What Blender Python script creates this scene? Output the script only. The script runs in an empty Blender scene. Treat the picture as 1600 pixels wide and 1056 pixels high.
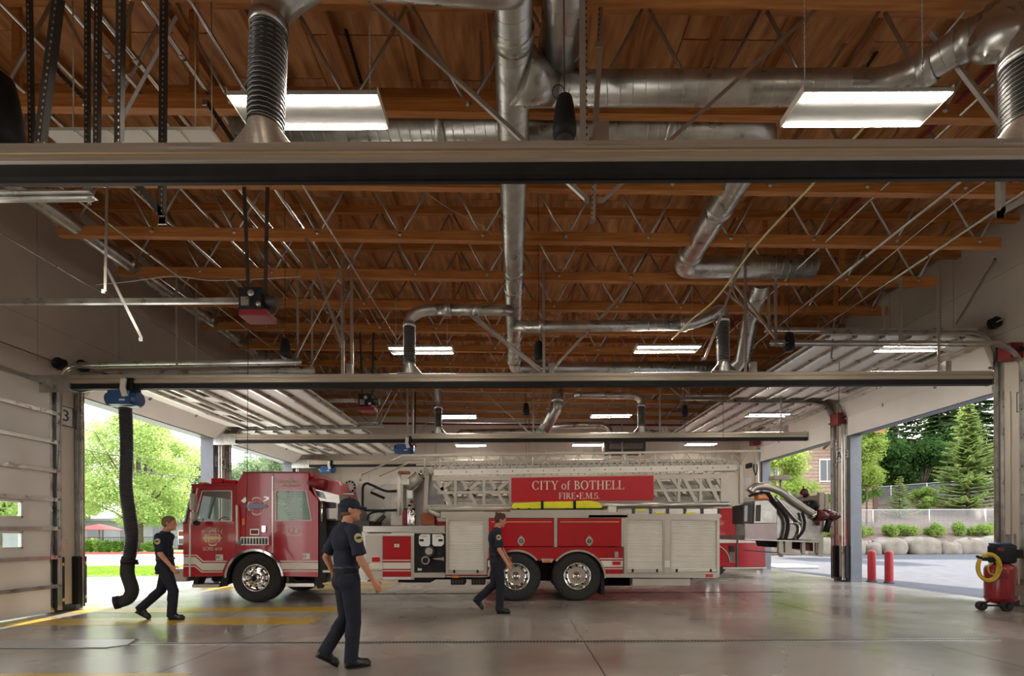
import bpy, math, random
import numpy as np
from mathutils import Vector, Matrix
random.seed(7); rng = np.random.default_rng(7)
PI = math.pi
scene = bpy.context.scene
COL = scene.collection
# ---------------------------------------------------------------- camera, sky, sun, exposure
ROLL = 0.005; FPX = 755.0; VX, VY = 806.0, 834.0; EYE = 1.45
cd = bpy.data.cameras.new('camera'); cam = bpy.data.objects.new('camera', cd); COL.objects.link(cam)
cd.sensor_fit = 'HORIZONTAL'; cd.sensor_width = 36.0; cd.lens = FPX / 1600 * 36
cd.shift_x = -(VX - 800) / 1600; cd.shift_y = (VY - 528) / 1600
cd.clip_start = 0.05; cd.clip_end = 500
cam.matrix_world = Matrix.Translation((0, 0, EYE)) @ Matrix.Rotation(PI / 2, 4, 'X') @ Matrix.Rotation(-ROLL, 4, 'Z')
scene.camera = cam
vs = scene.view_settings
vs.view_transform = 'Standard'; vs.look = 'None'; vs.gamma = 1.0; vs.use_curve_mapping = False
vs.exposure = 0.35
world = bpy.data.worlds.new('sky'); scene.world = world; world.use_nodes = True
wn = world.node_tree.nodes; wl = world.node_tree.links
bg = wn['Background']
tc = wn.new('ShaderNodeTexCoord'); sp = wn.new('ShaderNodeSeparateXYZ'); cr = wn.new('ShaderNodeValToRGB')
wl.new(tc.outputs['Generated'], sp.inputs[0]); wl.new(sp.outputs['Z'], cr.inputs[0]); wl.new(cr.outputs[0], bg.inputs['Color'])
cr.color_ramp.elements[0].color = (1.0, 0.97, 0.93, 1); cr.color_ramp.elements[1].color = (0.72, 0.82, 1.0, 1)
bg.inputs['Strength'].default_value = 3.6
sd = bpy.data.lights.new('sun', 'SUN'); so = bpy.data.objects.new('sun', sd); COL.objects.link(so)
sd.energy = 11; sd.angle = math.radians(0.6); sd.color = (1.0, 0.93, 0.80)
so.rotation_euler = Vector((0.25, -1.15, -1.0)).to_track_quat('-Z', 'Y').to_euler()
so.location = (0, 30, 40)
LAMP = 88.0          # emission of the ceiling fixtures' tubes

def P(px, py, Y):
    """world point of a photograph pixel at depth Y"""
    dx = px - VX; dy = VY - py; c, s = math.cos(ROLL), math.sin(ROLL)
    u = dx * c + dy * s; v = -dx * s + dy * c
    return Vector((u * Y / FPX, Y, EYE + v * Y / FPX))
def V(*a): return Vector(a)
# ---------------------------------------------------------------- materials
MATS = {}
def mat(name, c1, rough=0.5, metal=0.0, c2=None, scale=6.0, bump=0.0, bscale=None, stretch=(1, 1, 1), emit=0, alpha=None,
        trans=0.0, coat=0.0, spec=0.5, detail=4, r2=None, ior=1.45):
    if name in MATS: return MATS[name]
    m = bpy.data.materials.new(name); m.use_nodes = True
    nt = m.node_tree; N = nt.nodes; L = nt.links; b = N['Principled BSDF']
    c1 = tuple(c1) + (1,); b.inputs['Base Color'].default_value = c1
    b.inputs['Roughness'].default_value = rough; b.inputs['Metallic'].default_value = metal
    b.inputs['Specular IOR Level'].default_value = spec; b.inputs['IOR'].default_value = ior
    if coat: b.inputs['Coat Weight'].default_value = coat; b.inputs['Coat Roughness'].default_value = 0.05
    if trans: b.inputs['Transmission Weight'].default_value = trans
    if alpha is not None: b.inputs['Alpha'].default_value = alpha
    if emit:
        b.inputs['Emission Color'].default_value = c1; b.inputs['Emission Strength'].default_value = emit
    t = N.new('ShaderNodeTexCoord'); mp = N.new('ShaderNodeMapping'); mp.inputs['Scale'].default_value = stretch
    L.new(t.outputs['Object'], mp.inputs['Vector'])
    if c2 is None: c2 = tuple(x * 0.88 for x in c1[:3])
    nz = N.new('ShaderNodeTexNoise'); nz.inputs['Scale'].default_value = scale; nz.inputs['Detail'].default_value = detail
    L.new(mp.outputs[0], nz.inputs['Vector'])
    rp = N.new('ShaderNodeValToRGB'); rp.color_ramp.elements[0].position = 0.35; rp.color_ramp.elements[1].position = 0.68
    rp.color_ramp.elements[0].color = tuple(c2) + (1,); rp.color_ramp.elements[1].color = c1
    L.new(nz.outputs['Fac'], rp.inputs[0])
    if not emit: L.new(rp.outputs[0], b.inputs['Base Color'])
    if r2 is not None:
        mr = N.new('ShaderNodeMapRange'); mr.inputs['From Min'].default_value = 0.35; mr.inputs['From Max'].default_value = 0.7
        mr.inputs['To Min'].default_value = rough; mr.inputs['To Max'].default_value = r2
        L.new(nz.outputs['Fac'], mr.inputs['Value']); L.new(mr.outputs[0], b.inputs['Roughness'])
    if bump:
        n2 = N.new('ShaderNodeTexNoise'); n2.inputs['Scale'].default_value = bscale or scale * 4; n2.inputs['Detail'].default_value = 3
        L.new(mp.outputs[0], n2.inputs['Vector'])
        bp = N.new('ShaderNodeBump'); bp.inputs['Strength'].default_value = bump; bp.inputs['Distance'].default_value = 0.01
        L.new(n2.outputs['Fac'], bp.inputs['Height']); L.new(bp.outputs[0], b.inputs['Normal'])
    MATS[name] = m
    return m
def leafmat(name, c1, c2, tr=0.5):
    m = bpy.data.materials.new(name); m.use_nodes = True; nt = m.node_tree; N = nt.nodes; L = nt.links
    N.clear(); out = N.new('ShaderNodeOutputMaterial'); mix = N.new('ShaderNodeMixShader'); mix.inputs[0].default_value = tr
    d = N.new('ShaderNodeBsdfDiffuse'); t = N.new('ShaderNodeBsdfTranslucent')
    tc = N.new('ShaderNodeTexCoord'); nz = N.new('ShaderNodeTexNoise'); nz.inputs['Scale'].default_value = 1.3; nz.inputs['Detail'].default_value = 6
    L.new(tc.outputs['Object'], nz.inputs['Vector'])
    rp = N.new('ShaderNodeValToRGB'); rp.color_ramp.elements[0].position = 0.35; rp.color_ramp.elements[1].position = 0.65
    rp.color_ramp.elements[0].color = tuple(c2) + (1,); rp.color_ramp.elements[1].color = tuple(c1) + (1,)
    L.new(nz.outputs['Fac'], rp.inputs[0]); L.new(rp.outputs[0], d.inputs[0]); L.new(rp.outputs[0], t.inputs[0])
    L.new(d.outputs[0], mix.inputs[1]); L.new(t.outputs[0], mix.inputs[2]); L.new(mix.outputs[0], out.inputs[0])
    MATS[name] = m; return m

M_conc = mat('polished_concrete', (0.40, 0.36, 0.31), 0.19, c2=(0.23, 0.20, 0.17), scale=0.5, bump=0.012, bscale=22, detail=3.2, r2=0.32, spec=0.5, coat=0.12)
M_wall = mat('wall_paint', (0.60, 0.535, 0.455), 0.6, c2=(0.56, 0.50, 0.42), scale=2, bump=0.05, bscale=60)
M_steel_bl = mat('blue_grey_steel', (0.125, 0.135, 0.15), 0.4, 0.3, scale=5)
M_alu = mat('brushed_aluminium', (0.55, 0.52, 0.47), 0.32, 0.85, c2=(0.45, 0.42, 0.38), scale=3, stretch=(1, 20, 20), bump=0.03)
M_silver = mat('silver_paint', (0.47, 0.43, 0.365), 0.38, 0.35, c2=(0.42, 0.38, 0.32), scale=2)
M_chrome = mat('chrome', (0.75, 0.73, 0.70), 0.1, 1.0, scale=3)
M_galv = mat('galvanised_steel', (0.58, 0.57, 0.53), 0.27, 0.92, c2=(0.42, 0.41, 0.385), scale=5, detail=2, r2=0.36)
M_strut = mat('steel_strut', (0.52, 0.49, 0.45), 0.35, 0.8, scale=9)
M_dark = mat('dark_steel', (0.07, 0.062, 0.055), 0.5, 0.5, scale=8)
M_black = mat('black_plastic', (0.010, 0.010, 0.011), 0.5, scale=8, c2=(0.015, 0.015, 0.015), spec=0.25)
M_rubber = mat('black_rubber', (0.014, 0.013, 0.012), 0.75, scale=20, bump=0.2, bscale=80, c2=(0.026, 0.024, 0.022))
M_wood = mat('glulam_wood', (0.54, 0.225, 0.06), 0.5, c2=(0.36, 0.13, 0.03), scale=3.0, stretch=(0.6, 9, 9), bump=0.12, bscale=12, detail=8)
M_ply = mat('plywood', (0.68, 0.345, 0.135), 0.6, c2=(0.34, 0.135, 0.045), scale=2.6, stretch=(2.5, 0.5, 1), bump=0.08, bscale=10, detail=9)
M_purlin = mat('purlin_wood', (0.50, 0.21, 0.065), 0.6, c2=(0.32, 0.12, 0.035), scale=3, stretch=(8, 0.5, 8), detail=7)
M_red = mat('red_paint', (0.40, 0.004, 0.012), 0.2, c2=(0.36, 0.003, 0.010), scale=1.5, coat=0.35)
M_redm = mat('dull_red', (0.20, 0.008, 0.014), 0.45, scale=4)
M_white = mat('white_paint', (0.62, 0.58, 0.50), 0.35, scale=3, c2=(0.68, 0.64, 0.57))
M_doorw = mat('door_white', (0.74, 0.71, 0.66), 0.45, scale=1.5, c2=(0.70, 0.67, 0.62))
M_glass = mat('clear_glass', (0.55, 0.62, 0.60), 0.03, alpha=0.16, c2=(0.5, 0.58, 0.56))
M_gglass = mat('green_glass', (0.42, 0.62, 0.50), 0.05, alpha=0.42, c2=(0.38, 0.58, 0.46))
M_dglass = mat('dark_glass', (0.03, 0.04, 0.045), 0.05, spec=0.8, c2=(0.03, 0.04, 0.045))
M_yellow = mat('yellow_paint', (0.58, 0.36, 0.03), 0.3, c2=(0.48, 0.30, 0.035), scale=5)
M_ybag = mat('yellow_fabric', (0.75, 0.72, 0.02), 0.5, c2=(0.66, 0.62, 0.01), scale=6, bump=0.2)
M_blue = mat('blue_enamel', (0.018, 0.07, 0.20), 0.35, scale=4)
M_orange = mat('orange_lens', (0.75, 0.20, 0.02), 0.25, scale=3)
M_lamp = mat('lamp_tube', (1.0, 0.93, 0.82), 0.4, emit=LAMP)
M_gauge = mat('gauge_face', (0.82, 0.80, 0.76), 0.4)
M_navy = mat('navy_cloth', (0.010, 0.013, 0.028), 0.85, c2=(0.006, 0.008, 0.018), scale=9, bump=0.5, bscale=16)
M_navy2 = mat('navy_trousers', (0.008, 0.009, 0.018), 0.85, c2=(0.005, 0.006, 0.012), scale=9, bump=0.5, bscale=14)
M_skin = mat('skin', (0.50, 0.23, 0.135), 0.55, c2=(0.42, 0.18, 0.10), scale=9)
M_hairb = mat('light_brown_hair', (0.20, 0.105, 0.045), 0.7, c2=(0.12, 0.06, 0.025), scale=60, bump=0.5)
M_haird = mat('dark_red_hair', (0.085, 0.03, 0.018), 0.7, c2=(0.05, 0.018, 0.01), scale=60, bump=0.5)
M_patch = mat('tan_patch', (0.52, 0.43, 0.22), 0.8, c2=(0.30, 0.25, 0.12), scale=40)
M_boot = mat('black_leather', (0.010, 0.009, 0.009), 0.4, c2=(0.016, 0.014, 0.013), scale=12)
M_perf = mat('diamond_plate', (0.42, 0.40, 0.36), 0.3, 0.85, c2=(0.28, 0.26, 0.24), scale=5)
M_chain = mat('chain_steel', (0.5, 0.5, 0.48), 0.4, 0.5)
M_copper = mat('amber_brown_canvas', (0.32, 0.09, 0.03), 0.7, c2=(0.2, 0.05, 0.02))
# ---------------------------------------------------------------- mesh accumulator
class MB:
    def __init__(s): s.v = []; s.f = []; s.sm = []
    def add(s, vs, fs, smooth=False):
        o = len(s.v); s.v += [tuple(v) for v in vs]; s.f += [tuple(i + o for i in f) for f in fs]; s.sm += [smooth] * len(fs); return s
    def box(s, c, d, rot=None):
        c = Vector(c); h = [x / 2 for x in d]
        pts = [Vector((x * h[0], y * h[1], z * h[2])) for x in (-1, 1) for y in (-1, 1) for z in (-1, 1)]
        if rot is not None: pts = [rot @ p for p in pts]
        return s.add([c + p for p in pts], [(0, 1, 3, 2), (4, 6, 7, 5), (0, 4, 5, 1), (2, 3, 7, 6), (0, 2, 6, 4), (1, 5, 7, 3)])
    def b2(s, a, b):
        return s.box([(x + y) / 2 for x, y in zip(a, b)], [abs(y - x) for x, y in zip(a, b)])
    def bar(s, p0, p1, w, d, up=(0, 0, 1)):
        p0 = Vector(p0); p1 = Vector(p1); a = (p1 - p0); L = a.length; a.normalize(); u = Vector(up)
        if abs(a.dot(u)) > 0.98: u = Vector((1, 0, 0))
        x = a.cross(u).normalized(); z = x.cross(a).normalized()
        R = Matrix((x, a, z)).transposed()
        return s.box((p0 + p1) / 2, (w, L, d), R)
    def angle(s, p0, p1, w, t, up=(0, 0, 1)):        # L section
        p0 = Vector(p0); p1 = Vector(p1); a = (p1 - p0).normalized(); u = Vector(up)
        if abs(a.dot(u)) > 0.98: u = Vector((1, 0, 0))
        x = a.cross(u).normalized(); z = x.cross(a).normalized()
        s.bar(p0 + z * (w / 2), p1 + z * (w / 2), t, w, up); s.bar(p0 + x * (w / 2), p1 + x * (w / 2), w, t, up); return s
    def sweep(s, path, rad, n=12, caps=True, smooth=True, flat=1.0):
        path = [Vector(p) for p in path]; m = len(path)
        R = rad if isinstance(rad, (list, tuple)) else [rad] * m
        t0 = (path[1] - path[0]).normalized(); u = Vector((0, 0, 1)) if abs(t0.z) < 0.9 else Vector((0, 1, 0))
        x = t0.cross(u).normalized(); vs = []
        for i, p in enumerate(path):
            t = (path[min(i + 1, m - 1)] - path[max(i - 1, 0)])
            t = t.normalized() if t.length > 1e-9 else t0
            x = (x - t * x.dot(t)); x = x.normalized() if x.length > 1e-6 else t.orthogonal().normalized()
            y = t.cross(x)
            for k in range(n):
                a = 2 * PI * k / n; vs.append(p + x * (math.cos(a) * R[i]) + y * (math.sin(a) * R[i] * flat))
        fs = [(i * n + k, i * n + (k + 1) % n, (i + 1) * n + (k + 1) % n, (i + 1) * n + k) for i in range(m - 1) for k in range(n)]
        s.add(vs, fs, smooth)
        if caps:
            o = len(s.v) - len(vs)
            s.f += [tuple(o + k for k in range(n))[::-1], tuple(o + (m - 1) * n + k for k in range(n))]; s.sm += [False, False]
        return s
    def cyl(s, p0, p1, r, r1=None, n=16): return s.sweep([p0, p1], [r, r if r1 is None else r1], n)
    def prism(s, poly, y0, y1, axis='Y', smooth=False):
        k = len(poly)
        if axis == 'Y': a = [(p[0], y0, p[1]) for p in poly]; b = [(p[0], y1, p[1]) for p in poly]
        elif axis == 'X': a = [(y0, p[0], p[1]) for p in poly]; b = [(y1, p[0], p[1]) for p in poly]
        else: a = [(p[0], p[1], y0) for p in poly]; b = [(p[0], p[1], y1) for p in poly]
        s.add(a + b, [tuple(range(k)), tuple(range(2 * k - 1, k - 1, -1))]); 
        o = len(s.v) - 2 * k
        for i in range(k):
            j = (i + 1) % k; s.f.append((o + i, o + k + i, o + k + j, o + j)); s.sm.append(smooth)
        return s
    def lathe(s, prof, c, axis='Z', n=24, a0=0, a1=2 * PI):      # prof: (r, h)
        c = Vector(c); vs = []; full = abs(a1 - a0 - 2 * PI) < 1e-6; nn = n if full else n + 1
        for r, h in prof:
            for k in range(nn):
                a = a0 + (a1 - a0) * k / n; x, y = r * math.cos(a), r * math.sin(a)
                vs.append(c + (Vector((x, y, h)) if axis == 'Z' else Vector((x, h, y)) if axis == 'Y' else Vector((h, x, y))))
        m = len(prof); fs = [(i * nn + k, i * nn + (k + 1) % nn, (i + 1) * nn + (k + 1) % nn, (i + 1) * nn + k)
                             for i in range(m - 1) for k in range(nn if full else n)]
        return s.add(vs, fs, True)
    def ell(s, c, r, rot=None, n=14, m=9):
        c = Vector(c); vs = []
        for i in range(m + 1):
            th = PI * i / m
            for k in range(n):
                a = 2 * PI * k / n; p = Vector((r[0] * math.sin(th) * math.cos(a), r[1] * math.sin(th) * math.sin(a), r[2] * math.cos(th)))
                vs.append(c + (rot @ p if rot is not None else p))
        return s.add(vs, [(i * n + k, i * n + (k + 1) % n, (i + 1) * n + (k + 1) % n, (i + 1) * n + k) for i in range(m) for k in range(n)], True)
    def cap(s, p0, r0, p1, r1, n=12):
        p0 = Vector(p0); p1 = Vector(p1); a = (p1 - p0).normalized(); path = []; R = []
        for k in range(4): t = PI / 2 * (k + 0.15) / 4; path.append(p0 - a * (r0 * math.cos(t))); R.append(r0 * math.sin(t))
        path.append(p0); R.append(r0); path.append(p1); R.append(r1)
        for k in range(4): t = PI / 2 * (k + 1) / 4.1; path.append(p1 + a * (r1 * math.sin(t))); R.append(r1 * math.cos(t))
        return s.sweep(path, R, n)
    def build(s, name, m, parent=None, origin=None, bevel=0, **kw):
        me = bpy.data.meshes.new(name)
        o0 = Vector(origin) if origin is not None else (Vector(parent['_o']) if parent is not None and '_o' in parent else Vector((0, 0, 0)))
        if origin is None and parent is None and s.v:
            a = np.array(s.v); lo, hi = a.min(0), a.max(0); o0 = Vector(((lo[0] + hi[0]) / 2, (lo[1] + hi[1]) / 2, lo[2]))
        me.from_pydata([(v[0] - o0[0], v[1] - o0[1], v[2] - o0[2]) for v in s.v], [], s.f)
        me.polygons.foreach_set('use_smooth', s.sm)
        me.materials.append(m)
        ob = bpy.data.objects.new(name, me); COL.objects.link(ob); ob['_o'] = tuple(o0)
        if parent is None: ob.location = o0
        else:
            ob.parent = parent; po = Vector(parent['_o']); ob.location = o0 - po
        if bevel:
            b = ob.modifiers.new('bevel', 'BEVEL'); b.width = bevel; b.segments = 2; b.limit_method = 'ANGLE'; b.angle_limit = 0.7
        for k, v in kw.items(): ob[k] = v
        return ob
def thing(name, label, cat, loc, group=None, kind=None):
    o = bpy.data.objects.new(name, None); COL.objects.link(o); o.location = loc; o['_o'] = tuple(loc); o.empty_display_size = 0.2
    if kind: o['kind'] = kind
    if label: o['label'] = label
    if cat: o['category'] = cat
    if group: o['group'] = group
    return o
def tag(o, label=None, cat=None, group=None, kind=None):
    if label: o['label'] = label
    if cat: o['category'] = cat
    if group: o['group'] = group
    if kind: o['kind'] = kind
    return o
def dup(o, parent=None, loc=None, **kw):
    c = o.copy(); COL.objects.link(c); c.parent = parent
    if loc is not None: c.location = loc
    for ch in list(o.children): dup(ch, c)
    for k, v in kw.items(): c[k] = v
    return c
def plate(name, outer, holes, y0, y1, m, parent, bevel=0.0):
    """a sheet in the XZ plane between depths y0 and y1 with real holes"""
    cu = bpy.data.curves.new(name, 'CURVE'); cu.dimensions = '2D'; cu.fill_mode = 'BOTH'; cu.extrude = abs(y1 - y0) / 2
    for poly in [outer] + holes:
        sp = cu.splines.new('POLY'); sp.points.add(len(poly) - 1); sp.use_cyclic_u = True
        for i, p in enumerate(poly): sp.points[i].co = (p[0], p[1], 0, 1)
    return curve_mesh(name, cu, m, parent, (0, (y0 + y1) / 2, 0), 1)
def curve_mesh(name, cu, m, parent, off, ry=1, basis=None):
    t = bpy.data.objects.new('tmp', cu); COL.objects.link(t)
    me = bpy.data.meshes.new_from_object(t); bpy.data.objects.remove(t); me.name = name
    po = Vector(parent['_o']) if parent is not None else Vector((0, 0, 0))
    for v in me.vertices:
        q = Vector((v.co.x, -v.co.z, v.co.y)) if basis is None else basis @ v.co
        v.co = q + Vector(off) - po
    me.materials.clear(); me.materials.append(m)
    ob = bpy.data.objects.new(name, me); COL.objects.link(ob); ob['_o'] = tuple(po)
    if parent is not None: ob.parent = parent; ob.location = (0, 0, 0)
    return ob
FACE_R = Matrix(((0, 0, -1), (-1, 0, 0), (0, 1, 0)))      # text read on a plane facing -X ... columns: x->-Y, y->Z
def text(name, body, size, c, m, parent, align='CENTER', thick=0.004, basis=None, sx=1.0, shear=0.0):
    cu = bpy.data.curves.new(name, 'FONT'); cu.body = body; cu.size = size; cu.align_x = align; cu.align_y = 'CENTER'; cu.extrude = thick; cu.shear = shear
    cu.resolution_u = 3
    ob = curve_mesh(name, cu, m, parent, c, basis=basis)
    if sx != 1.0:
        po = Vector(parent['_o'])
        for v in ob.data.vertices: v.co.x = (v.co.x + po.x - c[0]) * sx + c[0] - po.x
    return ob
ORD = ['first', 'second', 'third', 'fourth', 'fifth', 'sixth', 'seventh', 'eighth', 'ninth', 'tenth', 'eleventh', 'twelfth',
       'thirteenth', 'fourteenth', 'fifteenth', 'sixteenth', 'seventeenth', 'eighteenth', 'nineteenth', 'twentieth', 'twenty-first', 'twenty-second']
def arc(cx, cy, r, a0, a1, n=8, ry=None):
    ry = r if ry is None else ry
    return [(cx + r * math.cos(math.radians(a0 + (a1 - a0) * i / n)), cy + ry * math.sin(math.radians(a0 + (a1 - a0) * i / n))) for i in range(n + 1)]
def smoothpath(pts, n=6):
    pts = [Vector(p) for p in pts]; out = []
    for i in range(len(pts) - 1):
        p0 = pts[max(i - 1, 0)]; p1 = pts[i]; p2 = pts[i + 1]; p3 = pts[min(i + 2, len(pts) - 1)]
        for k in range(n):
            t = k / n
            out.append(0.5 * ((2 * p1) + (p2 - p0) * t + (2 * p0 - 5 * p1 + 4 * p2 - p3) * t * t + (3 * p1 - p0 - 3 * p2 + p3) * t ** 3))
    out.append(pts[-1]); return out
# ================================================================ the setting
XL, XR = -8.8, 9.75
SLOPE = 0.0175
YB, YF = 21.0, -10.4
def roofz(x, z): return z - SLOPE * (x + 2)
fl = MB().b2((XL - 0.45, YF, -0.3), (XR + 0.4, YB, 0)).build('floor', M_conc, kind='structure')
# joints in the slab: fine saw cuts
MB().b2((-3, 4.05, 0.0005), (XR, 4.062, 0.0012)).b2((XL, 9.42, 0.0005), (XR, 9.432, 0.0012)).b2((0.9, YF, 0.0005), (0.912, YB, 0.0012)) \
    .b2((5.4, YF, 0.0005), (5.412, YB, 0.0012)).b2((-3.8, YF, 0.0005), (-3.788, YB, 0.0012)).build('saw_cut', M_dark, fl)
OPEN = [(-5.22, -0.95), (-0.22, 4.05), (4.78, 9.05), (9.78, 14.05), (14.78, 19.05)]  # unseen bays behind the camera are left open to add frontal light
DH = 4.28
def side_wall(name, xi, xo, sgn):
    w = MB()
    ys = [YF] + [y for o in OPEN for y in o] + [YB]
    for i in range(0, len(ys), 2): w.b2((xi, ys[i], 0), (xo, ys[i + 1], DH))
    w.b2((xi, YF, DH), (xo, YB, 8.9))
    o = w.build(name, M_wall, kind='structure')
    # fine panel joints above the doors
    j = MB()
    for y in np.arange(YF + 1, YB, 1.83): j.b2((xi + sgn * 0.004, y, DH + 0.4), (xi - 0.001 * sgn, y + 0.012, 8.4))
    for z in (5.4, 6.6): j.b2((xi + sgn * 0.004, YF, z), (xi - 0.001 * sgn, YB, z + 0.012))
    j.build('joint', mat('joint_grey', (0.40, 0.37, 0.33), 0.7), o)
    # steel jambs wrapping each opening
    for k, (a, b) in enumerate(OPEN):
        for y, s2 in ((a, -1), (b, 1)):
            MB().b2((xi - 0.02 * -sgn, y, 0), (xo, y + s2 * -0.012, DH)).b2((xi + sgn * 0.018, y - 0.0, 0), (xi, y + s2 * 0.14, DH)).build('steel_jamb', M_steel_bl, o)
        MB().b2((xi, a, DH - 0.02), (xo, b, DH)).build('door_head', M_steel_bl, o)
    return o
wl_ = side_wall('wall_left', XL, XL - 0.35, 1)
wr_ = side_wall('wall_right', XR, XR + 0.3, -1)
bw = MB().b2((XL - 0.35, YB, 0), (XR + 0.3, YB + 0.3, 8.9)).build('wall_back', M_wall, kind='structure')
fw = MB().b2((XL - 0.35, YF - 0.3, 0), (XR + 0.3, YF, 8.9)).build('wall_front', M_wall, kind='structure')
j = MB()
for x in np.arange(XL + 1.2, XR, 1.22): j.b2((x, YB - 0.004, 0), (x + 0.012, YB + 0.01, 6.2))
j.b2((XL, YB - 0.004, 3.4), (XR, YB + 0.01, 3.415)).build('joint', mat('joint_grey', (0.40, 0.37, 0.33), 0.7), bw)
for side, X, s in (('left', XL, 1), ('right', XR, -1)):
    b = MB()
    for a, c in [(4.05, 4.78), (9.05, 9.78), (14.05, 14.78), (19.05, YB)]: b.b2((X, a + 0.01, 0), (X + s * 0.012, c - 0.01, 0.12))
    b.build('baseboard_' + side, mat('base_rubber', (0.05, 0.048, 0.045), 0.6), kind='structure')
# ---------------- ceiling: purlins and plywood sheets
cz = 7.92
ceil = MB()
x0, x1 = XL - 0.35, XR + 0.3
ceil.prism([(x0, roofz(x0, cz + 0.03)), (x1, roofz(x1, cz + 0.03)), (x1, roofz(x1, cz + 0.25)), (x0, roofz(x0, cz + 0.25))], YF - 0.3, YB + 0.3)
ceil = ceil.build('ceiling', M_ply, kind='structure')
sh = None; tilt = math.atan(-SLOPE)
i = 0
for xx in np.arange(XL + 0.01, XR - 0.1, 1.22):
    yo = -0.61 * (i % 2) ; i += 1
    for yy in np.arange(YF + 0.2 + yo, YB - 0.1, 2.44):
        xc = xx + 0.61; w = min(1.22, XR - xx); 
        if sh is None:
            sh = MB().box((0, 0, 0), (1.205, 2.425, 0.02)).build('plywood_sheet', M_ply, None, origin=(0, 0, 0)); q = sh
        else: q = bpy.data.objects.new('plywood_sheet', sh.data); COL.objects.link(q)
        q.parent = ceil; o = Vector(ceil['_o'])
        y0 = max(yy, YF + 0.01); y1 = min(yy + 2.44, YB - 0.01)
        q.location = Vector((xx + w / 2, (y0 + y1) / 2, roofz(xx + w / 2, cz + 0.02) + random.uniform(-0.003, 0.003))) - o
        q.scale = (w / 1.22, (y1 - y0) / 2.44, 1); q.rotation_euler = (0, -tilt, 0)
for xx in np.arange(XL + 0.6, XR, 0.98):
    q = MB().b2((xx - 0.045, YF, roofz(xx, cz - 0.13)), (xx + 0.045, YB, roofz(xx, cz + 0.005))).build('purlin', M_purlin, ceil)
# ---------------- open-web roof trusses
TR = []
def tlabel(n):
    return 'open-web roof truss out of frame above the camera, %s of those' % ORD[n] if n < 4 else 'open-web roof truss of orange wood chords and steel webs, %s visible from the front' % ORD[n - 4]
def make_truss(n, Y):
    zb, zt = 6.40, 7.66
    t = thing('roof_truss', tlabel(n), 'truss', (0, Y, zb), 'open-web roof trusses spanning the hall')
    xl, xr = -7.65, 8.15
    def chord(name, a, b, z, h):
        m = MB()
        for dy in (-0.028, 0.028):
            m.prism([(a, roofz(a, z)), (b, roofz(b, z)), (b, roofz(b, z + h)), (a, roofz(a, z + h))], Y + dy - 0.019, Y + dy + 0.019)
        m.prism([(a, roofz(a, z - 0.012)), (b, roofz(b, z - 0.012)), (b, roofz(b, z)), (a, roofz(a, z))], Y - 0.05, Y + 0.05)
        return m.build(name, M_wood, t)
    chord('bottom_chord', xl, xr, zb, 0.15)
    chord('top_chord', XL, XR, zt, 0.13)
    return t, zb, zt, xl, xr
px0 = -7.45
first = None
for n in range(18):
    Y = 5.67 - 1.232 * 5 + 1.232 * n
    if first is None:
        t, zb, zt, xl, xr = make_truss(n, Y)
        x = px0; k = 0; bolts = MB()
        while x < xr - 0.1:
            zlo = roofz(x, zb + 0.075)
            bolts.lathe([(0, -0.07), (0.032, -0.068), (0.034, -0.05), (0.034, 0.05), (0.032, 0.068), (0, 0.07)], (x, Y, zlo), 'Y', 10)
            for sg in (-1, 1):
                xt = x + sg * 0.69
                if xt < XL + 0.05: xt = XL + 0.15
                MB().cyl((x + sg * 0.012, Y, zlo), (xt, Y, roofz(xt, zt + 0.06)), 0.019, n=8).build('web', M_strut, t)
            x += 1.385; k += 1
        MB().cyl((xl + 0.05, Y, roofz(xl, zb + 0.07)), (XL + 0.12, Y, roofz(XL, zt + 0.05)), 0.019, n=8).build('web', M_strut, t)
        bolts.build('bolt', M_strut, t, kind='stuff')
        first = t; TR.append(t)
    else:
        c = dup(first, None, (0, Y, zb), label=tlabel(n))
        c['_o'] = (0, Y, zb); TR.append(c)
TY0 = 5.67 - 1.232 * 3
def wood_blocks():
    # upright wooden blocking between chords seen right of the middle
    for i, (x, k) in enumerate([(-6.1, 5), (-5.2, 6), (-4.1, 5), (-3.4, 6), (4.9, 6), (5.6, 6), (6.4, 6), (7.1, 7), (4.9, 7), (5.9, 7), (-4.6, 3), (-5.9, 3), (-3.8, 3), (-1.5, 8), (1.6, 9)]):
        Y = TY0 + 1.232 * k + 0.075
        MB().b2((x - 0.045, Y - 0.02, roofz(x, 6.42)), (x + 0.045, Y + 0.02, roofz(x, 7.7))).build('wooden_blocking', M_wood, None, label='upright wooden blocking piece between truss chords, %s of the scattered ones' % ORD[i], category='wood block', group='wood blocking fixed to the trusses')
wood_blocks()
# ---------------- yellow lines, drain, hatch on the floor
# Y extents of each hatch bar
for i, (a, b, x) in enumerate([(4.25, 5.1, -3.42), (7.85, 8.5, -3.38), (9.12, 9.72, -3.38), (12.8, 13.7, -3.4), (14.2, 14.7, -3.4)]):
    tag(MB().b2((XL + 0.3, a, 0.0004), (x, b, 0.003)).build('floor_marking', M_yellow), 'yellow painted bar across the concrete, %s from the camera' % ORD[i], 'floor marking', 'yellow floor bars by the left doors')
dr = thing('trench_drain', 'long narrow black slotted trench drain across the near floor', 'drain', (0, 6.48, 0))
MB().b2((-5.15, 6.43, 0.0005), (6.45, 6.53, 0.004)).build('channel', mat('drain_black', (0.012, 0.012, 0.012), 0.6), dr)
g = MB()
for x in np.arange(-5.1, 6.4, 0.045): g.b2((x, 6.445, 0.004), (x + 0.012, 6.515, 0.007))
g.b2((-5.15, 6.425, 0.003), (6.45, 6.438, 0.007)).b2((-5.15, 6.522, 0.003), (6.45, 6.535, 0.007)).build('grate', M_strut, dr, kind='stuff')
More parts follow.
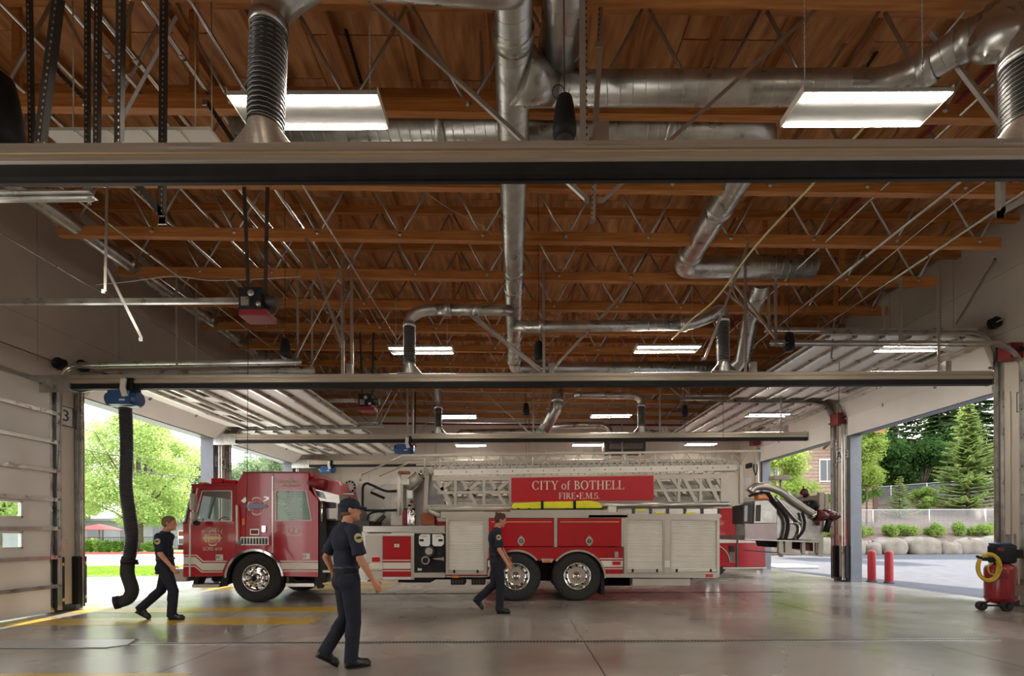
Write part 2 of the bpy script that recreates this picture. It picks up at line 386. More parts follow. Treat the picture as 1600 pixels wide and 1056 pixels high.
dr2 = thing('trench_drain', 'slotted trench drain under the truck side, farther from the camera', 'drain', (0, 11.8, 0))
MB().b2((-5.1, 11.75, 0.0005), (6.5, 11.85, 0.004)).build('channel', MATS['drain_black'], dr2)
hp = thing('floor_hatch', 'thin rectangular steel hatch plate in the floor near the closed left door', 'hatch', (-6.2, 6.4, 0))
MB().prism([(-7.1, 6.25), (-5.3, 6.25), (-5.15, 6.4), (-5.3, 6.72), (-7.1, 6.72)], 0.0005, 0.012, 'Z').build('plate', mat('hatch_steel', (0.36, 0.34, 0.32), 0.35, 0.5), hp)
MB().b2((-7.13, 6.22, 0.0004), (-5.28, 6.245, 0.006)).b2((-7.13, 6.725, 0.0004), (-5.28, 6.75, 0.006)).build('rim', M_dark, hp)
# ================================================================ sectional doors
def door_profile(kind):
    """list of (x inward from wall, z) along the curtain, bottom first"""
    if kind == 'shut': return lambda s: (0.09, 0.02 + s)
    zt, r = kind; z0 = DH - 0.02
    sv = zt - r - z0
    def f(s):
        if s < sv: return (0.09, z0 + s)
        s2 = s - sv
        if s2 < r * PI / 2: a = s2 / r; return (0.09 + r * (1 - math.cos(a)), zt - r + r * math.sin(a))
        return (0.09 + r + s2 - r * PI / 2, zt + (s2 - r * PI / 2) * 0.012)
    return f
M_roll = mat('roller_steel', (0.35, 0.34, 0.32), 0.4, 0.7)
M_pane = mat('door_pane', (0.80, 0.88, 0.80), 0.03, trans=1.0, ior=1.05, c2=(0.8, 0.88, 0.80))
def door(num, side, y0, y1, kind, win=(2, 3), note=''):
    X = XL if side == 'left' else XR; s = 1 if side == 'left' else -1
    f = door_profile(kind)
    root = thing('door_%d' % num, None, None, (X, (y0 + y1) / 2, 0), kind='structure')
    root['label'] = note
    N = 8; H = 4.33 / N; th = 0.045
    ya, yb = y0 - 0.06, y1 + 0.06
    wys = [y0 + 0.55, y0 + 1.75, y0 + 2.95] ; ww = 0.8
    for k in range(N):
        a = f(k * H + 0.0008); b = f((k + 1) * H - 0.0008)
        A = Vector((X + s * a[0], 0, a[1])); B = Vector((X + s * b[0], 0, b[1]))
        d = (B - A); L = d.length; d.normalize(); nrm = Vector((d.z, 0, -d.x)) * s    # inward normal
        def Q(t, y, o): q = A + d * t + nrm * o; return (q.x, y, q.z)
        def slab(m, t0, t1, yy0, yy1, o0, o1):
            m.add([Q(t, y, o) for t in (t0, t1) for y in (yy0, yy1) for o in (o0, o1)], [(0, 1, 3, 2), (4, 6, 7, 5), (0, 4, 5, 1), (2, 3, 7, 6), (0, 2, 6, 4), (1, 5, 7, 3)])
        m = MB()
        if k in win:
            t0, t1 = 0.13, L - 0.11
            slab(m, 0, t0, ya, yb, 0, -th); slab(m, t1, L, ya, yb, 0, -th)
            e = ya
            for wy in wys: slab(m, t0, t1, e, wy, 0, -th); e = wy + ww
            slab(m, t0, t1, e, yb, 0, -th)
            pn = m.build('panel', M_doorw, root)
            for wy in wys:
                g = MB()
                slab(g, t0, t0 + 0.03, wy, wy + ww, 0.012, -th); slab(g, t1 - 0.03, t1, wy, wy + ww, 0.012, -th)
                slab(g, t0, t1, wy, wy + 0.03, 0.012, -th); slab(g, t0, t1, wy + ww - 0.03, wy + ww, 0.012, -th)
                wf = g.build('window_frame', M_doorw, pn)
                g = MB(); slab(g, t0 + 0.02, t1 - 0.02, wy + 0.02, wy + ww - 0.02, -0.015, -0.025); g.build('pane', M_pane, pn)
        else:
            slab(m, 0, L, ya, yb, 0, -th)
            pn = m.build('panel', M_doorw, root)
        # horizontal strut and end stiles
        g = MB(); slab(g, L - 0.085, L - 0.078, ya, yb, 0, 0.07); slab(g, L - 0.085, L - 0.02, ya, yb, 0.065, 0.072); slab(g, L - 0.025, L - 0.018, ya, yb, 0, 0.07)
        if k > 0 or kind == 'shut': g.build('strut', M_galv, root)
        g = MB(); slab(g, 0.01, L - 0.01, ya, ya + 0.07, 0, 0.004); slab(g, 0.01, L - 0.01, yb - 0.07, yb, 0, 0.004); g.build('end_stile', M_galv, root)
        g = MB()
        for y in (ya, yb):
            q = Q(L - 0.04, y, 0.05); g.cyl((q[0], y - 0.06, q[2]), (q[0], y + 0.06, q[2]), 0.011, n=6); g.cyl((q[0], y - 0.075, q[2]), (q[0], y - 0.05, q[2]), 0.028, n=10)
            g.cyl((q[0], y + 0.05, q[2]), (q[0], y + 0.075, q[2]), 0.028, n=10)
        for y in (y0 + 1.3, y0 + 2.9): slab(g, L - 0.06, L + 0.03, y, y + 0.05, 0, 0.025)
        g.build('roller', M_roll, root)
    return root
def tracks(side, y0, y1, zt, r, reach, name):
    X = XL if side == 'left' else XR; s = 1 if side == 'left' else -1
    t = thing('door_track', 'curved steel door track with hangers, ' + name, 'track', (X, (y0 + y1) / 2, 0), 'steel overhead door tracks')
    for y, sy in ((y0 - 0.1, 1), (y1 + 0.1, -1)):
        path = [(X + s * 0.14, y, 0.05), (X + s * 0.14, y, zt - r)] + [(X + s * (0.14 + r * (1 - math.cos(a))), y, zt - r + r * math.sin(a)) for a in np.linspace(0.15, PI / 2, 8)] + [(X + s * reach, y, zt + 0.04)]
        m = MB()
        for i in range(len(path) - 1):
            up = (0, 1, 0)
            p, q = Vector(path[i]), Vector(path[i + 1])
            m.bar(p, q, 0.006, 0.055, up); d = (q - p).normalized(); n = d.cross(Vector((0, 1, 0)))
            m.bar(p + n * 0.03 + Vector((0, sy * -0.02, 0)), q + n * 0.03 + Vector((0, sy * -0.02, 0)), 0.005, 0.04, n)
            m.bar(p - n * 0.03 + Vector((0, sy * -0.02, 0)), q - n * 0.03 + Vector((0, sy * -0.02, 0)), 0.005, 0.03, n)
        m.build('rail', M_galv, t)
        m = MB(); m.angle((X + s * 0.5, y - sy * 0.03, zt + 0.02), (X + s * reach, y - sy * 0.03, zt + 0.06), 0.05, 0.005)
        m.angle((X + s * 0.02, y - sy * 0.05, 0.1), (X + s * 0.02, y - sy * 0.05, zt - r), 0.06, 0.005)
        m.build('angle_bracket', M_galv, t)
        for xx in (reach - 0.08, reach * 0.5):
            x = X + s * xx; top = roofz(x, 6.4 if xx > 1 else 6.4)
            MB().angle((x, y, zt), (x, y, top + 0.02), 0.04, 0.004).build('hanger', M_strut, t)
        x = X + s * (reach - 0.1)
        MB().angle((x, y, zt + 0.1), (x + s * 0.9, y, roofz(x, 6.42)), 0.035, 0.004).build('brace', M_strut, t)
    return t
door(1, 'left', 4.78, 9.05, 'shut', note='closed white sectional door at the left edge with two window rows')
door(2, 'left', 9.78, 14.05, (4.62, 0.35), note='open white sectional door under the ceiling left of the truck cab')
door(3, 'left', 14.78, 19.05, (4.62, 0.35), note='open white sectional door farther left behind the truck cab')
door(4, 'right', 4.78, 9.05, 'shut', note='closed white sectional door out of frame at right')
door(5, 'right', 9.78, 14.05, (5.38, 0.5), note='open white sectional door overhead at right above the compressor view')
door(6, 'right', 14.78, 19.05, (5.38, 0.5), note='open white sectional door overhead above the ladder bucket')
door(7, 'left', -0.22, 4.05, (4.62, 0.35), note='unseen white sectional door behind the camera at left, opened to add frontal light')  # unseen doors behind the camera, opened to light the truck's near side
door(8, 'right', -0.22, 4.05, (5.38, 0.5), note='unseen white sectional door behind the camera at right, opened to add frontal light')
tracks('left', 4.78, 9.05, 4.68, 0.35, 4.75, 'of the closed door at left')
tracks('left', 9.78, 14.05, 4.68, 0.35, 4.8, 'of the open door left of the truck')
tracks('left', 14.78, 19.05, 4.68, 0.35, 4.8, 'of the farther open left door')
tracks('right', 4.78, 9.05, 5.0, 0.5, 4.9, 'near the right frame edge')
tracks('right', 9.78, 14.05, 5.44, 0.5, 4.75, 'of the open door above the right parking view')
tracks('right', 14.78, 19.05, 5.44, 0.5, 4.75, 'of the open door above the bucket')
# torsion shafts with drums over each door
for i, (side, y0, y1, z) in enumerate([('left', 4.78, 9.05, 4.72), ('left', 9.78, 14.05, 4.85), ('right', 9.78, 14.05, 5.62), ('right', 14.78, 19.05, 5.62)]):
    X = XL if side == 'left' else XR; s = 1 if side == 'left' else -1; x = X + s * 0.16
    t = thing('torsion_shaft', 'steel torsion shaft with black cable drums above ' + ['the closed left door', 'the open left door', 'the nearer open right door', 'the farther open right door'][i], 'shaft', (x, (y0 + y1) / 2, z))
    MB().cyl((x, y0 - 0.3, z), (x, y1 + 0.3, z), 0.014, n=10).build('shaft', M_roll, t)
    for y in (y0 - 0.12, y1 + 0.12):
        MB().lathe([(0.02, -0.05), (0.11, -0.05), (0.11, -0.035), (0.085, -0.03), (0.085, 0.035), (0.11, 0.04), (0.11, 0.05), (0.02, 0.05)], (x, y, z), 'Y', 20).build('drum', M_black, t)
        MB().b2((X + s * 0.025, y + 0.07, z - 0.1), (X + s * 0.24, y + 0.09, z + 0.1)).build('bearing_plate', M_galv, t)
    MB().cyl((x, (y0 + y1) / 2 - 0.7, z), (x, (y0 + y1) / 2 + 0.7, z), 0.05, n=14).build('spring', M_dark, t)
# ================================================================ exhaust rails
RY = [3.66, 8.75, 13.95, 18.9]; RX = [(-7.9, 8.6), (-8.0, 8.6), (-8.05, 8.42), (-8.05, 8.0)]
M_tan = mat('rail_tan', (0.50, 0.44, 0.36), 0.35, 0.6, c2=(0.42, 0.37, 0.30), scale=3, stretch=(0.4, 20, 20))
M_gold = mat('rail_gold', (0.60, 0.36, 0.10), 0.4, 0.4)
for i, (Y, (a, b)) in enumerate(zip(RY, RX)):
    z = 4.135 if i == 0 else 4.10
    t = thing('exhaust_rail', 'long aluminium exhaust extraction rail with black rubber seal, %s from the camera' % ORD[i], 'rail', ((a + b) / 2, Y, z), 'exhaust extraction rails across the bays')
    pr = [(Y - 0.055, z + 0.09), (Y - 0.075, z + 0.10), (Y - 0.075, z + 0.14), (Y - 0.055, z + 0.15), (Y - 0.055, z + 0.175), (Y - 0.07, z + 0.18), (Y - 0.07, z + 0.235), (Y - 0.04, z + 0.25),
          (Y + 0.04, z + 0.25), (Y + 0.07, z + 0.235), (Y + 0.07, z + 0.18), (Y + 0.055, z + 0.175), (Y + 0.055, z + 0.15), (Y + 0.075, z + 0.14), (Y + 0.075, z + 0.10), (Y + 0.055, z + 0.09)]
    MB().prism(pr, a, b, 'X').build('aluminium_profile', M_tan, t)
    MB().prism([(Y - 0.05, z + 0.09), (Y - 0.05, z), (Y - 0.012, z - 0.005), (Y, z + 0.02), (Y + 0.012, z - 0.005), (Y + 0.05, z), (Y + 0.05, z + 0.09)], a, b, 'X').build('rubber_seal', M_black, t)
    MB().b2((a, Y - 0.057, z + 0.156), (b, Y - 0.0545, z + 0.163)).build('gold_strip', M_gold, t)
    for x in (a, b):
        MB().b2((x - 0.01, Y - 0.085, z - 0.01), (x + 0.01, Y + 0.085, z + 0.255)).build('end_cap', M_galv, t)
    for x in np.arange(a + 2.4, b - 0.5, 3.1): MB().b2((x - 0.16, Y - 0.078, z + 0.2), (x + 0.16, Y - 0.069, z + 0.22)).build('splice_plate', M_strut, t)
    # bracket tying the left end to the pillar
    MB().prism([(XL, z + 0.30), (XL, z - 0.02), (a + 0.1, z - 0.02), (a + 0.35, z + 0.02), (a + 0.35, z + 0.3)], Y + 0.09, Y + 0.1).build('end_bracket', M_galv, t)
# supports above the rails
def slots(m, p0, p1, w, side):
    p0 = Vector(p0); p1 = Vector(p1); d = p1 - p0; L = d.length; d.normalize(); n = int(L / 0.05)
    for k in range(n):
        c = p0 + d * (0.03 + k * 0.05) + Vector(side) * 0.004
        m.bar(c - d * 0.008, c + d * 0.008, 0.009, 0.004, (0, 1, 0))
si = 0
M_slot = mat('slot_dark', (0.01, 0.01, 0.01), 0.9)
def strut(p0, p1, w, label, perf=False, up=(0, 1, 0), matr=None, group='steel hanger struts above the rails'):
    global si; si += 1
    c = (Vector(p0) + Vector(p1)) / 2
    t = thing('hanger_strut', label, 'strut', c, group)
    MB().angle(p0, p1, w, 0.004, up).build('angle_bar', matr or M_strut, t)
    for p in (p0, p1): MB().box(p, (w * 1.3, 0.012, w * 1.3)).build('end_clip', M_galv, t)
    if perf:
        m = MB(); slots(m, (Vector(p0) + V(0, -0.012, 0)), (Vector(p1) + V(0, -0.012, 0)), w, (0, -1, 0)); m.build('painted_slot_row', M_tan if matr else M_slot, t, kind='stuff')  # tan marks paint the light that shows through the holes
    return t
RN = ['nearest', 'second', 'third', 'farthest']
for i, Y in enumerate(RY):
    for j, x in enumerate([-3.1, 0.55, 4.2, 7.7]):
        if i == 0 and j == 0: continue
        if i == 0 and j == 3: continue
        top = roofz(x, 6.42) if i else roofz(x, 7.75)
        side = ['left of centre', 'near the centre', 'right of centre', 'far right'][j]
        strut((x, Y, 4.33), (x, Y, top), 0.05, 'upright perforated strut holding the %s rail %s' % (RN[i], side), True)
        MB().b2((x + 0.06, Y - 0.05, 4.33), (x + 0.16, Y + 0.05, 4.53)).build('rail_clamp', M_galv, None, label='small steel clamp on top of the %s rail %s' % (RN[i], side), category='clamp', group='steel clamps on the rails')
        if j == 1:
            LA, RA = [((812, 219), (545, -2)), ((846, 580), (735, 492)), ((830, 677), (752, 608)), ((800, 722), (770, 700))][i], [((1036, 218), (1308, -8)), ((862, 580), (990, 442)), ((838, 677), (905, 608)), ((830, 722), (860, 700))][i]
            if i == 0: continue
            strut(P(*LA[0], Y), P(*LA[1], Y), 0.036, 'diagonal brace rising left from the %s rail centre' % RN[i])
            strut(P(*RA[0], Y), P(*RA[1], Y), 0.036, 'diagonal brace rising right from the %s rail centre' % RN[i])
        elif i in (1, 2) and j == 0:
            strut((x + 0.15, Y + 0.05, 4.34), (x + 0.15, Y + 0.05, top), 0.045, 'second upright strut beside the left support of the %s rail' % RN[i])
            strut((x - 0.05, Y, 5.2), (x - 0.9, Y + 1.2, roofz(x, 6.45)), 0.04, 'slanted brace at the left support of the %s rail' % RN[i])
# the cluster of dark perforated uprights above the nearest rail at upper left
for k, (xa, ya, xb, yb, Y, w) in enumerate([(152, 232, 154, -8, 3.95, 0.035), (187, 228, 190, -8, 3.66, 0.042), (254, 345, 258, -70, 4.4, 0.045), (137, 235, 137, -8, 4.2, 0.03), (50, 235, 46, -8, 4.3, 0.032), (62, 228, 92, -8, 3.66, 0.05)]):
    strut(P(xa, ya, Y), P(xb, yb, Y), w, 'dark perforated upright above the nearest rail at upper left, %s of the cluster' % ORD[k], True, matr=M_dark, group='dark uprights at upper left')
strut(P(200, 278, 4.4), P(254, 344, 4.4), 0.06, 'short dark slanted channel under the nearest rail at left', True, matr=M_dark)
strut(P(1562, -30, 4.7), P(1563, 335, 4.7), 0.05, 'pale upright passing behind the nearest rail near the right edge')
strut(P(1563, 335, 4.7), P(1612, 310, 4.7), 0.05, 'pale slanted strut at the right edge below the nearest rail')
for k, (xa, ya, xb, yb, Y) in enumerate([(1170, 375, 1100, 560, 7.7), (1555, 405, 1495, 505, 9.7), (478, 375, 532, 540, 8.0), (735, 490, 845, 578, 8.75), (165, 290, 162, 455, 5.9), (165, 420, 220, 530, 6.3), (1300, 560, 1305, 500, 9.9)]):
    strut(P(xa, ya, Y), P(xb, yb, Y), 0.035, 'thin steel brace below the trusses, %s of the odd ones' % ORD[k])
M_pipe = mat('bright_conduit', (0.68, 0.66, 0.62), 0.22, 1.0, scale=5)
for k, (xa, ya, xb, yb, Y, mt_) in enumerate([(1358, 8, 1284, 118, 6.3, M_galv), (1142, 10, 1100, 112, 6.5, M_dark), (522, -5, 564, 136, 6.2, M_dark), (748, 5, 752, 138, 6.2, M_strut), (320, 160, 363, 224, 5.2, M_dark), (85, 110, 133, 160, 5.0, M_dark), (1418, 8, 1350, 105, 6.4, M_dark), (935, 70, 925, 220, 4.6, M_strut), (205, -5, 180, 105, 4.8, M_strut)]):
    strut(P(xa, ya, Y), P(xb, yb, Y), 0.045, 'slanted perforated strut among the roof trusses, %s of the scattered ones' % ORD[k], True, matr=mt_, group='perforated struts among the trusses')
for xa, ya, xb, yb, w in ((545, -30, 917, 313, 'left arm'), (1320, -30, 938, 313, 'right arm'), (939, -60, 924, 346, 'upright')):
    strut(P(xa, ya, 4.7), P(xb, yb, 4.7), 0.036, 'strut of the large V-shaped hanger crossing behind the nearest rail at centre, ' + w, w == 'upright')
# ---------------- conduits running away from the camera
for k, (x, z, r) in enumerate([(-5.7, 6.62, 0.018), (-5.05, 6.7, 0.014), (-4.4, 6.68, 0.018), (-4.1, 6.62, 0.022), (-3.6, 6.66, 0.018), (-6.3, 6.3, 0.014), (-2.9, 6.25, 0.012), (6.05, 6.2, 0.02), (7.15, 6.22, 0.02), (5.2, 6.3, 0.012), (-7.9, 6.1, 0.012)]):
    r *= 1.25
    t = thing('conduit', 'straight steel conduit running away under the roof, %s counted from %s' % (ORD[k if k < 7 else k - 7], 'the left group' if k < 7 or k > 9 else 'the right group') if k < 10 else 'lone steel conduit hugging the left wall top', 'conduit', (x, 10, z), 'steel conduits along the hall')
    MB().cyl((x, 1.0, z), (x, 20.9, z), r, n=10).build('pipe', M_pipe, t)
    m = MB()
    for y in np.arange(2.2, 20.5, 3.05): m.cyl((x, y - 0.03, z), (x, y + 0.03, z), r * 1.5, n=8)
    m.build('coupling', M_galv, t, kind='stuff')
M_cab = mat('pale_cable', (0.62, 0.55, 0.30), 0.5)
M_cabw = mat('white_cable', (0.6, 0.57, 0.5), 0.5)
def cable(name, label, pts, r, m, n=8):
    p = smoothpath(pts, n); return tag(MB().sweep(p, r, 6).build(name, m), label, 'cable')
cable('cable', 'pale yellow taped cable draping from right toward the middle duct', [P(1420, 120, 5.0), P(1275, 282, 6.0), P(1180, 385, 7.0), P(1120, 465, 7.6), P(1080, 500, 8.0), P(1050, 530, 9)], 0.016, M_cab)
cable('cable', 'pale white cable looping over the ducts at upper right', [P(1530, -10, 4.4), P(1440, 100, 5.0), P(1400, 150, 5.4), P(1372, 185, 6.2)], 0.012, M_cabw)
cable('cable', 'white wire strung along the trusses at left', [P(150, 445, 8), P(200, 440, 8), P(270, 432, 8), P(330, 438, 8), P(400, 436, 8), P(470, 432, 8)], 0.006, M_cabw)
cable('cable', 'thin white wire sagging near the second light', [P(655, 293, 7.2), P(700, 325, 7.5), P(760, 358, 8), P(790, 400, 8.3)], 0.004, M_cabw)
cable('cable', 'pair of pale wires hanging beside the right conduits', [P(1540, 283, 6.4), P(1500, 310, 6.8), P(1450, 350, 7.3), P(1360, 425, 8.4), P(1310, 470, 9)], 0.008, M_cabw)
cable('cable', 'thin black pull cord hanging in front of the truck cab', [P(388, 515, 8.9), P(387, 640, 9.2), P(386, 760, 9.5), P(382, 855, 9.7)], 0.006, M_black)
cable('cable', 'thin black pull cord hanging near the right pillar', [P(1311, 440, 11.0), P(1311, 600, 11.2), P(1309, 720, 11.4), P(1308, 835, 11.5)], 0.007, M_black)
cable('cable', 'thin dark cord beside the closed left door', [P(98, 600, 9.0), P(92, 700, 9.0), P(84, 800, 8.95), P(78, 880, 8.9)], 0.004, M_black)
for i, (x, a, b, Y) in enumerate([(1130, 605, 690, 13.0), (1070, 650, 690, 14), (822, 690, 712, 17)]):
    cable('cable', 'thin black vertical cord hanging from the roof, %s from the left pillar' % ORD[2 - i], [V(P(x, a, Y).x, Y, roofz(P(x, a, Y).x, 7.9)), P(x, (a + b) / 2, Y), P(x, b, Y)], 0.006, M_black)
# ================================================================ spiral ducts
def helix(m, p0, p1, r, pitch=0.13, w=0.0045):
    p0 = Vector(p0); p1 = Vector(p1); d = p1 - p0; L = d.length; d.normalize(); x = d.orthogonal().normalized(); y = d.cross(x)
    n = max(int(L / pitch * 14), 8)
    path = [p0 + d * (L * k / n) + (x * math.cos(2 * PI * k / 14) + y * math.sin(2 * PI * k / 14)) * (r + w * 0.3) for k in range(n + 1)]
    m.sweep(path, w, 4, caps=False)
def duct(label, path, r, straights, bands=(), parts=None):
    t = thing('spiral_duct', label, 'duct', Vector(path[0]), None)
    MB().sweep(path, r, 28).build('pipe', M_galv, t)
    m = MB()
    for a, b in straights: helix(m, a, b, r)
    if straights: m.build('spiral_seam', M_galv, t)
    for p, d in bands:
        p = Vector(p); d = Vector(d).normalized()
        MB().sweep([p - d * 0.06, p - d * 0.05, p + d * 0.05, p + d * 0.06], [r, r + 0.02, r + 0.02, r], 28, caps=False).build('coupling_band', M_galv, t)
    return t
def bend(p0, c, p1, r, n=7):
    """quarter-ish curve from p0 toward corner c then to p1"""
    p0, c, p1 = Vector(p0), Vector(c), Vector(p1)
    a = c + (p0 - c).normalized() * r; b = c + (p1 - c).normalized() * r
    return [a * (1 - t) ** 2 + c * 2 * t * (1 - t) + b * t * t for t in [k / n for k in range(n + 1)]]
zD = 6.05
d1 = duct('large spiral duct running down the middle of the ceiling toward the back', [(0, 2.2, zD), (-0.03, 12.9, zD)] + [tuple(v) for v in bend((-0.03, 12.9, zD), (-0.04, 13.45, zD - 0.0), (1, 13.45, zD), 0.4)][1:] + [(6.3, 13.45, zD)], 0.175,
          [((0, 2.2, zD), (-0.03, 12.9, zD)), ((0.5, 13.45, zD), (6.2, 13.45, zD))], [((0, 4.45, zD), (0, 1, 0)), ((-0.01, 8.4, zD), (0, 1, 0)), ((-0.02, 9.0, zD), (0, 1, 0)), ((-0.02, 11.2, zD), (0, 1, 0)), ((-0.03, 12.7, zD), (0, 1, 0)), ((6.25, 13.45, zD), (1, 0, 0))])
A = P(1395, 140, 5.0); B = P(1568, 28, 4.3)
pa = [V(0.1, 5.0, zD), V(A.x - 0.4, 5.0, zD)] + bend(V(A.x - 0.4, 5.0, zD), V(A.x, 5.0, zD), V(B.x, B.y, B.z), 0.3) + [V(B.x, B.y, B.z)]
d3 = duct('spiral duct crossing to the right above the nearest rail and bending upward', pa, 0.15, [(pa[0], pa[1]), (pa[-2], pa[-1])], [(pa[-1] * 0.35 + A * 0.65, B - A), (B * 0.7 + A * 0.3, B - A), (B * .95 + A * .05, B - A)])
MB().sweep([V(0.05, 4.8, zD - 0.02), V(0.42, 5.0, zD)], [0.26, 0.15], 20).build('tee_cone', M_galv, d3)
d2a, d2b = P(872, 122, 5.2), P(884, -30, 4.1)
duct('short spiral duct rising to the roof beside the middle duct', [d2a + V(0, 0, -0.05), d2b, V(d2b.x + 0.02, 2.3, 6.45), V(d2b.x + 0.02, -4, 6.6)], 0.2, [(d2a, d2b)], [(d2a * .6 + d2b * .4, d2b - d2a)])
z4 = 6.43
pa = [V(-3.4, 5.95, z4), V(2.75, 5.95, z4)] + bend(V(2.75, 5.95, z4), V(3.14, 5.95, z4), V(3.14, 8.5, z4), 0.35) + [V(3.14, 8.7, z4)] + bend(V(3.14, 8.5, z4), V(3.14, 9.05, z4), V(5, 9.05, z4), 0.25) + [V(5.6, 9.05, z4)]
duct('wide spiral duct behind the nearest rail turning toward the back at right', pa, 0.2, [(pa[0], pa[1]), ((3.14, 6.4, z4), (3.14, 8.7, z4)), ((3.45, 9.05, z4), (5.6, 9.05, z4))],
     [((-0.9, 5.95, z4), (1, 0, 0)), ((1.9, 5.95, z4), (1, 0, 0)), ((3.14, 7.4, z4), (0, 1, 0)), ((3.14, 8.6, z4), (0, 1, 0))])
zz = 6.66
duct('slim spiral duct along the left wall between the trusses', [(-7.35, 2.0, zz - .05), (-7.35, 20.8, zz)], 0.13, [((-7.35, 2, zz - .05), (-7.35, 20.8, zz))], [((-7.35, y, zz), (0, 1, 0)) for y in (6.9, 9.2, 11.6, 14.2, 17)])
# hose connections: flexible hose, trapezoid hood on the rail, elbow to a duct
def corr(m, path, r, pitch, amp, n=20):
    pts = [Vector(p) for p in path]; ps = []; rs = []
    L = sum((pts[i + 1] - pts[i]).length for i in range(len(pts) - 1)); k = int(L / pitch) * 4; 
    cum = [0]
    for i in range(len(pts) - 1): cum.append(cum[-1] + (pts[i + 1] - pts[i]).length)
    j = 0
    for i in range(k + 1):
        s = L * i / k
        while j < len(pts) - 2 and cum[j + 1] < s: j += 1
        ps.append(pts[j].lerp(pts[j + 1], (s - cum[j]) / (cum[j + 1] - cum[j]))); rs.append(r + amp * (1 if i % 4 in (0, 1) else -1))
    return m.sweep(ps, rs, n, smooth=False)
M_hose = mat('flex_hose', (0.045, 0.043, 0.042), 0.38, 0.35, c2=(0.03, 0.03, 0.03))
def hood(x, Y, top, r, label, lean=0.0, w=0.42, depth=0.07):
    t = thing('exhaust_hose_drop', label, 'hose', (x, Y, 4.35), 'corrugated hose drops onto the rails')
    z = 4.345
    b = [(x - w / 2, Y - depth, z), (x + w / 2, Y - depth, z), (x + w / 2, Y + depth, z), (x - w / 2, Y + depth, z)]
    b2 = [(x - w / 2, Y - depth, z + 0.02), (x + w / 2, Y - depth, z + 0.02), (x + w / 2, Y + depth, z + 0.02), (x - w / 2, Y + depth, z + 0.02)]
    n = 20; vs = [Vector(q) for q in b]; m = MB(); m.b2(b[0], (x + w / 2, Y + depth, z + 0.02))
    ring = []
    lo = []
    for k in range(n):
        a = 2 * PI * k / n; c, s_ = math.cos(a), math.sin(a)
        f = 1 / max(abs(c) / (w / 2), abs(s_) / depth); lo.append((x + c * f, Y + s_ * f, z + 0.02)); ring.append((x + c * r, Y + s_ * r, z + 0.16))
    ring2 = [(q[0], q[1], z + 0.2) for q in ring]
    m.add(lo + ring + ring2, [(k, (k + 1) % n, n + (k + 1) % n, n + k) for k in range(n)] + [(n + k, n + (k + 1) % n, 2 * n + (k + 1) % n, 2 * n + k) for k in range(n)], True)
    m.build('hood', M_galv if r < 0.12 else M_tan, t)
    h = MB(); corr(h, [(x, Y, z + 0.18), (x + lean, Y, top)], r, 0.036 if r > 0.12 else 0.03, 0.006 if r > 0.12 else 0.005, 24); ho_ = h.build('hose', M_hose, t)
    h = MB(); helix(h, (x, Y, z + 0.19), (x + lean, Y, top - 0.02), r + 0.006, 0.036 if r > 0.12 else 0.03, 0.0022); h.build('wire_rib', M_strut, ho_)
    MB().cyl((x + lean, Y, top - 0.03), (x + lean, Y, top + 0.05), r + 0.012, n=24).build('collar', M_galv, t)
    return t
def elbow(t, pts, r):
    MB().sweep(smoothpath(pts, 5), r, 22).build('elbow', M_galv, t)
x = P(415, 222, 3.66).x
h = hood(x, 3.66, 5.28, 0.125, 'large black corrugated hose drop on the nearest rail at left', 0.03, 0.46)
elbow(h, [(x + 0.03, 3.66, 5.3), (x + 0.04, 3.68, 5.42), (x + 0.1, 3.7, 5.54), (x + 0.26, 3.75, 5.72), (x + 0.5, 3.78, 5.82), (-0.15, 3.9, 5.86), (0.0, 4.0, 6.0)], 0.125)
x = P(1598, 215, 3.66).x
h = hood(x, 3.66, 5.0, 0.125, 'large black corrugated hose drop on the nearest rail at the right edge', 0.0, 0.5)
elbow(h, [(x, 3.66, 5.0), (x, 3.68, 5.2), (x - 0.1, 3.8, 5.32), (B.x, B.y, B.z)], 0.14)
x = P(640, 583, 8.75).x
h = hood(x, 8.75, 5.22, 0.105, 'black corrugated hose drop on the second rail left of the middle duct', 0.0, 0.46)
elbow(h, [(x, 8.75, 5.2), (x + 0.0, 8.75, 5.33), (x + 0.08, 8.75, 5.42), (x + 0.25, 8.75, 5.5), (x + 0.5, 8.75, 5.52)], 0.1)
h2 = [V(x + 0.4, 8.75, 5.52), V(-0.3, 8.75, 5.5), V(-0.12, 8.9, 5.57), V(-0.03, 10.1, 6.03)]
duct('horizontal spiral branch duct left of the middle duct over the second rail', h2, 0.095, [(h2[0], h2[1])], [(h2[0] + V(.3, 0, 0), (1, 0, 0)), (h2[1] - V(.4, 0, 0), (1, 0, 0))])
x = P(1130, 583, 8.75).x
h = hood(x, 8.75, 5.28, 0.105, 'black corrugated hose drop on the second rail at right', 0.0, 0.46)
elbow(h, [(x, 8.75, 5.28), (x, 8.75, 5.38), (x - 0.08, 8.75, 5.47), (x - 0.25, 8.75, 5.36), (x - 0.55, 8.75, 5.25), (x - 0.8, 8.75, 5.22)], 0.105)
h2 = [V(x - 0.7, 8.75, 5.22), V(0.24, 8.8, 5.22), V(0.08, 8.95, 5.3), V(-0.02, 10.6, 6.02)]
duct('horizontal spiral branch duct right of the middle duct over the second rail', h2, 0.1, [(h2[0], h2[1])], [(h2[0], (1, 0, 0)), (h2[1] + V(.25, 0, 0), (1, 0, 0))])
x = P(685, 680, 13.95).x
h = hood(x, 13.95, 5.1, 0.105, 'dark corrugated hose drop on the third rail at left', 0.0, 0.46)
elbow(h, [(x, 13.95, 5.1), (x, 13.95, 5.3), (x - 0.03, 13.9, 5.7), (x - 0.03, 13.8, 6.0)], 0.105)
x = P(1002, 680, 13.95).x
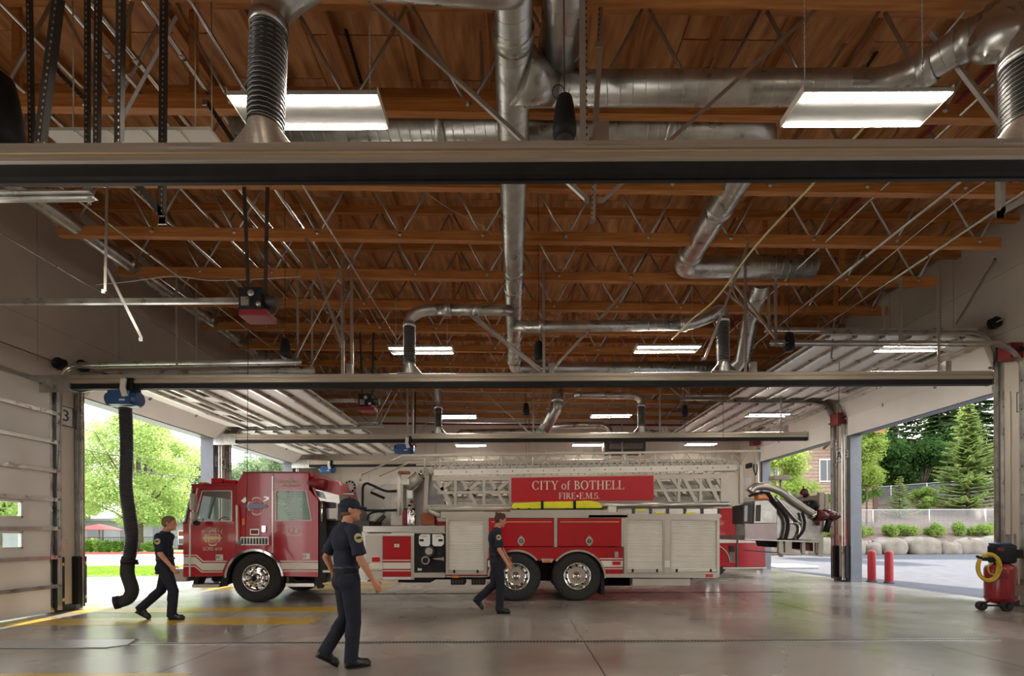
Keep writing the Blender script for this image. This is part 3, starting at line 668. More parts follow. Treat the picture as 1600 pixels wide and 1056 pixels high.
h = hood(x, 13.95, 5.12, 0.105, 'dark corrugated hose drop on the third rail at right', 0.0, 0.46)
elbow(h, [(x, 13.95, 5.1), (x, 13.95, 5.25), (x - 0.12, 13.95, 5.38), (x - 0.4, 13.95, 5.42), (1.7, 13.95, 5.45)], 0.1)
duct('slanting spiral duct descending behind the second rail at centre', [P(873, 606, 14.1), P(868, 640, 14.2), P(850, 672, 14.4)], 0.17, [(P(873, 606, 14.1), P(852, 668, 14.4))], [(P(871, 625, 14.15), (0, 0.1, -1))])
a, b = P(720, 676, 18.6), P(846, 674, 18.6)
duct('small far spiral duct along the back left of centre', [P(713, 692, 18.6), P(715, 682, 18.6), a, b], 0.13, [(a, b)])
a, b = P(900, 664, 18.6), P(940, 664, 18.6)
duct('small far spiral duct along the back right of centre', [P(858, 666, 18.6), a, P(940, 664, 18.6), P(952, 670, 18.6), P(953, 690, 18.6)], 0.12, [(a, b)])
duct('dark slanting duct behind the right hose drop over the second rail', [P(1140, 580, 12.2), P(1160, 560, 12.0), P(1172, 500, 11.0), P(1190, 440, 10)], 0.19, [])
# ================================================================ light fixtures
M_lhouse = mat('light_housing', (0.30, 0.29, 0.27), 0.5)
def light(i, x, Y, z, label):
    t = thing('ceiling_light', label, 'light', (x, Y, z), 'hanging linear ceiling lights')
    L, w = 1.22, 0.34
    pr = [(Y - w / 2, z), (Y - w / 2, z + 0.035), (Y - w / 2 + 0.05, z + 0.06), (Y + w / 2 - 0.05, z + 0.06), (Y + w / 2, z + 0.035), (Y + w / 2, z)]
    MB().prism(pr, x - L / 2, x + L / 2, 'X').build('housing', M_lhouse, t)
    for dy in (-0.148, -0.098, 0.15):
        MB().b2((x - L / 2 + 0.02, Y + dy - 0.011, z - 0.009), (x + L / 2 - 0.02, Y + dy + 0.011, z)).build('lamp_tube', M_lamp, t)
    for sx in (-1, 1):
        MB().b2((x + sx * L / 2, Y - w / 2, z - 0.005), (x + sx * (L / 2 + 0.006), Y + w / 2, z + 0.06)).build('end_plate', M_white, t)
    top = roofz(x, 7.75) if Y < 5 else roofz(x, 6.42)
    for sx in (-1, 1):
        m = MB(); xx = x + sx * 0.5
        m.cyl((xx, Y, z + 0.05), (xx, Y, top), 0.003, n=5); k = z + 0.08
        while k < top: m.box((xx, Y, k), (0.012, 0.005, 0.018)); k += 0.045
        m.build('chain', M_chain, t)
    return t
LR = [(4.1, [(-1.72, 'left of the large hose on'), (2.97, 'at right on')]), (9.42, [(-1.82, 'left over'), (2.96, 'centre right over'), (7.72, 'far right over')]),
      (14.75, [(-1.8, 'left over'), (2.92, 'centre right over'), (7.7, 'far right over')]), (19.55, [(-1.8, 'left over'), (2.92, 'centre over'), (7.5, 'right over')])]
k = 0
nm = ['the nearest rail', 'the second rail', 'the third rail', 'the back wall']
for r_, (Y, xs) in enumerate(LR):
    for x, w in xs:
        light(k, x, Y, 5.03, 'glowing linear ceiling light hanging %s %s' % (w, nm[r_])); k += 1
for yy_, rn_ in ((-1.1, 'first'), (-6.2, 'second')):  # unseen lamp rows; the farther one is added for light from the front
    for x, w in ((-1.8, 'left'), (2.95, 'centre'), (7.6, 'right')):
        light(k, x, yy_, 5.03, 'glowing linear ceiling light in the %s unseen row behind the camera at %s' % (rn_, w))
light(k, -6.5, 4.1, 5.03, 'glowing linear ceiling light out of frame at far left')
light(k, -6.5, -1.1, 5.03, 'glowing linear ceiling light behind the camera at far left')
light(k, 7.6, 4.1, 5.03, 'glowing linear ceiling light out of frame at far right')
# ================================================================ pendant speakers
def speaker(px, py, Y, label, sc=1.0, topz=7.94):
    c = P(px, py, Y); t = thing('pendant_speaker', label, 'speaker', c, 'black pendant speakers')
    z = c.z
    pr = [(0, -0.17), (0.07, -0.168), (0.098, -0.13), (0.1, -0.09), (0.092, 0), (0.08, 0.1), (0.065, 0.17), (0.04, 0.19), (0, 0.195)]
    MB().lathe([(r * sc, h * sc) for r, h in pr], c, 'Z', 24).build('housing', M_black, t)
    MB().lathe([(0, -0.172 * sc), (0.066 * sc, -0.17 * sc), (0.068 * sc, -0.165 * sc)], c, 'Z', 20).build('grille', M_dark, t)
    top = roofz(c.x, topz)
    MB().cyl(c + V(0, 0, 0.18 * sc), (c.x, Y, top), 0.005, n=6).build('cord', M_black, t)
    MB().sweep([c + V(0, 0, 0.2 * sc) + V(-0.05 * sc + 0.05 * sc * math.cos(a), 0, 0.06 * sc * math.sin(a) + .03) for a in np.linspace(0, 2 * PI, 14)], 0.004, 6).build('cable_loop', M_black, t)
speaker(882, 186, 4.05, 'large black pendant speaker hanging in front of the middle duct', 1.0, 7.94)
speaker(-6, 178, 3.95, 'black pendant speaker cut by the left frame edge', 1.75, 7.94)
speaker(842, 549, 8.95, 'small black pendant speaker right of the middle duct over the second rail')
speaker(446, 545, 8.95, 'small black pendant speaker over the second rail at left')
speaker(1233, 535, 9.2, 'small black pendant speaker at right beside the open door panels')
speaker(822, 640, 13.8, 'tiny black pendant speaker over the third rail at centre')
speaker(1070, 643, 13.8, 'tiny black pendant speaker over the third rail at right')
# ================================================================ door operators
def operator(x, Y, z, label, tail=None, s=1.0):
    t = thing('door_operator', label, 'door opener', (x, Y, z), 'black and red door openers')
    MB().b2((x - 0.2 * s, Y - 0.15, z - 0.1), (x + 0.12 * s, Y + 0.15, z + 0.22)).build('housing', M_black, t, bevel=0.012)
    MB().cyl((x + 0.1 * s, Y - 0.02, z + 0.06), (x + 0.28 * s, Y - 0.02, z + 0.06), 0.085, n=18).build('motor', M_dark, t)
    MB().b2((x - 0.19 * s, Y - 0.17, z - 0.19), (x + 0.2 * s, Y + 0.13, z - 0.1)).build('red_cover', M_redm, t, bevel=0.01)
    MB().lathe([(0, -0.17), (0.035, -0.17), (0.045, -0.165), (0.045, -0.15)], (x - 0.02, Y, z + 0.13), 'Y', 14).build('gear', M_strut, t)
    MB().lathe([(0, -0.17), (0.03, -0.17), (0.035, -0.15)], (x + 0.08, Y, z - 0.02), 'Y', 12).build('knob', M_strut, t)
    MB().b2((x - 0.15, Y - 0.18, z - 0.05), (x - 0.04, Y - 0.15, z + 0.07)).build('junction_box', M_galv, t)
    for dx in (-0.14, 0.1): MB().bar((x + dx, Y, z + 0.2), (x + dx * 1.4, Y, roofz(x, 6.42)), 0.05, 0.01, (0, 1, 0)).build('hanger', M_dark, t)
    if tail is not None:
        MB().b2((tail, Y - 0.03, z + 0.06), (x - 0.15 if tail < x else x + .15, Y + 0.03, z + 0.13)).build('trolley_rail', M_galv, t)
    return t
operator(-3.66, 6.9, 4.70, 'black door opener with red cover hanging at left below the roof', XL + 0.15)
operator(-3.62, 11.9, 4.66, 'black door opener with red cover behind the second rail, left of centre', XL + 0.15)
operator(-3.62, 16.9, 4.66, 'black door opener with red cover over the back left bay', XL + 0.15, 0.9)
for k, (px, py, Y, w, h, lab) in enumerate([(1594, 550, 9.35, 0.26, 0.3, 'dark red box on the right wall above the compressor'), (1315, 655, 14.3, 0.3, 0.34, 'dark red box on the right pillar under the open door'), (1180, 690, 18.9, 0.3, 0.3, 'dark red box high on the far right wall')]):
    c = P(px, py, Y); c.x = min(c.x, XR - 0.16)
    t = thing('door_opener_box', lab, 'box', c)
    MB().b2(c - V(w / 2, w / 2, h / 2), c + V(w / 2, w / 2, h / 2)).build('cover', M_redm, t, bevel=0.02)
    MB().b2(c - V(w / 2 - 0.02, -w / 2 + 0.0, h / 2 - 0.02), c + V(w / 2, w / 2 + 0.06, h / 2)).build('back_plate', M_black, t)
    MB().cyl(c + V(0.05, -w / 2 - 0.03, 0), c + V(0.05, -w / 2, 0), 0.05, n=14).build('cap', M_black, t)
# ================================================================ hose reels on the rails
def reel(px, py, Y, label, big=True):
    c = P(px, py, Y); c.y = Y - 0.0
    t = thing('hose_reel', label, 'hose reel', c, 'blue reel trolleys under the rails')
    s = 1.0 if big else 0.85
    MB().cyl(c - V(0.28 * s, 0, 0), c + V(0.28 * s, 0, 0), 0.13 * s, n=20).b2(c - V(0.2 * s, 0.15, 0.12), c + V(0.2 * s, 0.15, 0.13)).build('body', M_blue, t, bevel=0.015)
    MB().b2(c + V(0.02, -0.155, -0.06), c + V(0.12, -0.15, -0.03)).build('label_plate', M_white, t)
    MB().prism([(c.x + 0.08, c.z + 0.32), (c.x + 0.17, c.z + 0.32), (c.x + 0.15, c.z + 0.16), (c.x + 0.2, c.z + 0.02), (c.x + 0.1, c.z + 0.0), (c.x + 0.06, c.z + 0.15)], Y - 0.19, Y - 0.16).build('bracket', M_white, t)
    MB().b2(c + V(0.1, -0.1, 0.1), c + V(0.22, 0.1, 0.36)).build('trolley', M_black, t)
    MB().cyl(c - V(0.36 * s, 0, -0.02), c - V(0.27 * s, 0, -0.02), 0.02, n=8).build('inlet', M_galv, t)
    return t, c
t, c = reel(195, 624, 8.75, 'blue reel trolley under the second rail at left with hanging hose')
hz = [P(196, 638, 8.75), P(198, 700, 8.72), P(197, 760, 8.7), P(203, 810, 8.65), P(206, 840, 8.6), P(202, 872, 8.6)]
ht = thing('exhaust_hose', 'long black corrugated exhaust hose hanging from the blue reel at left', 'hose', P(203, 945, 8.6))
m = MB(); corr(m, smoothpath(hz, 8), 0.098, 0.035, 0.006, 22); m.build('corrugated_hose', M_hose, ht)
low = smoothpath([P(201, 870, 8.6), P(199, 895, 8.6), P(205, 915, 8.6), P(206, 925, 8.6), P(199, 936, 8.58), P(183, 941, 8.5)], 6)
MB().sweep(low, [0.105 - 0.0 * i for i in range(len(low))], 20).build('nozzle_sleeve', M_rubber, ht)
MB().sweep([P(202, 874, 8.6), P(201.6, 880, 8.6)], 0.128, 20).build('clamp_ring', M_black, ht)
MB().b2(P(208, 876, 8.6) - V(0, 0.02, 0.02), P(214, 882, 8.6) + V(0.02, 0.02, 0)).build('clamp_screw', M_black, ht)
MB().sweep([P(187, 940, 8.52), P(178, 942, 8.48)], [0.115, 0.118], 20).build('end_ring', M_black, ht)
reel(632, 702, 13.95, 'blue reel trolley under the third rail above the turntable')
reel(512, 734, 18.9, 'light blue reel trolley on the farthest rail behind the cab')
# heater hanging near the back wall, ducts of it
c = P(982, 699, 19.2)
t = thing('unit_heater', 'dark louvred unit heater hanging by the back wall', 'heater', c)
MB().b2(c - V(0.95, 0.25, 0.28), c + V(0.62, 0.3, 0.28)).build('housing', M_dark, t, bevel=0.02)
m = MB()
for k in range(22): m.bar(c + V(-0.8 + k * 0.06, -0.27, -0.1), c + V(-0.77 + k * 0.06, -0.27, 0.12), 0.01, 0.02)
m.build('louvre', M_strut, t)
MB().b2(c - V(1.02, 0.2, 0.3), c + V(-0.97, 0.2, 0.3)).build('side_plate', M_galv, t)
for dx in (-0.8, 0.5): MB().cyl(c + V(dx, 0, 0.28), V(c.x + dx, c.y, roofz(c.x, 6.42)), 0.008, n=6).build('rod', M_strut, t)
# pale panel hanging near the left wall above the nearest rail
a, b = P(66, 204, 4.5), P(328, 204, 4.5)
t = thing('ceiling_baffle', 'pale white panel hanging behind the dark uprights at upper left', 'panel', ((a.x + b.x) / 2, 4.9, a.z))
MB().b2((a.x, 4.5, a.z), (b.x, 4.95, a.z + 0.03)).build('sheet', M_doorw, t)
for x in np.linspace(a.x + 0.3, b.x - 0.3, 4): MB().b2((x - 0.01, 4.5, a.z - 0.012), (x + 0.01, 4.95, a.z)).build('rib', M_doorw, t)
for x in (a.x + 0.2, b.x - 0.2):
    for y in (4.6, 4.85): MB().cyl((x, y, a.z + 0.03), (x, y, roofz(x, 7.7)), 0.006, n=6).build('rod', M_strut, t)
# red sprinkler pipe near the back and a thin one at right
t = thing('sprinkler_pipe', 'red sprinkler pipe along the back wall just under the roof', 'pipe', (0, 20.7, 6.2))
MB().cyl((XL + 0.1, 20.7, 6.24), (XR - 0.1, 20.7, 6.04), 0.045, n=12).build('pipe', M_redm, t)
for x in (-6, -2, 2, 6): MB().cyl((x, 20.7, 6.2), (x, 20.7, 6.45), 0.01, n=6).build('rod', M_strut, t)
t = thing('sprinkler_pipe', 'thin red sprinkler pipe among the trusses at upper right', 'pipe', (5, 12, 7))
MB().cyl((5.9, 2, 7.15), (5.9, 20.6, 7.15), 0.03, n=10).build('pipe', M_redm, t)
# ================================================================ plates and bumpers on the pillars
B_R = Matrix(((0, 0, -1), (-1, 0, 0), (0, 1, 0)))    # for left wall: text faces +X ; columns below
def basis_left():  # text x -> +Y (towards back) , y -> Z, normal -> +X ... seen from inside left wall facing +X, reading direction is -Y? handled by mirror check
    return Matrix(((0, 0, 1), (1, 0, 0), (0, 1, 0)))
def basis_right():
    return Matrix(((0, 0, -1), (-1, 0, 0), (0, 1, 0)))
M_ink = mat('sign_ink', (0.03, 0.03, 0.035), 0.5)
M_sign = mat('sign_plate', (0.62, 0.60, 0.56), 0.4)
def sign(side, y, z, ch, label, s=0.3):
    X = XL + 0.012 if side == 'left' else XR - 0.012; d = 1 if side == 'left' else -1
    t = thing('bay_sign', label, 'sign', (X, y, z), 'bay letter plates on the pillars')
    MB().b2((X, y - s / 2, z - s * 0.62), (X + d * 0.008, y + s / 2, z + s * 0.62)).build('plate', M_sign, t)
    m = MB(); w = 0.008
    for a, b in (((-s / 2, -s * .62), (s / 2, -s * .62)), ((-s / 2, s * .62), (s / 2, s * .62)), ((-s / 2, -s * .62), (-s / 2, s * .62)), ((s / 2, -s * .62), (s / 2, s * .62))):
        m.b2((X + d * 0.008, y + a[0] - w, z + a[1] - w), (X + d * 0.011, y + b[0] + w, z + b[1] + w))
    m.build('border', M_ink, t)
    text('character', ch, s * 1.05, (X + d * 0.012, y, z), M_ink, t, basis=basis_left() if side == 'left' else basis_right())
sign('left', 9.13, 3.79, 'A', 'plate reading A on the left pillar')
sign('left', 9.44, 3.79, '3', 'plate reading 3 on the left pillar')
sign('left', 14.25, 3.62, 'A', 'small plate reading A on the far left pillar', 0.28)
sign('left', 14.52, 3.62, '4', 'plate reading 4 on the far left pillar', 0.28)
sign('right', 9.22, 3.95, 'A', 'plate reading A at the right frame edge')
sign('right', 14.52, 3.75, 'A', 'plate reading A on the right pillar behind the bucket', 0.32)
sign('right', 14.2, 3.75, '2', 'partly hidden plate on the right pillar', 0.2)
M_haz = mat('hazard_yellow', (0.7, 0.5, 0.05), 0.5)
def bumpers(side, y, lab):
    X = XL if side == 'left' else XR; d = 1 if side == 'left' else -1
    t = thing('corner_guard', 'black padded corner guard at the foot of ' + lab, 'guard', (X, y, 0), 'black corner guards on the pillars')
    MB().b2((X + d * 0.01, y - 0.1, 0.1), (X + d * 0.14, y + 0.1, 1.05)).build('pad', M_black, t, bevel=0.012)
    for zz_ in (0.2, 0.88): MB().b2((X + d * 0.14, y + 0.04, zz_), (X + d * 0.145, y + 0.08, zz_ + 0.06)).build('yellow_tab', M_haz, t)
for side, y, lab in (('left', 9.18, 'the left pillar, near side'), ('left', 9.66, 'the left pillar, far side'), ('left', 14.66, 'the far left pillar'), ('right', 14.18, 'the right pillar, near side'), ('right', 14.66, 'the right pillar, far side'), ('left', 14.18, 'the far left pillar, near side')):
    bumpers(side, y, lab)
for side, y, z, lab in (('left', 9.35, 1.28, 'the left pillar'), ('right', 9.5, 1.3, 'the right pillar beside the compressor'), ('right', 14.4, 1.25, 'the right pillar by the bucket')):
    X = XL if side == 'left' else XR; d = 1 if side == 'left' else -1
    t = thing('switch_box', 'small grey switch box on ' + lab, 'switch', (X, y, z))
    MB().b2((X, y - 0.09, z - 0.1), (X + d * 0.07, y + 0.09, z + 0.1)).build('housing', M_galv, t, bevel=0.01)
    MB().cyl((X + d * 0.02, y, z + 0.1), (X + d * 0.02, y, 4.2), 0.01, n=8).build('conduit', M_wall, t)
# ================================================================ ladder truck
TY = 10.34; TB = 12.86
def T(px, py, Y=TY): p = P(px, py, Y); return (p.x, p.z)
def z1(x, y): return (270 + x / 4, 700 + y / 4)
def z2(x, y): return (590 + x / 4, 700 + y / 4)
def z3(x, y): return (920 + x / 4, 680 + y / 4)
def zm(x, y): return (480 + x / 7.04, 720 + y / 7.04)
def zb(x, y): return (1160 + x / 5.87, 700 + y / 5.87)
def TT(f, pts, Y=TY): return [T(*f(*p), Y) for p in pts]
truck = thing('ladder_truck', 'red and silver fire ladder truck reading CITY of BOTHELL parked across the bay', 'fire truck', (T(700, 900)[0], (TY + TB) / 2, 0))
def side(name, f, pts, m, y0=TY - 0.012, y1=TY, parent=None, bevel=0, ref=TY):
    return MB().prism(TT(f, pts, ref), y0, y1).build(name, m, parent or truck, bevel=bevel)
def rect(x0, y0, x1, y1): return [(x0, y0), (x1, y0), (x1, y1), (x0, y1)]
wx, wz = T(*z1(515, 812)); wr = 0.535
# --- cab shell (near side with real window holes)
archc = [(515 + 172 * math.cos(math.radians(a)), 815 - 172 * math.sin(math.radians(a))) for a in range(5, 176, 10)]
outl = [(65, 805), (65, 480), (78, 440), (122, 235), (400, 226), (441, 152), (848, 152), (850, 258), (908, 330), (908, 805)] + [(a if a < 688 else 688, min(b, 805)) for a, b in archc]
win_f = [(190, 270), (362, 270), (366, 276), (366, 448), (362, 453), (146, 453), (143, 446), (186, 274)]
win_r = [(652, 268), (826, 268), (832, 274), (864, 446), (860, 450), (652, 450), (648, 445), (648, 272)]
cab = plate('cab_side', TT(z1, outl), [TT(z1, win_f), TT(z1, win_r)], TY, TY + 0.05, M_red, truck)
cab2 = plate('cab_side', TT(z1, outl), [TT(z1, win_f), TT(z1, win_r)], TB - 0.05, TB, M_red, truck)
top = TT(z1, [(122, 235), (400, 226), (441, 152), (848, 152)])
m = MB()
for a, b in zip(top[:-1], top[1:]): m.prism([a, b, (b[0], b[1] - 0.04), (a[0], a[1] - 0.04)], TY + 0.05, TB - 0.05)
m.build('cab_roof', M_red, truck)
fr = TT(z1, [(65, 805), (65, 480)]); m = MB(); m.prism([fr[0], fr[1], (fr[1][0] + 0.05, fr[1][1]), (fr[0][0] + 0.05, fr[0][1])], TY + 0.05, TB - 0.05)
a, b = TT(z1, [(110, 290), (122, 235)]); m.prism([a, b, (b[0] + 0.05, b[1]), (a[0] + 0.05, a[1])], TY + 0.05, TB - 0.05); m.build('cab_front', M_red, truck)
rb = TT(z1, [(850, 152), (908, 330), (908, 805)]); m = MB()
m.prism([rb[0], rb[1], rb[2], (rb[2][0] - 0.05, rb[2][1]), (rb[1][0] - 0.05, rb[1][1]), (rb[0][0] - 0.05, rb[0][1])], TY + 0.05, TB - 0.05).build('cab_back_wall', M_red, truck)
# windshield wrapping the front corner
a, b = TT(z1, [(66, 472), (118, 262)])
MB().prism([a, b, (b[0] + 0.03, b[1]), (a[0] + 0.03, a[1])], TY - 0.006, TB - 0.1).build('windshield', M_gglass, truck)
side('windshield_side', z1, [(66, 472), (82, 470), (134, 265), (122, 250)], M_gglass)
MB().prism([T(*z1(66, 476)), T(*z1(84, 476)), T(*z1(138, 262)), T(*z1(128, 262)), T(*z1(78, 462)), T(*z1(66, 466))], TY - 0.016, TY - 0.008).build('windshield_trim', M_dark, truck)
for nm_, w_ in (('door_window', win_f), ('door_window', win_r)):
    g = plate(nm_, TT(z1, w_), [], TY + 0.012, TY + 0.02, M_glass if w_ is win_f else M_gglass, truck)
    cx = sum(p[0] for p in w_) / len(w_); cy = sum(p[1] for p in w_) / len(w_)
    o2 = [(cx + (x - cx) * 1.055, cy + (y - cy) * 1.055) for x, y in w_]
    plate('window_trim', TT(z1, o2), [TT(z1, w_)], TY - 0.012, TY + 0.0, M_white, g)
plate('door_window', TT(z1, win_f), [], TB - 0.03, TB - 0.02, M_glass, truck); plate('door_window', TT(z1, win_r), [], TB - 0.03, TB - 0.02, M_dglass, truck)
bl = MB()
for k in range(12):
    y = 282 + k * 14; (xa, za), (xb, zb_) = TT(z1, [(654, y), (810, y)]); bl.b2((xa, TY + 0.06, za - 0.015), (xb, TY + 0.075, za + 0.015))
bl.build('window_blind', M_white, truck, kind='stuff')
side('window_divider', z1, rect(808, 270, 822, 450), M_dark, TY + 0.02, TY + 0.05)
# interior: seat, steering wheel, dashboard
xa, za = T(*z1(300, 500))
MB().b2((xa - 0.1, TY + 0.3, za - 0.35), (xa + 0.5, TY + 0.9, za - 0.2)).b2((xa + 0.35, TY + 0.3, za - 0.2), (xa + 0.5, TY + 0.9, za + 0.45)).build('driver_seat', M_black, truck, bevel=0.04)
MB().b2((T(*z1(90, 500))[0], TY + 0.1, za - 0.4), (T(*z1(190, 500))[0], TB - 0.1, za + 0.04)).build('dashboard', M_black, truck, bevel=0.03)
MB().sweep([V(xa - 0.35 + 0.1 * math.cos(t), TY + 0.6 + 0.22 * math.sin(t), za + 0.1 + 0.16 * math.cos(t)) for t in np.linspace(0, 2 * PI, 20)], 0.015, 8).build('steering_wheel', M_black, truck)
MB().bar(P(*z1(225, 440), TY + 0.5), P(*z1(265, 300), TY + 0.5), 0.03, 0.03).bar(P(*z1(225, 440), TB - 0.3), P(*z1(250, 300), TB - 0.3), 0.05, 0.05).build('window_pillar', M_black, truck)
# door seams and pillars
for x, ya, yb in ((625, 175, 655),): side('door_seam', z1, rect(x - 4, ya, x + 4, yb), M_alu, TY - 0.014)
for x, ya, yb in ((395, 232, 660), (630, 160, 265)): side('door_gap', z1, rect(x - 1.5, ya, x + 1.5, yb), M_dark, TY - 0.004)
side('front_edge_trim', z1, [(104, 805), (112, 805), (114, 480), (150, 300), (160, 250), (152, 250), (142, 300), (104, 480)], M_white, TY - 0.014)
side('roof_edge_trim', z1, [(438, 148), (850, 148), (850, 156), (442, 156)], M_redm, TY - 0.03)
side('roof_edge_trim', z1, [(120, 226), (396, 220), (398, 230), (122, 238)], M_redm, TY - 0.03)
# white reflective bands
def bands(f, segs, mt, name='white_stripe'):
    for s_ in segs: side(name, f, s_, mt, TY - 0.006)
side('white_stripe', z1, [(66, 680), (142, 680), (184, 718), (334, 718), (312, 764), (184, 764), (142, 726), (66, 726)], M_white, TY - 0.006)
side('thin_stripe', z1, [(66, 666), (150, 666), (192, 704), (340, 704), (338, 711), (188, 711), (146, 673), (66, 673)], M_white, TY - 0.006)
side('thin_stripe', z1, [(66, 735), (140, 735), (182, 770), (312, 770), (310, 777), (180, 777), (138, 742), (66, 742)], M_white, TY - 0.006)
for a, b, c, d, n_ in ((672, 703, 908, 710, 'thin_stripe'), (676, 717, 908, 757, 'white_stripe'), (684, 765, 908, 772, 'thin_stripe')): side(n_, z1, rect(a, b, c, d), M_white, TY - 0.006)
def arch(f, cx, cy, r0, r1, a0, a1, name, m, y0, y1, clipy=None, parent=None, n=20):
    P1 = [(cx + r1 * math.cos(math.radians(a)), cy - r1 * math.sin(math.radians(a))) for a in np.linspace(a0, a1, n)]
    P0 = [(cx + r0 * math.cos(math.radians(a)), cy - r0 * math.sin(math.radians(a))) for a in np.linspace(a0, a1, n)]
    m_ = MB()
    for i in range(n - 1): m_.prism(TT(f, [P1[i], P1[i + 1], P0[i + 1], P0[i]]), y0, y1)
    return m_.build(name, m, parent or truck)
arch(z1, 515, 815, 172, 186, 5, 178, 'wheel_arch_trim', M_chrome, TY - 0.05, TY + 0.02)
arch(z1, 515, 815, 168, 174, -3, 183, 'wheel_well', M_black, TY, TY + 0.7)
# lettering and badges on the cab
arc_t = thing
def emblem(cx, cy, r, f, base, inner, ring, name='emblem'):
    x, z = T(*f(cx, cy)); R_ = r / 4 / 73
    pts = []
    for k in range(4):
        for da in (-34, -22, 0, 22, 34):
            a = math.radians(k * 90 + da); rr = R_ * (1.0 if abs(da) < 30 else 0.92); pts.append((x + rr * math.sin(a), z + rr * math.cos(a)))
        a = math.radians(k * 90 + 45); pts.append((x + R_ * 0.62 * math.sin(a), z + R_ * 0.62 * math.cos(a)))
    e = MB().prism(pts, TY - 0.01, TY - 0.002).build(name, base, truck)
    MB().prism([(x + (px - x) * 0.85, z + (pz - z) * 0.85) for px, pz in pts], TY - 0.013, TY - 0.009).build('emblem_field', inner, e)
    MB().lathe([(R_ * 0.52, -0.016), (R_ * 0.6, -0.016), (R_ * 0.6, -0.012)], (x, TY, z), 'Y', 24).build('emblem_ring', ring, e)
    MB().prism([(x - R_ * 1.25, z - R_ * 0.02), (x - R_ * 1.0, z + R_ * 0.2), (x + R_ * 1.0, z + R_ * 0.2), (x + R_ * 1.25, z - R_ * 0.02), (x + R_ * 1.0, z - R_ * 0.2), (x - R_ * 1.0, z - R_ * 0.2)], TY - 0.02, TY - 0.014).build('banner', ring, e)
    return e
M_gold2 = mat('gold_leaf', (0.62, 0.50, 0.22), 0.4, 0.2); M_cream = mat('cream_print', (0.74, 0.66, 0.52), 0.5); M_bgrey = mat('blue_grey_print', (0.26, 0.34, 0.42), 0.5)
e = emblem(250, 562, 50, z1, M_cream, M_red, M_gold2)
e2 = emblem(525, 363, 58, z1, M_cream, mat('pink_red_print', (0.55, 0.08, 0.13), 0.4), M_bgrey)
def letters(name, s_, cx, cy, size, m, f=z1, curve=0.0, parent=None, spacing=1.0, sx=1.0, y=TY - 0.012, shear=0.0):
    x, z = T(*f(cx, cy)); return text(name, s_, size, (x, y, z), m, parent or truck, sx=sx, shear=shear, thick=0.002)
word = 'BOTHELL'
wp = thing
grp = MB().prism([T(*z1(249, 519)), T(*z1(251, 519)), T(*z1(251, 520)), T(*z1(249, 520))], TY - 0.004, TY - 0.002).build('arched_lettering', M_cream, truck)
for k, ch in enumerate(word):
    a = math.radians(-33 + 66 * k / 6); cx = 250 + 108 * math.sin(a); cy = 600 - 92 * math.cos(a)
    x, z = T(*z1(cx, cy)); text('letter', ch, 0.105, (x, TY - 0.012, z), M_cream, grp, basis=Matrix.Rotation(a * 0.8, 3, 'Y') @ Matrix(((1, 0, 0), (0, 0, -1), (0, 1, 0))))
for c_, x_ in (('SCFD #10', 250),): letters('unit_lettering', c_, x_, 630, 0.098, M_cream)
letters('unit_number', 'L142', 762, 519, 0.17, M_white)
for yy in (492, 545): side('number_line', z1, rect(706, yy - 1.5, 818, yy + 1.5), M_white, TY - 0.008)
letters('motto', '"Safeguarding Our', 738, 207, 0.105, M_cream, shear=0.3, sx=0.9); letters('motto', 'Neighbors"', 742, 234, 0.1, M_cream, shear=0.3, sx=0.9)
# axe, hook and bands around the round badge
side('badge_axe', z1, [(428, 330), (455, 303), (462, 330), (450, 345)], M_alu, TY - 0.01); side('badge_hook', z1, [(570, 300), (600, 305), (604, 318), (582, 330), (560, 345), (556, 338), (590, 316), (570, 306)], M_alu, TY - 0.01)
# plates, vents, handles
for a in ((270, 664, 315, 701, 'H'), (812, 658, 858, 694, 'H')):
    p_ = side('reflector_plate', z1, rect(*a[:4]), M_white, TY - 0.01); letters('plate_mark', a[4], a[0] + 14, (a[1] + a[3]) / 2, 0.1, M_ink, parent=p_, y=TY - 0.014)
v_ = side('side_vent', z1, rect(425, 555, 602, 606), M_alu, TY - 0.02)
for k in range(9): side('vent_slot', z1, rect(432 + k * 18.6, 562, 445 + k * 18.6, 600), M_dark, TY - 0.024, TY - 0.019, v_)
side('red_marker_light', z1, rect(484, 505, 541, 543), M_alu, TY - 0.01); side('red_marker_lens', z1, rect(490, 511, 535, 537), M_redm, TY - 0.02)
side('door_handle', z1, [(560, 486), (584, 486), (584, 520), (572, 527), (560, 520)], M_chrome, TY - 0.03)
side('door_handle', z1, rect(412, 575, 430, 606), M_chrome, TY - 0.03)
MB().sweep(smoothpath([P(*z1(399, 365), TY), P(*z1(400, 370), TY - 0.07), P(*z1(401, 480), TY - 0.08), P(*z1(402, 580), TY - 0.07), P(*z1(402, 590), TY)], 4), 0.02, 8).build('grab_bar', M_white, truck)
side('amber_marker', z1, rect(436, 440, 450, 480), M_orange, TY - 0.015)
# mirror
mm = MB().bar(P(*z1(176, 258), TY), P(*z1(176, 270), TY - 0.22), 0.025, 0.025).bar(P(*z1(190, 440), TY), P(*z1(190, 450), TY - 0.22), 0.025, 0.025).build('mirror_arm', M_black, truck)
MB().b2((T(*z1(158, 0))[0], TY - 0.3, T(*z1(0, 392))[1]), (T(*z1(187, 0))[0], TY - 0.16, T(*z1(0, 292))[1])).build('mirror', M_silver, truck, bevel=0.03)
MB().b2((T(*z1(160, 0))[0], TY - 0.3, T(*z1(0, 452))[1]), (T(*z1(187, 0))[0], TY - 0.16, T(*z1(0, 402))[1])).build('mirror', M_silver, truck, bevel=0.03)
x, z = T(*z1(186, 470)); MB().ell((x, TY - 0.22, z), (0.09, 0.06, 0.055)).build('spot_mirror', M_black, truck)
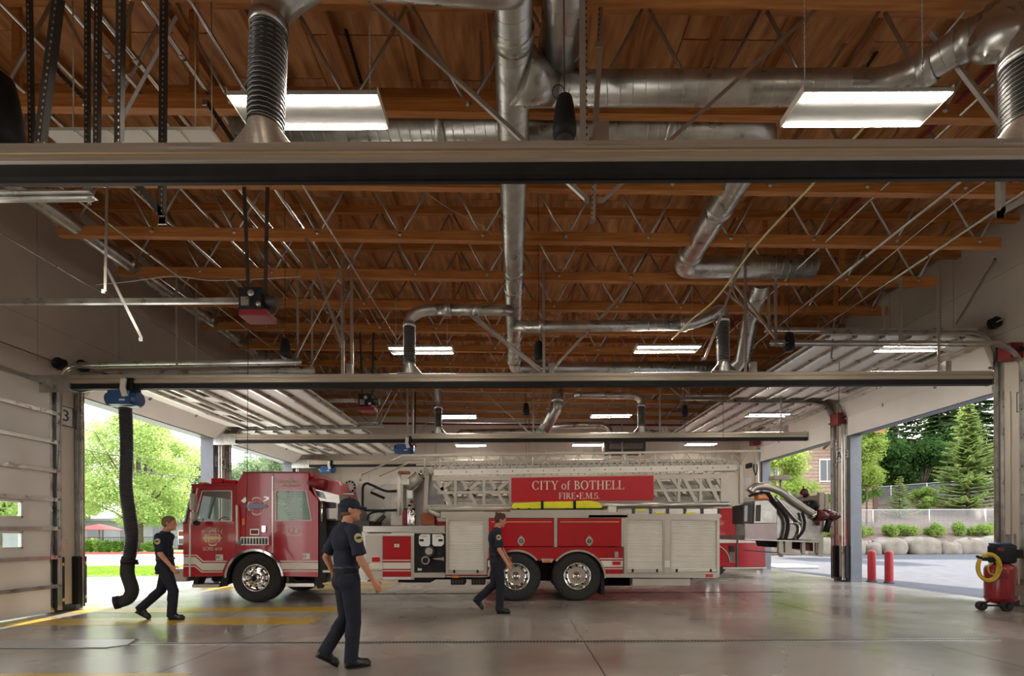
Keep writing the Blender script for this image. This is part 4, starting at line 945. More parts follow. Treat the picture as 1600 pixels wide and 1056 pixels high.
# front bumper, headlamps, lights on the roof
x0_, zz0 = T(*z1(0, 600)); x1_, zz1 = T(*z1(76, 515))
MB().b2((x0_ + 0.02, TY + 0.12, zz0), (x1_, TB - 0.12, zz1)).build('headlamp_bezel', M_chrome, truck, bevel=0.02)
side('turn_lens', z1, rect(14, 524, 60, 550), M_orange, TY + 0.10, TY + 0.125); side('headlamp_lens', z1, rect(14, 565, 62, 596), M_dglass, TY + 0.10, TY + 0.125)
MB().b2((T(*z1(10, 0))[0], TY + 0.1, T(*z1(0, 636))[1]), (x1_, TB - 0.1, T(*z1(0, 606))[1])).build('lower_grille', M_redm, truck)
MB().b2((T(*z1(-20, 0))[0], TY + 0.03, T(*z1(0, 838))[1]), (x1_ + 0.02, TB - 0.03, T(*z1(0, 752))[1])).build('front_bumper', M_alu, truck, bevel=0.03)
MB().b2((T(*z1(188, 0))[0], TY + 0.25, T(*z1(0, 216))[1]), (T(*z1(262, 0))[0], TB - 0.25, T(*z1(0, 180))[1])).build('light_bar', mat('red_lens', (0.55, 0.005, 0.01), 0.15, c2=(0.5, 0.004, 0.01)), truck, bevel=0.02)
MB().b2((T(*z1(258, 0))[0], TY + 0.3, T(*z1(0, 214))[1]), (T(*z1(334, 0))[0], TY + 0.55, T(*z1(0, 190))[1])).build('light_bar_end', MATS['red_lens'], truck, bevel=0.02)
MB().b2((T(*z1(210, 0))[0], TY + 0.3, T(*z1(0, 228))[1]), (T(*z1(320, 0))[0], TB - 0.3, T(*z1(0, 212))[1])).build('light_bar_base', M_black, truck)
MB().b2((T(*z1(140, 0))[0], TY + 0.1, T(*z1(0, 226))[1]), (T(*z1(182, 0))[0], TY + 0.25, T(*z1(0, 210))[1])).build('amber_beacon', M_orange, truck, bevel=0.01)
m = MB(); m.prism(TT(z1, [(385, 218), (440, 152), (430, 152), (375, 208)]), TY + 0.3, TY + 0.33).build('roof_fin', M_white, truck)
# cab rear fairing, red roll and silver locker
side('rear_fairing', z1, [(850, 156), (1012, 202), (1030, 290), (940, 300), (850, 256)], mat('fairing_pink', (0.46, 0.10, 0.11), 0.3), TY + 0.25, TB - 0.25)
a, b = P(*z1(858, 212), TY + 0.1), P(*z1(955, 232), TY + 0.1); MB().cyl(a, b, 0.12, n=20).build('red_roll', M_redm, truck)
side('silver_fairing', z1, [(872, 252), (1032, 292), (1038, 350), (1000, 338), (915, 330)], M_alu, TY + 0.06, TB - 0.1)
f_ = side('fairing_window', z1, [(882, 262), (930, 275), (950, 318), (905, 305)], M_dglass, TY + 0.04, TY + 0.06)
side('silver_locker', z1, rect(915, 330, 1035, 452), M_dark, TY + 0.15, TB - 0.2); side('locker_door', z1, rect(940, 372, 1012, 442), M_silver, TY + 0.12, TY + 0.15, bevel=0.01)
MB().cyl(P(*z1(932, 335), TY), P(*z1(932, 460), TY), 0.022, n=10).build('grab_pole', M_chrome, truck)
MB().cyl(P(*z1(1026, 345), TY), P(*z1(1026, 450), TY), 0.016, n=10).cyl(P(*z1(1042, 285), TY + .3), P(*z1(1042, 450), TY + .3), 0.016, n=10).cyl(P(*z1(1042, 287), TY + .3), P(*z1(1130, 287), TY + .3), 0.016, n=8).build('handrail', M_white, truck)
side('engine_bay_panel', z1, [(912, 330), (945, 330), (958, 560), (950, 842), (930, 842), (908, 805)], M_black, TY + 0.03, TY + 0.1)
side('step_well', z1, rect(930, 452, 1200, 842), M_dark, TY + 0.3, TB - 0.3)
side('step_panel', z1, [(965, 540), (1200, 520), (1200, 842), (938, 842)], M_alu, TY + 0.2, TY + 0.3)
for k, y in enumerate((612, 692, 770)): side('step', z1, rect(945 - (8 if k == 2 else 0), y - 6, 1000 + k * 6, y + 7), M_white, TY + 0.0, TY + 0.28)
# chassis, steps below the cab, mud flaps
ch = MB().b2((T(*z1(100, 0))[0], TY + 0.75, T(*z1(0, 850))[1]), (T(*z3(800, 0))[0], TB - 0.75, T(*z1(0, 790))[1])).build('chassis_rail', M_black, truck)
side('cab_step', z1, [(112, 852), (288, 852), (284, 872), (118, 872)], M_alu, TY + 0.02, TY + 0.35)
side('step_bracket', z1, [(125, 806), (160, 806), (140, 852), (115, 852)], M_black, TY + 0.05, TY + 0.3); side('step_bracket', z1, [(296, 806), (340, 806), (330, 850), (285, 868)], M_black, TY + 0.05, TY + 0.3)
side('cab_step', z1, rect(702, 846, 880, 866), M_alu, TY + 0.02, TY + 0.35); side('step_bracket', z1, rect(704, 806, 720, 846), M_dark, TY + 0.05, TY + 0.3); side('mud_flap', z1, [(886, 806), (925, 806), (928, 850), (944, 858), (935, 876), (900, 878), (895, 860), (880, 852)], M_black, TY + 0.02, TY + 0.06)
side('underbody', z1, rect(160, 806, 296, 850), M_black, TY + 0.5, TB - 0.5)
# --- wheels
def wheel(x, y, z, front, face=-1):
    o = MB(); w = 0.30 if not front else 0.36
    R = wr
    prof = [(0.30, 0.02), (0.33, 0.0), (0.42, -0.005), (R - 0.07, 0.0), (R - 0.02, 0.02), (R, 0.05), (R, w - 0.05), (R - 0.02, w - 0.02), (R - 0.07, w), (0.33, w), (0.30, w - 0.02)]
    t = MB().lathe(prof, (x, y, z), 'Y', 48).build('wheel', M_rubber, truck, origin=(x, y, z))
    g = MB()
    for k in range(60):
        a = 2 * PI * k / 60
        for yy in (0.06, 0.17): g.box((x + (R - 0.006) * math.cos(a), y + yy + 0.03, z + (R - 0.006) * math.sin(a)), (0.03, 0.07, 0.02), Matrix.Rotation(-a + PI / 2, 3, 'Y'))
    g.build('tread_block', M_rubber, t, kind='stuff')
    if front: rp = [(0.30, 0.02), (0.295, 0.0), (0.28, -0.01), (0.265, 0.02), (0.25, 0.045), (0.20, 0.03), (0.14, 0.02), (0.10, 0.02)]
    else: rp = [(0.30, 0.02), (0.295, 0.0), (0.28, -0.01), (0.265, 0.03), (0.24, 0.11), (0.20, 0.14), (0.17, 0.14), (0.12, 0.14)]
    MB().lathe(rp + [(0, rp[-1][1])], (x, y, z), 'Y', 40).build('rim', M_chrome, t)
    yf = rp[-2][1]
    for k in range(10):
        a = 2 * PI * (k + 0.5) / 10; rr = 0.215
        yy = 0.03 if front else 0.125
        MB().lathe([(0, yy - 0.008), (0.022, yy - 0.008), (0.022, yy + 0.01)], (x + rr * math.cos(a), y, z + rr * math.sin(a)), 'Y', 10).build('hand_hole', M_black, t)
        MB().cyl((x + 0.15 * math.cos(a), y + yf + 0.01, z + 0.15 * math.sin(a)), (x + 0.15 * math.cos(a), y + yf - 0.035, z + 0.15 * math.sin(a)), 0.017, 0.012, n=6).build('lug_nut', M_dark if front else M_chrome, t)
    hp_ = [(0.10, yf), (0.095, yf - 0.05), (0.07, yf - 0.085), (0.05, yf - 0.09), (0.045, yf - 0.10), (0, yf - 0.10)]
    MB().lathe(hp_, (x, y, z), 'Y', 24).build('hub', M_chrome, t)
    if front: MB().lathe([(0.035, yf - 0.115), (0.03, yf - 0.125), (0, yf - 0.125)], (x, y, z), 'Y', 12).lathe([(0.062, yf - 0.1), (0.05, yf - 0.11), (0.035, yf - 0.115)], (x, y, z), 'Y', 20).build('hub_cap', M_black, t)
    return t
wz = wr
wheel(T(*z1(515, 812))[0], TY + 0.02, wz, True)
wheel(T(*z1(515, 812))[0], TB - 0.40, wz, True)
for zx in (865, 1250):
    xx = T(*z2(zx, 812))[0]
    wheel(xx, TY + 0.03, wz, False); 
    t_ = MB().lathe([(0.3, 0), (wr, 0.03), (wr, 0.27), (0.3, 0.3)], (xx, TY + 0.36, wz), 'Y', 36).build('inner_wheel', M_rubber, truck)
    MB().lathe([(0, -0.02), (0.3, 0), (wr - 0.02, 0.0), (wr, 0.05), (wr, 0.6), (0.3, 0.62)], (xx, TB - 0.65, wz), 'Y', 36).build('far_wheel', M_rubber, truck)
    MB().cyl((xx, TY + 0.3, wz), (xx, TB - 0.3, wz), 0.09, n=12).build('axle', M_black, truck)
# --- body behind the cab: pump panel, turntable deck
side('deck_edge', z1, [(1190, 487), (1702, 485), (1702, 526), (1190, 526)], M_alu, TY - 0.03, TB, bevel=0.006)
side('body_frame', z1, rect(1203, 532, 1508, 822), M_silver, TY + 0.0, TB)
side('frame_cap', z1, rect(1200, 534, 1508, 546), M_white, TY - 0.014)
side('frame_seam', z1, rect(1311, 546, 1314, 822), M_dark, TY - 0.004); side('frame_seam', z1, rect(1204, 716, 1311, 719), M_dark, TY - 0.004); side('frame_seam', z1, rect(1204, 765, 1311, 768), M_dark, TY - 0.004)
rp_ = side('red_panel', z1, rect(1314, 550, 1489, 804), M_red, TY - 0.014, TY, bevel=0.003)
side('white_stripe', z1, rect(1314, 715, 1489, 754), M_white, TY - 0.02); side('thin_stripe', z1, rect(1314, 698, 1489, 704), M_white, TY - 0.02); side('thin_stripe', z1, rect(1314, 763, 1489, 769), M_white, TY - 0.02)
side('white_stripe', z1, rect(1230, 717, 1311, 754), M_cream, TY - 0.01)
p_ = side('number_plate', z1, rect(1386, 599, 1416, 619), M_cream, TY - 0.02); letters('plate_number', '40', 1401, 609, 0.055, M_ink, parent=p_, y=TY - 0.022)
side('panel_badge', z1, [(1375, 572), (1420, 568), (1424, 578), (1380, 582)], M_dark, TY - 0.018)
side('red_light', z1, rect(1240, 676, 1302, 716), M_alu, TY - 0.015); side('red_light_lens', z1, rect(1246, 681, 1296, 711), MATS['red_lens'], TY - 0.03, bevel=0.005)
side('lower_ledge', z1, rect(1314, 805, 1490, 820), M_white, TY - 0.02)
side('pump_panel', z2, rect(226, 532, 424, 776), M_black, TY + 0.02, TY + 0.1)
for a in ([(258, 552), (272, 538), (328, 538), (328, 600), (318, 613), (272, 613), (258, 598)], [(342, 538), (400, 538), (414, 552), (414, 598), (400, 613), (352, 613), (342, 600)]):
    g_ = side('gauge_cover', z2, a, M_gauge, TY - 0.005, TY + 0.02, bevel=0.004); cx = sum(p[0] for p in a) / 7
    o_ = -16 if cx < 320 else 12
    side('gauge_slot', z2, rect(cx + o_ - 12, 569, cx + o_ + 14, 583), M_black, TY - 0.01, TY - 0.004, g_); side('red_script', z2, rect(cx - 18, 550, cx + 18, 553), M_redm, TY - 0.008, TY - 0.0052, g_)
def disc(f, cx, cy, r, name, m, y0, y1, parent=None, n=24):
    x, z = T(*f(cx, cy)); R_ = r / 4 / 73
    return MB().cyl((x, y0, z), (x, y1, z), R_, n=n).build(name, m, parent or truck)
disc(z2, 325, 645, 32, 'intake_ring', M_dark, TY - 0.06, TY + 0.03); disc(z2, 325, 643, 22, 'intake_cap', M_strut, TY - 0.09, TY - 0.05)
disc(z2, 305, 700, 26, 'discharge_valve', M_chrome, TY - 0.12, TY + 0.03); disc(z2, 305, 700, 18, 'discharge_cap', M_black, TY - 0.13, TY - 0.11)
side('pump_lever', z2, [(350, 688), (400, 684), (415, 678), (420, 705), (405, 700), (350, 694)], M_chrome, TY - 0.05, TY - 0.03); side('panel_tag', z2, rect(250, 752, 275, 765), M_white, TY + 0.005, TY + 0.02)
side('running_board', z2, rect(226, 778, 424, 808), M_silver, TY - 0.03, TY + 0.3)
side('outrigger_case', z2, rect(0, 808, 330, 826), M_black, TY + 0.1, TB - 0.1); side('outrigger_foot', z2, rect(100, 826, 310, 852), M_black, TY + 0.4, TB - 0.4)
# roller shutter lockers
def shutter(f, x0, y0, x1, y1, fx0, fy0, fx1, fy1, n):
    fr_ = plate('locker_frame', TT(f, rect(fx0, fy0, fx1, fy1)), [TT(f, rect(x0, y0, x1, y1))], TY - 0.03, TY + 0.02, M_silver, truck)
    h = (y1 - y0) / n
    for k in range(n):
        (xa, za), (xb, zb_) = TT(f, [(x0 - 2, y0 + k * h), (x1 + 2, y0 + (k + 1) * h)])
        MB().prism([(TY + 0.012, za), (TY + 0.0, za - (za - zb_) * 0.2), (TY + 0.0, za - (za - zb_) * 0.8), (TY + 0.012, zb_), (TY + 0.02, zb_), (TY + 0.02, za)], xa, xb, 'X').build('shutter_slat', M_white, fr_)
    side('shutter_bar', f, rect(x0 + 2, y1 - 18, x1 - 2, y1 - 10), M_alu, TY - 0.035, TY - 0.02, fr_)
    for xx in (x0 + 35, x1 - 38): side('shutter_latch', f, rect(xx - 6, y1 - 20, xx + 6, y1), M_black, TY - 0.04, TY - 0.025, fr_)
    return fr_
s1_ = T(*z2(425, 435)); side('locker_body', z2, rect(425, 434, 690, 806), M_silver, TY + 0.03, TB - 0.03)
shutter(z2, 445, 452, 664, 780, 428, 437, 683, 806, 26)
side('sill_stripe', z2, rect(428, 790, 690, 800), M_redm, TY - 0.036)
side('red_body', z2, rect(686, 436, 1540, 806), M_black, TY + 0.75, TB - 0.75)
for a in ((695, 440, 1103, 614), (1125, 440, 1523, 614)):
    side('locker_door', z2, rect(*a), M_red, TY - 0.02, TY + 0.03, bevel=0.006); side('gold_line', z2, rect(a[0] + 16, 459, a[2] - 16, 463), M_gold2, TY - 0.024, TY - 0.018)
side('door_post', z2, rect(1103, 436, 1122, 618), M_silver, TY - 0.03, TY + 0.03); side('door_post', z2, rect(676, 436, 694, 690), M_silver, TY - 0.025, TY + 0.03); side('door_post', z2, rect(1523, 436, 1548, 616), M_silver, TY - 0.025, TY + 0.03)
for cx in (897, 1322):
    x, z = T(*z2(cx, 580)); e = MB().prism([(x + 0.075 * math.sin(a) * (1.0), z + 0.1 * math.cos(a) * (1 + 0.15 * math.cos(4 * a))) for a in np.linspace(0, 2 * PI, 24)[:-1]], TY - 0.035, TY - 0.02).build('door_badge', M_chrome, truck)
    MB().lathe([(0.02, -0.045), (0.045, -0.045), (0.045, -0.036)], (x, TY, z), 'Y', 16).build('badge_ring', M_dark, e)
# lower red skirt with two arches
c1, c2, cy, rO = 865, 1250, 812, 168
sk = [(690, 618), (1532, 618), (1532, 806)] + [(1419, 806)]
sk += [(c2 + rO * math.cos(math.radians(a)), cy - rO * math.sin(math.radians(a))) for a in range(5, 138, 9)] + [(c2 - 150, 705), (c1 + 150, 705)]
sk += [(c1 + rO * math.cos(math.radians(a)), cy - rO * math.sin(math.radians(a))) for a in range(42, 176, 9)] + [(697, 806), (690, 806)]
plate('skirt', TT(z2, sk), [], TY - 0.005, TY + 0.03, M_red, truck)
arch(z2, c1, cy, rO - 2, rO + 10, 40, 176, 'wheel_arch_trim', M_chrome, TY - 0.04, TY + 0.02); arch(z2, c2, cy, rO - 2, rO + 10, 0, 142, 'wheel_arch_trim', M_chrome, TY - 0.04, TY + 0.02)
arch(z2, c1, cy, rO - 6, rO - 2, 30, 180, 'wheel_well', M_black, TY, TY + 0.75); arch(z2, c2, cy, rO - 6, rO - 2, 0, 150, 'wheel_well', M_black, TY, TY + 0.75)
side('arch_joint', z2, [(1020, 690), (1100, 690), (1090, 714), (1030, 714)], M_chrome, TY - 0.04, TY); side('amber_marker', z2, rect(1042, 701, 1080, 713), M_orange, TY - 0.055, TY - 0.035)
side('well_liner', z2, rect(700, 690, 1420, 850), M_black, TY + 0.70, TY + 0.75)
side('white_stripe', z2, rect(1396, 703, 1532, 742), M_white, TY - 0.012); side('thin_stripe', z2, rect(1386, 688, 1532, 694), M_white, TY - 0.012); side('thin_stripe', z2, rect(1404, 750, 1532, 756), M_white, TY - 0.012)
side('white_stripe', z2, [(690, 703), (712, 703), (706, 742), (690, 742)], M_white, TY - 0.012)
side('seam', z2, rect(1443, 618, 1446, 790), M_dark, TY - 0.008); side('fuel_cap', z2, rect(1480, 646, 1504, 684), M_chrome, TY - 0.03, bevel=0.004)
side('red_light', z2, rect(1462, 704, 1522, 734), M_alu, TY - 0.02); side('red_light_lens', z2, rect(1468, 709, 1516, 729), MATS['red_lens'], TY - 0.035)
side('mud_flap', z2, rect(1397, 790, 1420, 918), M_black, TY + 0.02, TY + 0.6)
side('underbody', z2, rect(1422, 806, 1600, 870), M_black, TY + 0.3, TB - 0.3); side('underbody', z2, rect(430, 806, 700, 830), M_black, TY + 0.7, TB - 0.4)
for a in ((455, 814, 542, 856), (585, 812, 668, 856)):
    q_ = side('step_light', z2, rect(*a), M_black, TY + 0.05, TY + 0.4, bevel=0.01)
    for k in range(4): side('light_grid', z2, rect(a[0] + 10 + k * 18, a[1] + 12, a[0] + 20 + k * 18, a[3] - 10), M_dark, TY + 0.04, TY + 0.05, q_)
side('amber_marker', z2, rect(470, 796, 508, 810), M_orange, TY - 0.045, TY - 0.03)
side('locker_body', z3, rect(214, 510, 822, 888), M_silver, TY + 0.03, TB - 0.03)
shutter(z3, 237, 530, 462, 855, 218, 514, 482, 862, 24); shutter(z3, 511, 530, 796, 855, 494, 514, 814, 862, 24)
side('centre_post', z3, rect(470, 514, 502, 862), M_silver, TY - 0.04, TY + 0.03)
side('white_stripe', z3, rect(470, 782, 502, 824), M_white, TY - 0.046); 
side('sill', z3, [(100, 866), (815, 862), (810, 884), (790, 892), (110, 888)], M_silver, TY - 0.02, TY + 0.3)
side('red_light', z3, rect(728, 866, 772, 886), MATS['red_lens'], TY - 0.035)
side('lower_locker', z3, rect(276, 896, 640, 942), M_silver, TY + 0.05, TY + 0.9, bevel=0.01); side('underbody', z3, rect(104, 890, 276, 944), M_black, TY + 0.3, TB - 0.5); side('underbody', z3, [(640, 890), (810, 890), (740, 902), (640, 925)], M_black, TY + 0.5, TB - 0.5)
side('body_top_rail', z3, rect(-1, 498, 826, 514), M_silver, TY - 0.02, TY + 0.3); side('body_top_rail', z2, rect(395, 418, 1560, 436), M_silver, TY - 0.02, TY + 0.3)
side('body_roof', z2, [(395, 398), (1560, 398), (1560, 420), (395, 420)], M_silver, TY + 0.02, TB - 0.02); side('body_roof', z3, rect(250, 490, 826, 500), M_silver, TY + 0.035, TB - 0.035)
# tool tray on top with rungs, silver hose tubes
a, b = P(*z2(325, 378), TY + 0.15), P(*z2(838, 376), TY + 0.15); MB().cyl(a, b, 0.055, n=20).build('silver_tube', M_silver, truck)
MB().sweep(smoothpath([a, P(*z2(340, 400), TY + 0.15), P(*z2(395, 424), TY + 0.15)], 4), 0.05, 14).build('tube_elbow', M_silver, truck)
a, b = P(*z3(60, 436), TY + 0.2), P(*z3(872, 430), TY + 0.2); MB().cyl(a, b, 0.055, n=20).build('silver_tube', M_alu, truck)
side('bag_tray', z2, rect(828, 385, 1445, 414), M_silver, TY + 0.05, TY + 0.5); side('tray_lip', z2, rect(1446, 362, 1496, 416), M_white, TY + 0.06, TY + 0.4)
for k in range(6):
    x = 185 + k * 108; t_ = side('tray_panel', z3, rect(x, 458, x + 92, 494), M_alu, TY + 0.08, TY + 0.3)
    side('tray_clip', z3, rect(x + 90, 456, x + 108, 494), M_dark, TY + 0.06, TY + 0.3)
for x in (300, 422, 612): side('yellow_strap', z3, [(x, 462 + (16 if x > 310 else 0)), (x + 50, 460 + (18 if x > 310 else 0)), (x + 66, 470 + (16 if x > 310 else 0)), (x, 474 + (16 if x > 310 else 0))], M_ybag, TY + 0.05, TY + 0.1)
# --- turntable, mast box, cylinders
side('turntable_wall', z1, [(1015, 180), (1430, 172), (1430, 486), (1190, 486), (1130, 450), (1010, 250)], mat('turntable_paint', (0.62, 0.60, 0.56), 0.45, c2=(0.56, 0.54, 0.50)), TY + 1.3, TY + 1.4)
M_tt = MATS['turntable_paint']
hr = disc(z1, 1022, 216, 41, 'round_cable_guide', M_tt, TY + 0.85, TY + 0.95)
x, z = T(*z1(1022, 216)); MB().lathe([(0.14, 0.84), (0.105, 0.83), (0.10, 0.83), (0.10, 0.85)], (x, TY, z), 'Y', 28).build('guide_ring', M_black, hr)
for k in range(10):
    a = 2 * PI * k / 10; MB().cyl((x + 0.115 * math.cos(a), TY + 0.81, z + 0.115 * math.sin(a)), (x + 0.115 * math.cos(a), TY + 0.84, z + 0.115 * math.sin(a)), 0.014, n=8).build('guide_bolt', M_white, hr)
side('control_column', zm, rect(860, 230, 1000, 705), M_silver, TY + 0.45, TY + 0.8, bevel=0.006); side('control_column_top', zm, rect(850, 168, 1062, 235), M_tt, TY + 0.5, TY + 0.75)
side('column_plate', zm, rect(905, 382, 990, 430), M_alu, TY + 0.43, TY + 0.45); side('white_box', zm, rect(1055, 305, 1108, 392), M_gauge, TY + 0.4, TY + 0.55)
a, b = P(*zm(1018, 105), TY + 0.4), P(*zm(1018, 235), TY + 0.4)
MB().cyl(P(*zm(1008, 110), TY + 0.5), P(*zm(1008, 600), TY + 0.45), 0.05, n=14).build('column_tube', M_white, truck); side('column_cap', zm, rect(945, 84, 1068, 110), M_copper, TY + 0.4, TY + 0.6)
MB().sweep(smoothpath([P(*zm(p[0], p[1]), TY + 0.3) for p in [(985, 330), (860, 330), (700, 262), (650, 248), (615, 285), (610, 400), (612, 500), (640, 540), (700, 545), (860, 545), (985, 542)]], 5), 0.028, 10).build('safety_loop', M_black, truck)
for (a, b, r, nm_, mm_) in (((650, 700), (850, 540), 0.075, 'stabiliser_cylinder', M_tt), ((1090, 290), (1240, 165), 0.14, 'lift_cylinder', M_silver), ((1240, 165), (1290, 115), 0.07, 'lift_rod', M_chrome), ((1220, 270), (1130, 350), 0.02, 'hydraulic_line', M_strut), ((760, 700), (850, 600), 0.05, 'hydraulic_cylinder', M_dark), ((700, 345), (850, 410), 0.03, 'gas_strut', M_black), ((700, 320), (850, 262), 0.02, 'stay_rod', M_tt)):
    MB().cyl(P(*zm(*a), TY + 0.7), P(*zm(*b), TY + 0.7), r, n=18).build(nm_, mm_, truck)
MB().sweep(smoothpath([P(*zm(*p), TY + 0.6) for p in [(665, 680), (680, 590), (760, 560), (850, 560)]], 5), 0.02, 8).build('black_hose', M_black, truck)
side('ladder_mount', zm, [(1060, 180), (1230, 100), (1300, 75), (1345, 100), (1350, 160), (1450, 450), (1440, 600), (1230, 705), (1060, 705)], mat('mount_grey', (0.40, 0.39, 0.38), 0.45, 0.2), TY + 1.0, TY + 1.15)
side('mount_edge', zm, [(1055, 180), (1235, 108), (1240, 120), (1060, 192)], M_dark, TY + 0.9, TY + 1.0)
pv = P(*zm(1300, 115), TY + 0.6); MB().cyl(pv, pv + V(0, 1.4, 0), 0.085, n=20).build('pivot', M_strut, truck)
MB().bar(P(*zm(1320, 110), TY + 0.65), P(*zm(1298, 600), TY + 0.65), 0.09, 0.05, (0, 1, 0)).build('lift_arm', M_silver, truck)
MB().b2((T(*zm(1060, 0))[0], TY + 0.6, T(*zm(0, 450))[1]), (T(*zm(1090, 0))[0], TY + 0.65, T(*zm(0, 415))[1])).build('red_button', M_redm, truck)
side('brown_cover', zm, [(1230, 585), (1260, 565), (1350, 570), (1385, 600), (1390, 705), (1235, 705)], M_copper, TY + 0.15, TY + 0.55, bevel=0.02)
side('red_bracket', zm, [(1390, 600), (1520, 600), (1520, 712), (1400, 712)], M_red, TY + 0.25, TY + 0.6); side('white_bracket', zm, [(1400, 620), (1520, 620), (1520, 662), (1420, 662)], M_white, TY + 0.23, TY + 0.26)
side('mid_rail', zm, [(1330, 505), (1549, 505), (1549, 545), (1400, 548), (1460, 600), (1400, 600), (1330, 540)], M_tt, TY + 0.3, TY + 0.4)
for k, (xx, cc) in enumerate(((1075, M_redm), (1122, M_chrome), (1165, M_chrome))):
    c_ = P(*zm(xx, 600), TY + 0.3); zb0 = T(*z1(0, 486))[1]
    t = thing('fire_extinguisher', ['small red extinguisher', 'chrome extinguisher with red tag', 'narrow chrome extinguisher'][k] + ' standing on the truck deck edge', 'extinguisher', (c_.x, c_.y, zb0), None)
    MB().lathe([(0, 0), (0.05, 0), (0.055, 0.02), (0.055, 0.26 + 0.08 * (k == 1)), (0.035, 0.31 + 0.08 * (k == 1)), (0.015, 0.33 + 0.08 * (k == 1)), (0, 0.34 + 0.08 * (k == 1))], (c_.x, c_.y, zb0), 'Z', 20).build('bottle', cc, t)
    h_ = zb0 + 0.34 + 0.08 * (k == 1); MB().b2((c_.x - 0.02, c_.y - 0.015, h_ - 0.01), (c_.x + 0.05, c_.y + 0.015, h_ + 0.03)).build('valve', M_black, t)
# --- ladder: base section truss, fly section truss, rails on both sides
LY0, LY1 = TY + 0.35, TY + 1.75
def lad(Y, near):
    def Q(p): x, z = T(p[0], p[1], LY0); return V(x, Y, z)
    nm_ = 'near' if near else 'far'
    m = MB()
    def bar(a, b, w, d, name, mm_=M_silver): MB().bar(Q(a), Q(b), d, w, (0, 1, 0)).build(name, mm_, truck)
    def rl(a, b, h, d, name, mm_=M_silver):
        qa, qb = Q(a), Q(b); MB().bar(qa, qb, d, h).build(name, mm_, truck)
    # base section
    rl((676, 748), (1138, 744), 0.1, 0.09, 'base_top_rail'); rl((668, 792), (1145, 786), 0.09, 0.09, 'base_bottom_rail'); rl((684, 770), (1138, 765), 0.06, 0.07, 'base_mid_rail')
    for x in (712, 756, 797 , 1060, 1094, 1132) + (() if near else (840, 880, 925, 970, 1015)): bar((x, 746), (x, 790), 0.076, 0.06, 'base_post')
    for (a, b) in (((684, 750), (705, 790)), ((722, 750), (745, 790)), ((766, 750), (790, 790)), ((706, 752), (686, 768)), ((750, 752), (728, 770)), ((794, 752), (772, 770)),
                   ((1025, 745), (1048, 786)), ((1067, 745), (1088, 786)), ((1103, 745), (1124, 786)), ((1048, 745), (1062, 765)), ((1085, 745), (1100, 765)), ((1118, 745), (1130, 765))):
        bar(a, b, 0.062, 0.075, 'base_diagonal')
    # fly section
    rl((630, 712), (1190, 704.5), 0.045, 0.05, 'handrail'); rl((678, 738.5), (1150, 730.5), 0.13, 0.05, 'fly_bottom_rail', M_white); rl((634, 722), (1130, 717), 0.03, 0.03, 'fly_mid_rail')
    m = MB(); x = 690
    hl = MB(); x = 705
    while x < 1140: q = Q((x, 738.4 - (x - 678) * 0.017)); hl.cyl(q - V(0, 0.03, 0), q - V(0, 0.022, 0), 0.014, n=8); x += 24
    if near: hl.build('rail_hole', M_black, truck, kind='stuff')
    x = 664; k = 0
    while x < 1165:
        yt = 712 - (x - 630) * 0.0134; yb_ = 739 - (x - 678) * 0.017
        MB().cyl(Q((x, yt)), Q((x, yb_ + (4 if k % 2 else 0))), 0.017, n=7).build('fly_post', M_silver, truck)
        if near or k % 2 == 0:
            MB().cyl(Q((x, yt + 1)), Q((x + 14, yb_ - 6)), 0.012, n=6).build('fly_lattice', M_silver, truck)
            MB().cyl(Q((x + 24, yt + 1)), Q((x + 12, yb_ - 6)), 0.012, n=6).build('fly_lattice', M_silver, truck)
        x += 24; k += 1
lad(LY0, True); lad(LY1, False)
def inner(Y):
    def Q(p): x, z = T(p[0], p[1], LY0); return V(x, Y, z)
    MB().bar(Q((690, 728)), Q((1160, 722)), 0.05, 0.06).build('inner_rail', M_tt, truck); MB().bar(Q((690, 756)), Q((1150, 752)), 0.08, 0.09).build('inner_rail', M_tt, truck); MB().bar(Q((690, 780)), Q((1150, 776)), 0.08, 0.07).build('inner_rail', M_tt, truck)
    x = 675; k = 0
    while x < 1140:
        MB().cyl(Q((x, 716)), Q((x + 9, 727)), 0.012, n=6).cyl(Q((x + 18, 716)), Q((x + 9, 727)), 0.012, n=6).build('inner_lattice', M_tt, truck)
        if k % 2 == 0: MB().bar(Q((x, 755)), Q((x + 26, 780)), 0.06, 0.09, (0, 1, 0)).build('inner_diagonal', M_tt, truck)
        x += 18; k += 1
inner(LY0 + 0.25); inner(LY1 - 0.25)
for k in range(26):
    x = 690 + k * 18; x_, z_ = T(x, 743 - k * 0.3, LY0); MB().cyl((x_, LY0 + 0.2, z_ - 0.02), (x_, LY1 - 0.2, z_ - 0.02), 0.018, n=8).build('rung', M_silver, truck)
# stays from the rail reel to the turntable
MB().cyl(P(630, 712, LY0), P(563, 742, LY0), 0.02, n=8).build('stay_rod', M_silver, truck); MB().cyl(P(650, 718, LY1 - .3), P(592, 744, LY1 - .3), 0.02, n=8).build('stay_rod', M_silver, truck)
MB().cyl(P(563, 740, LY0), P(563, 752, LY0), 0.03, n=8).build('stay_end', M_silver, truck)
# name board with lettering
bx0, bz0 = T(799, 783.5, LY0 - 0.08); bx1, bz1 = T(1021, 743.5, LY0 - 0.08)
sb = MB().prism([T(799, 746.5, LY0 - 0.08), T(1021, 743, LY0 - 0.08), T(1021, 781.5, LY0 - 0.08), T(799, 784.5, LY0 - 0.08)], LY0 - 0.1, LY0 - 0.075).build('name_board', mat('board_red', (0.42, 0.006, 0.014), 0.3, c2=(0.38, 0.005, 0.012)), truck)
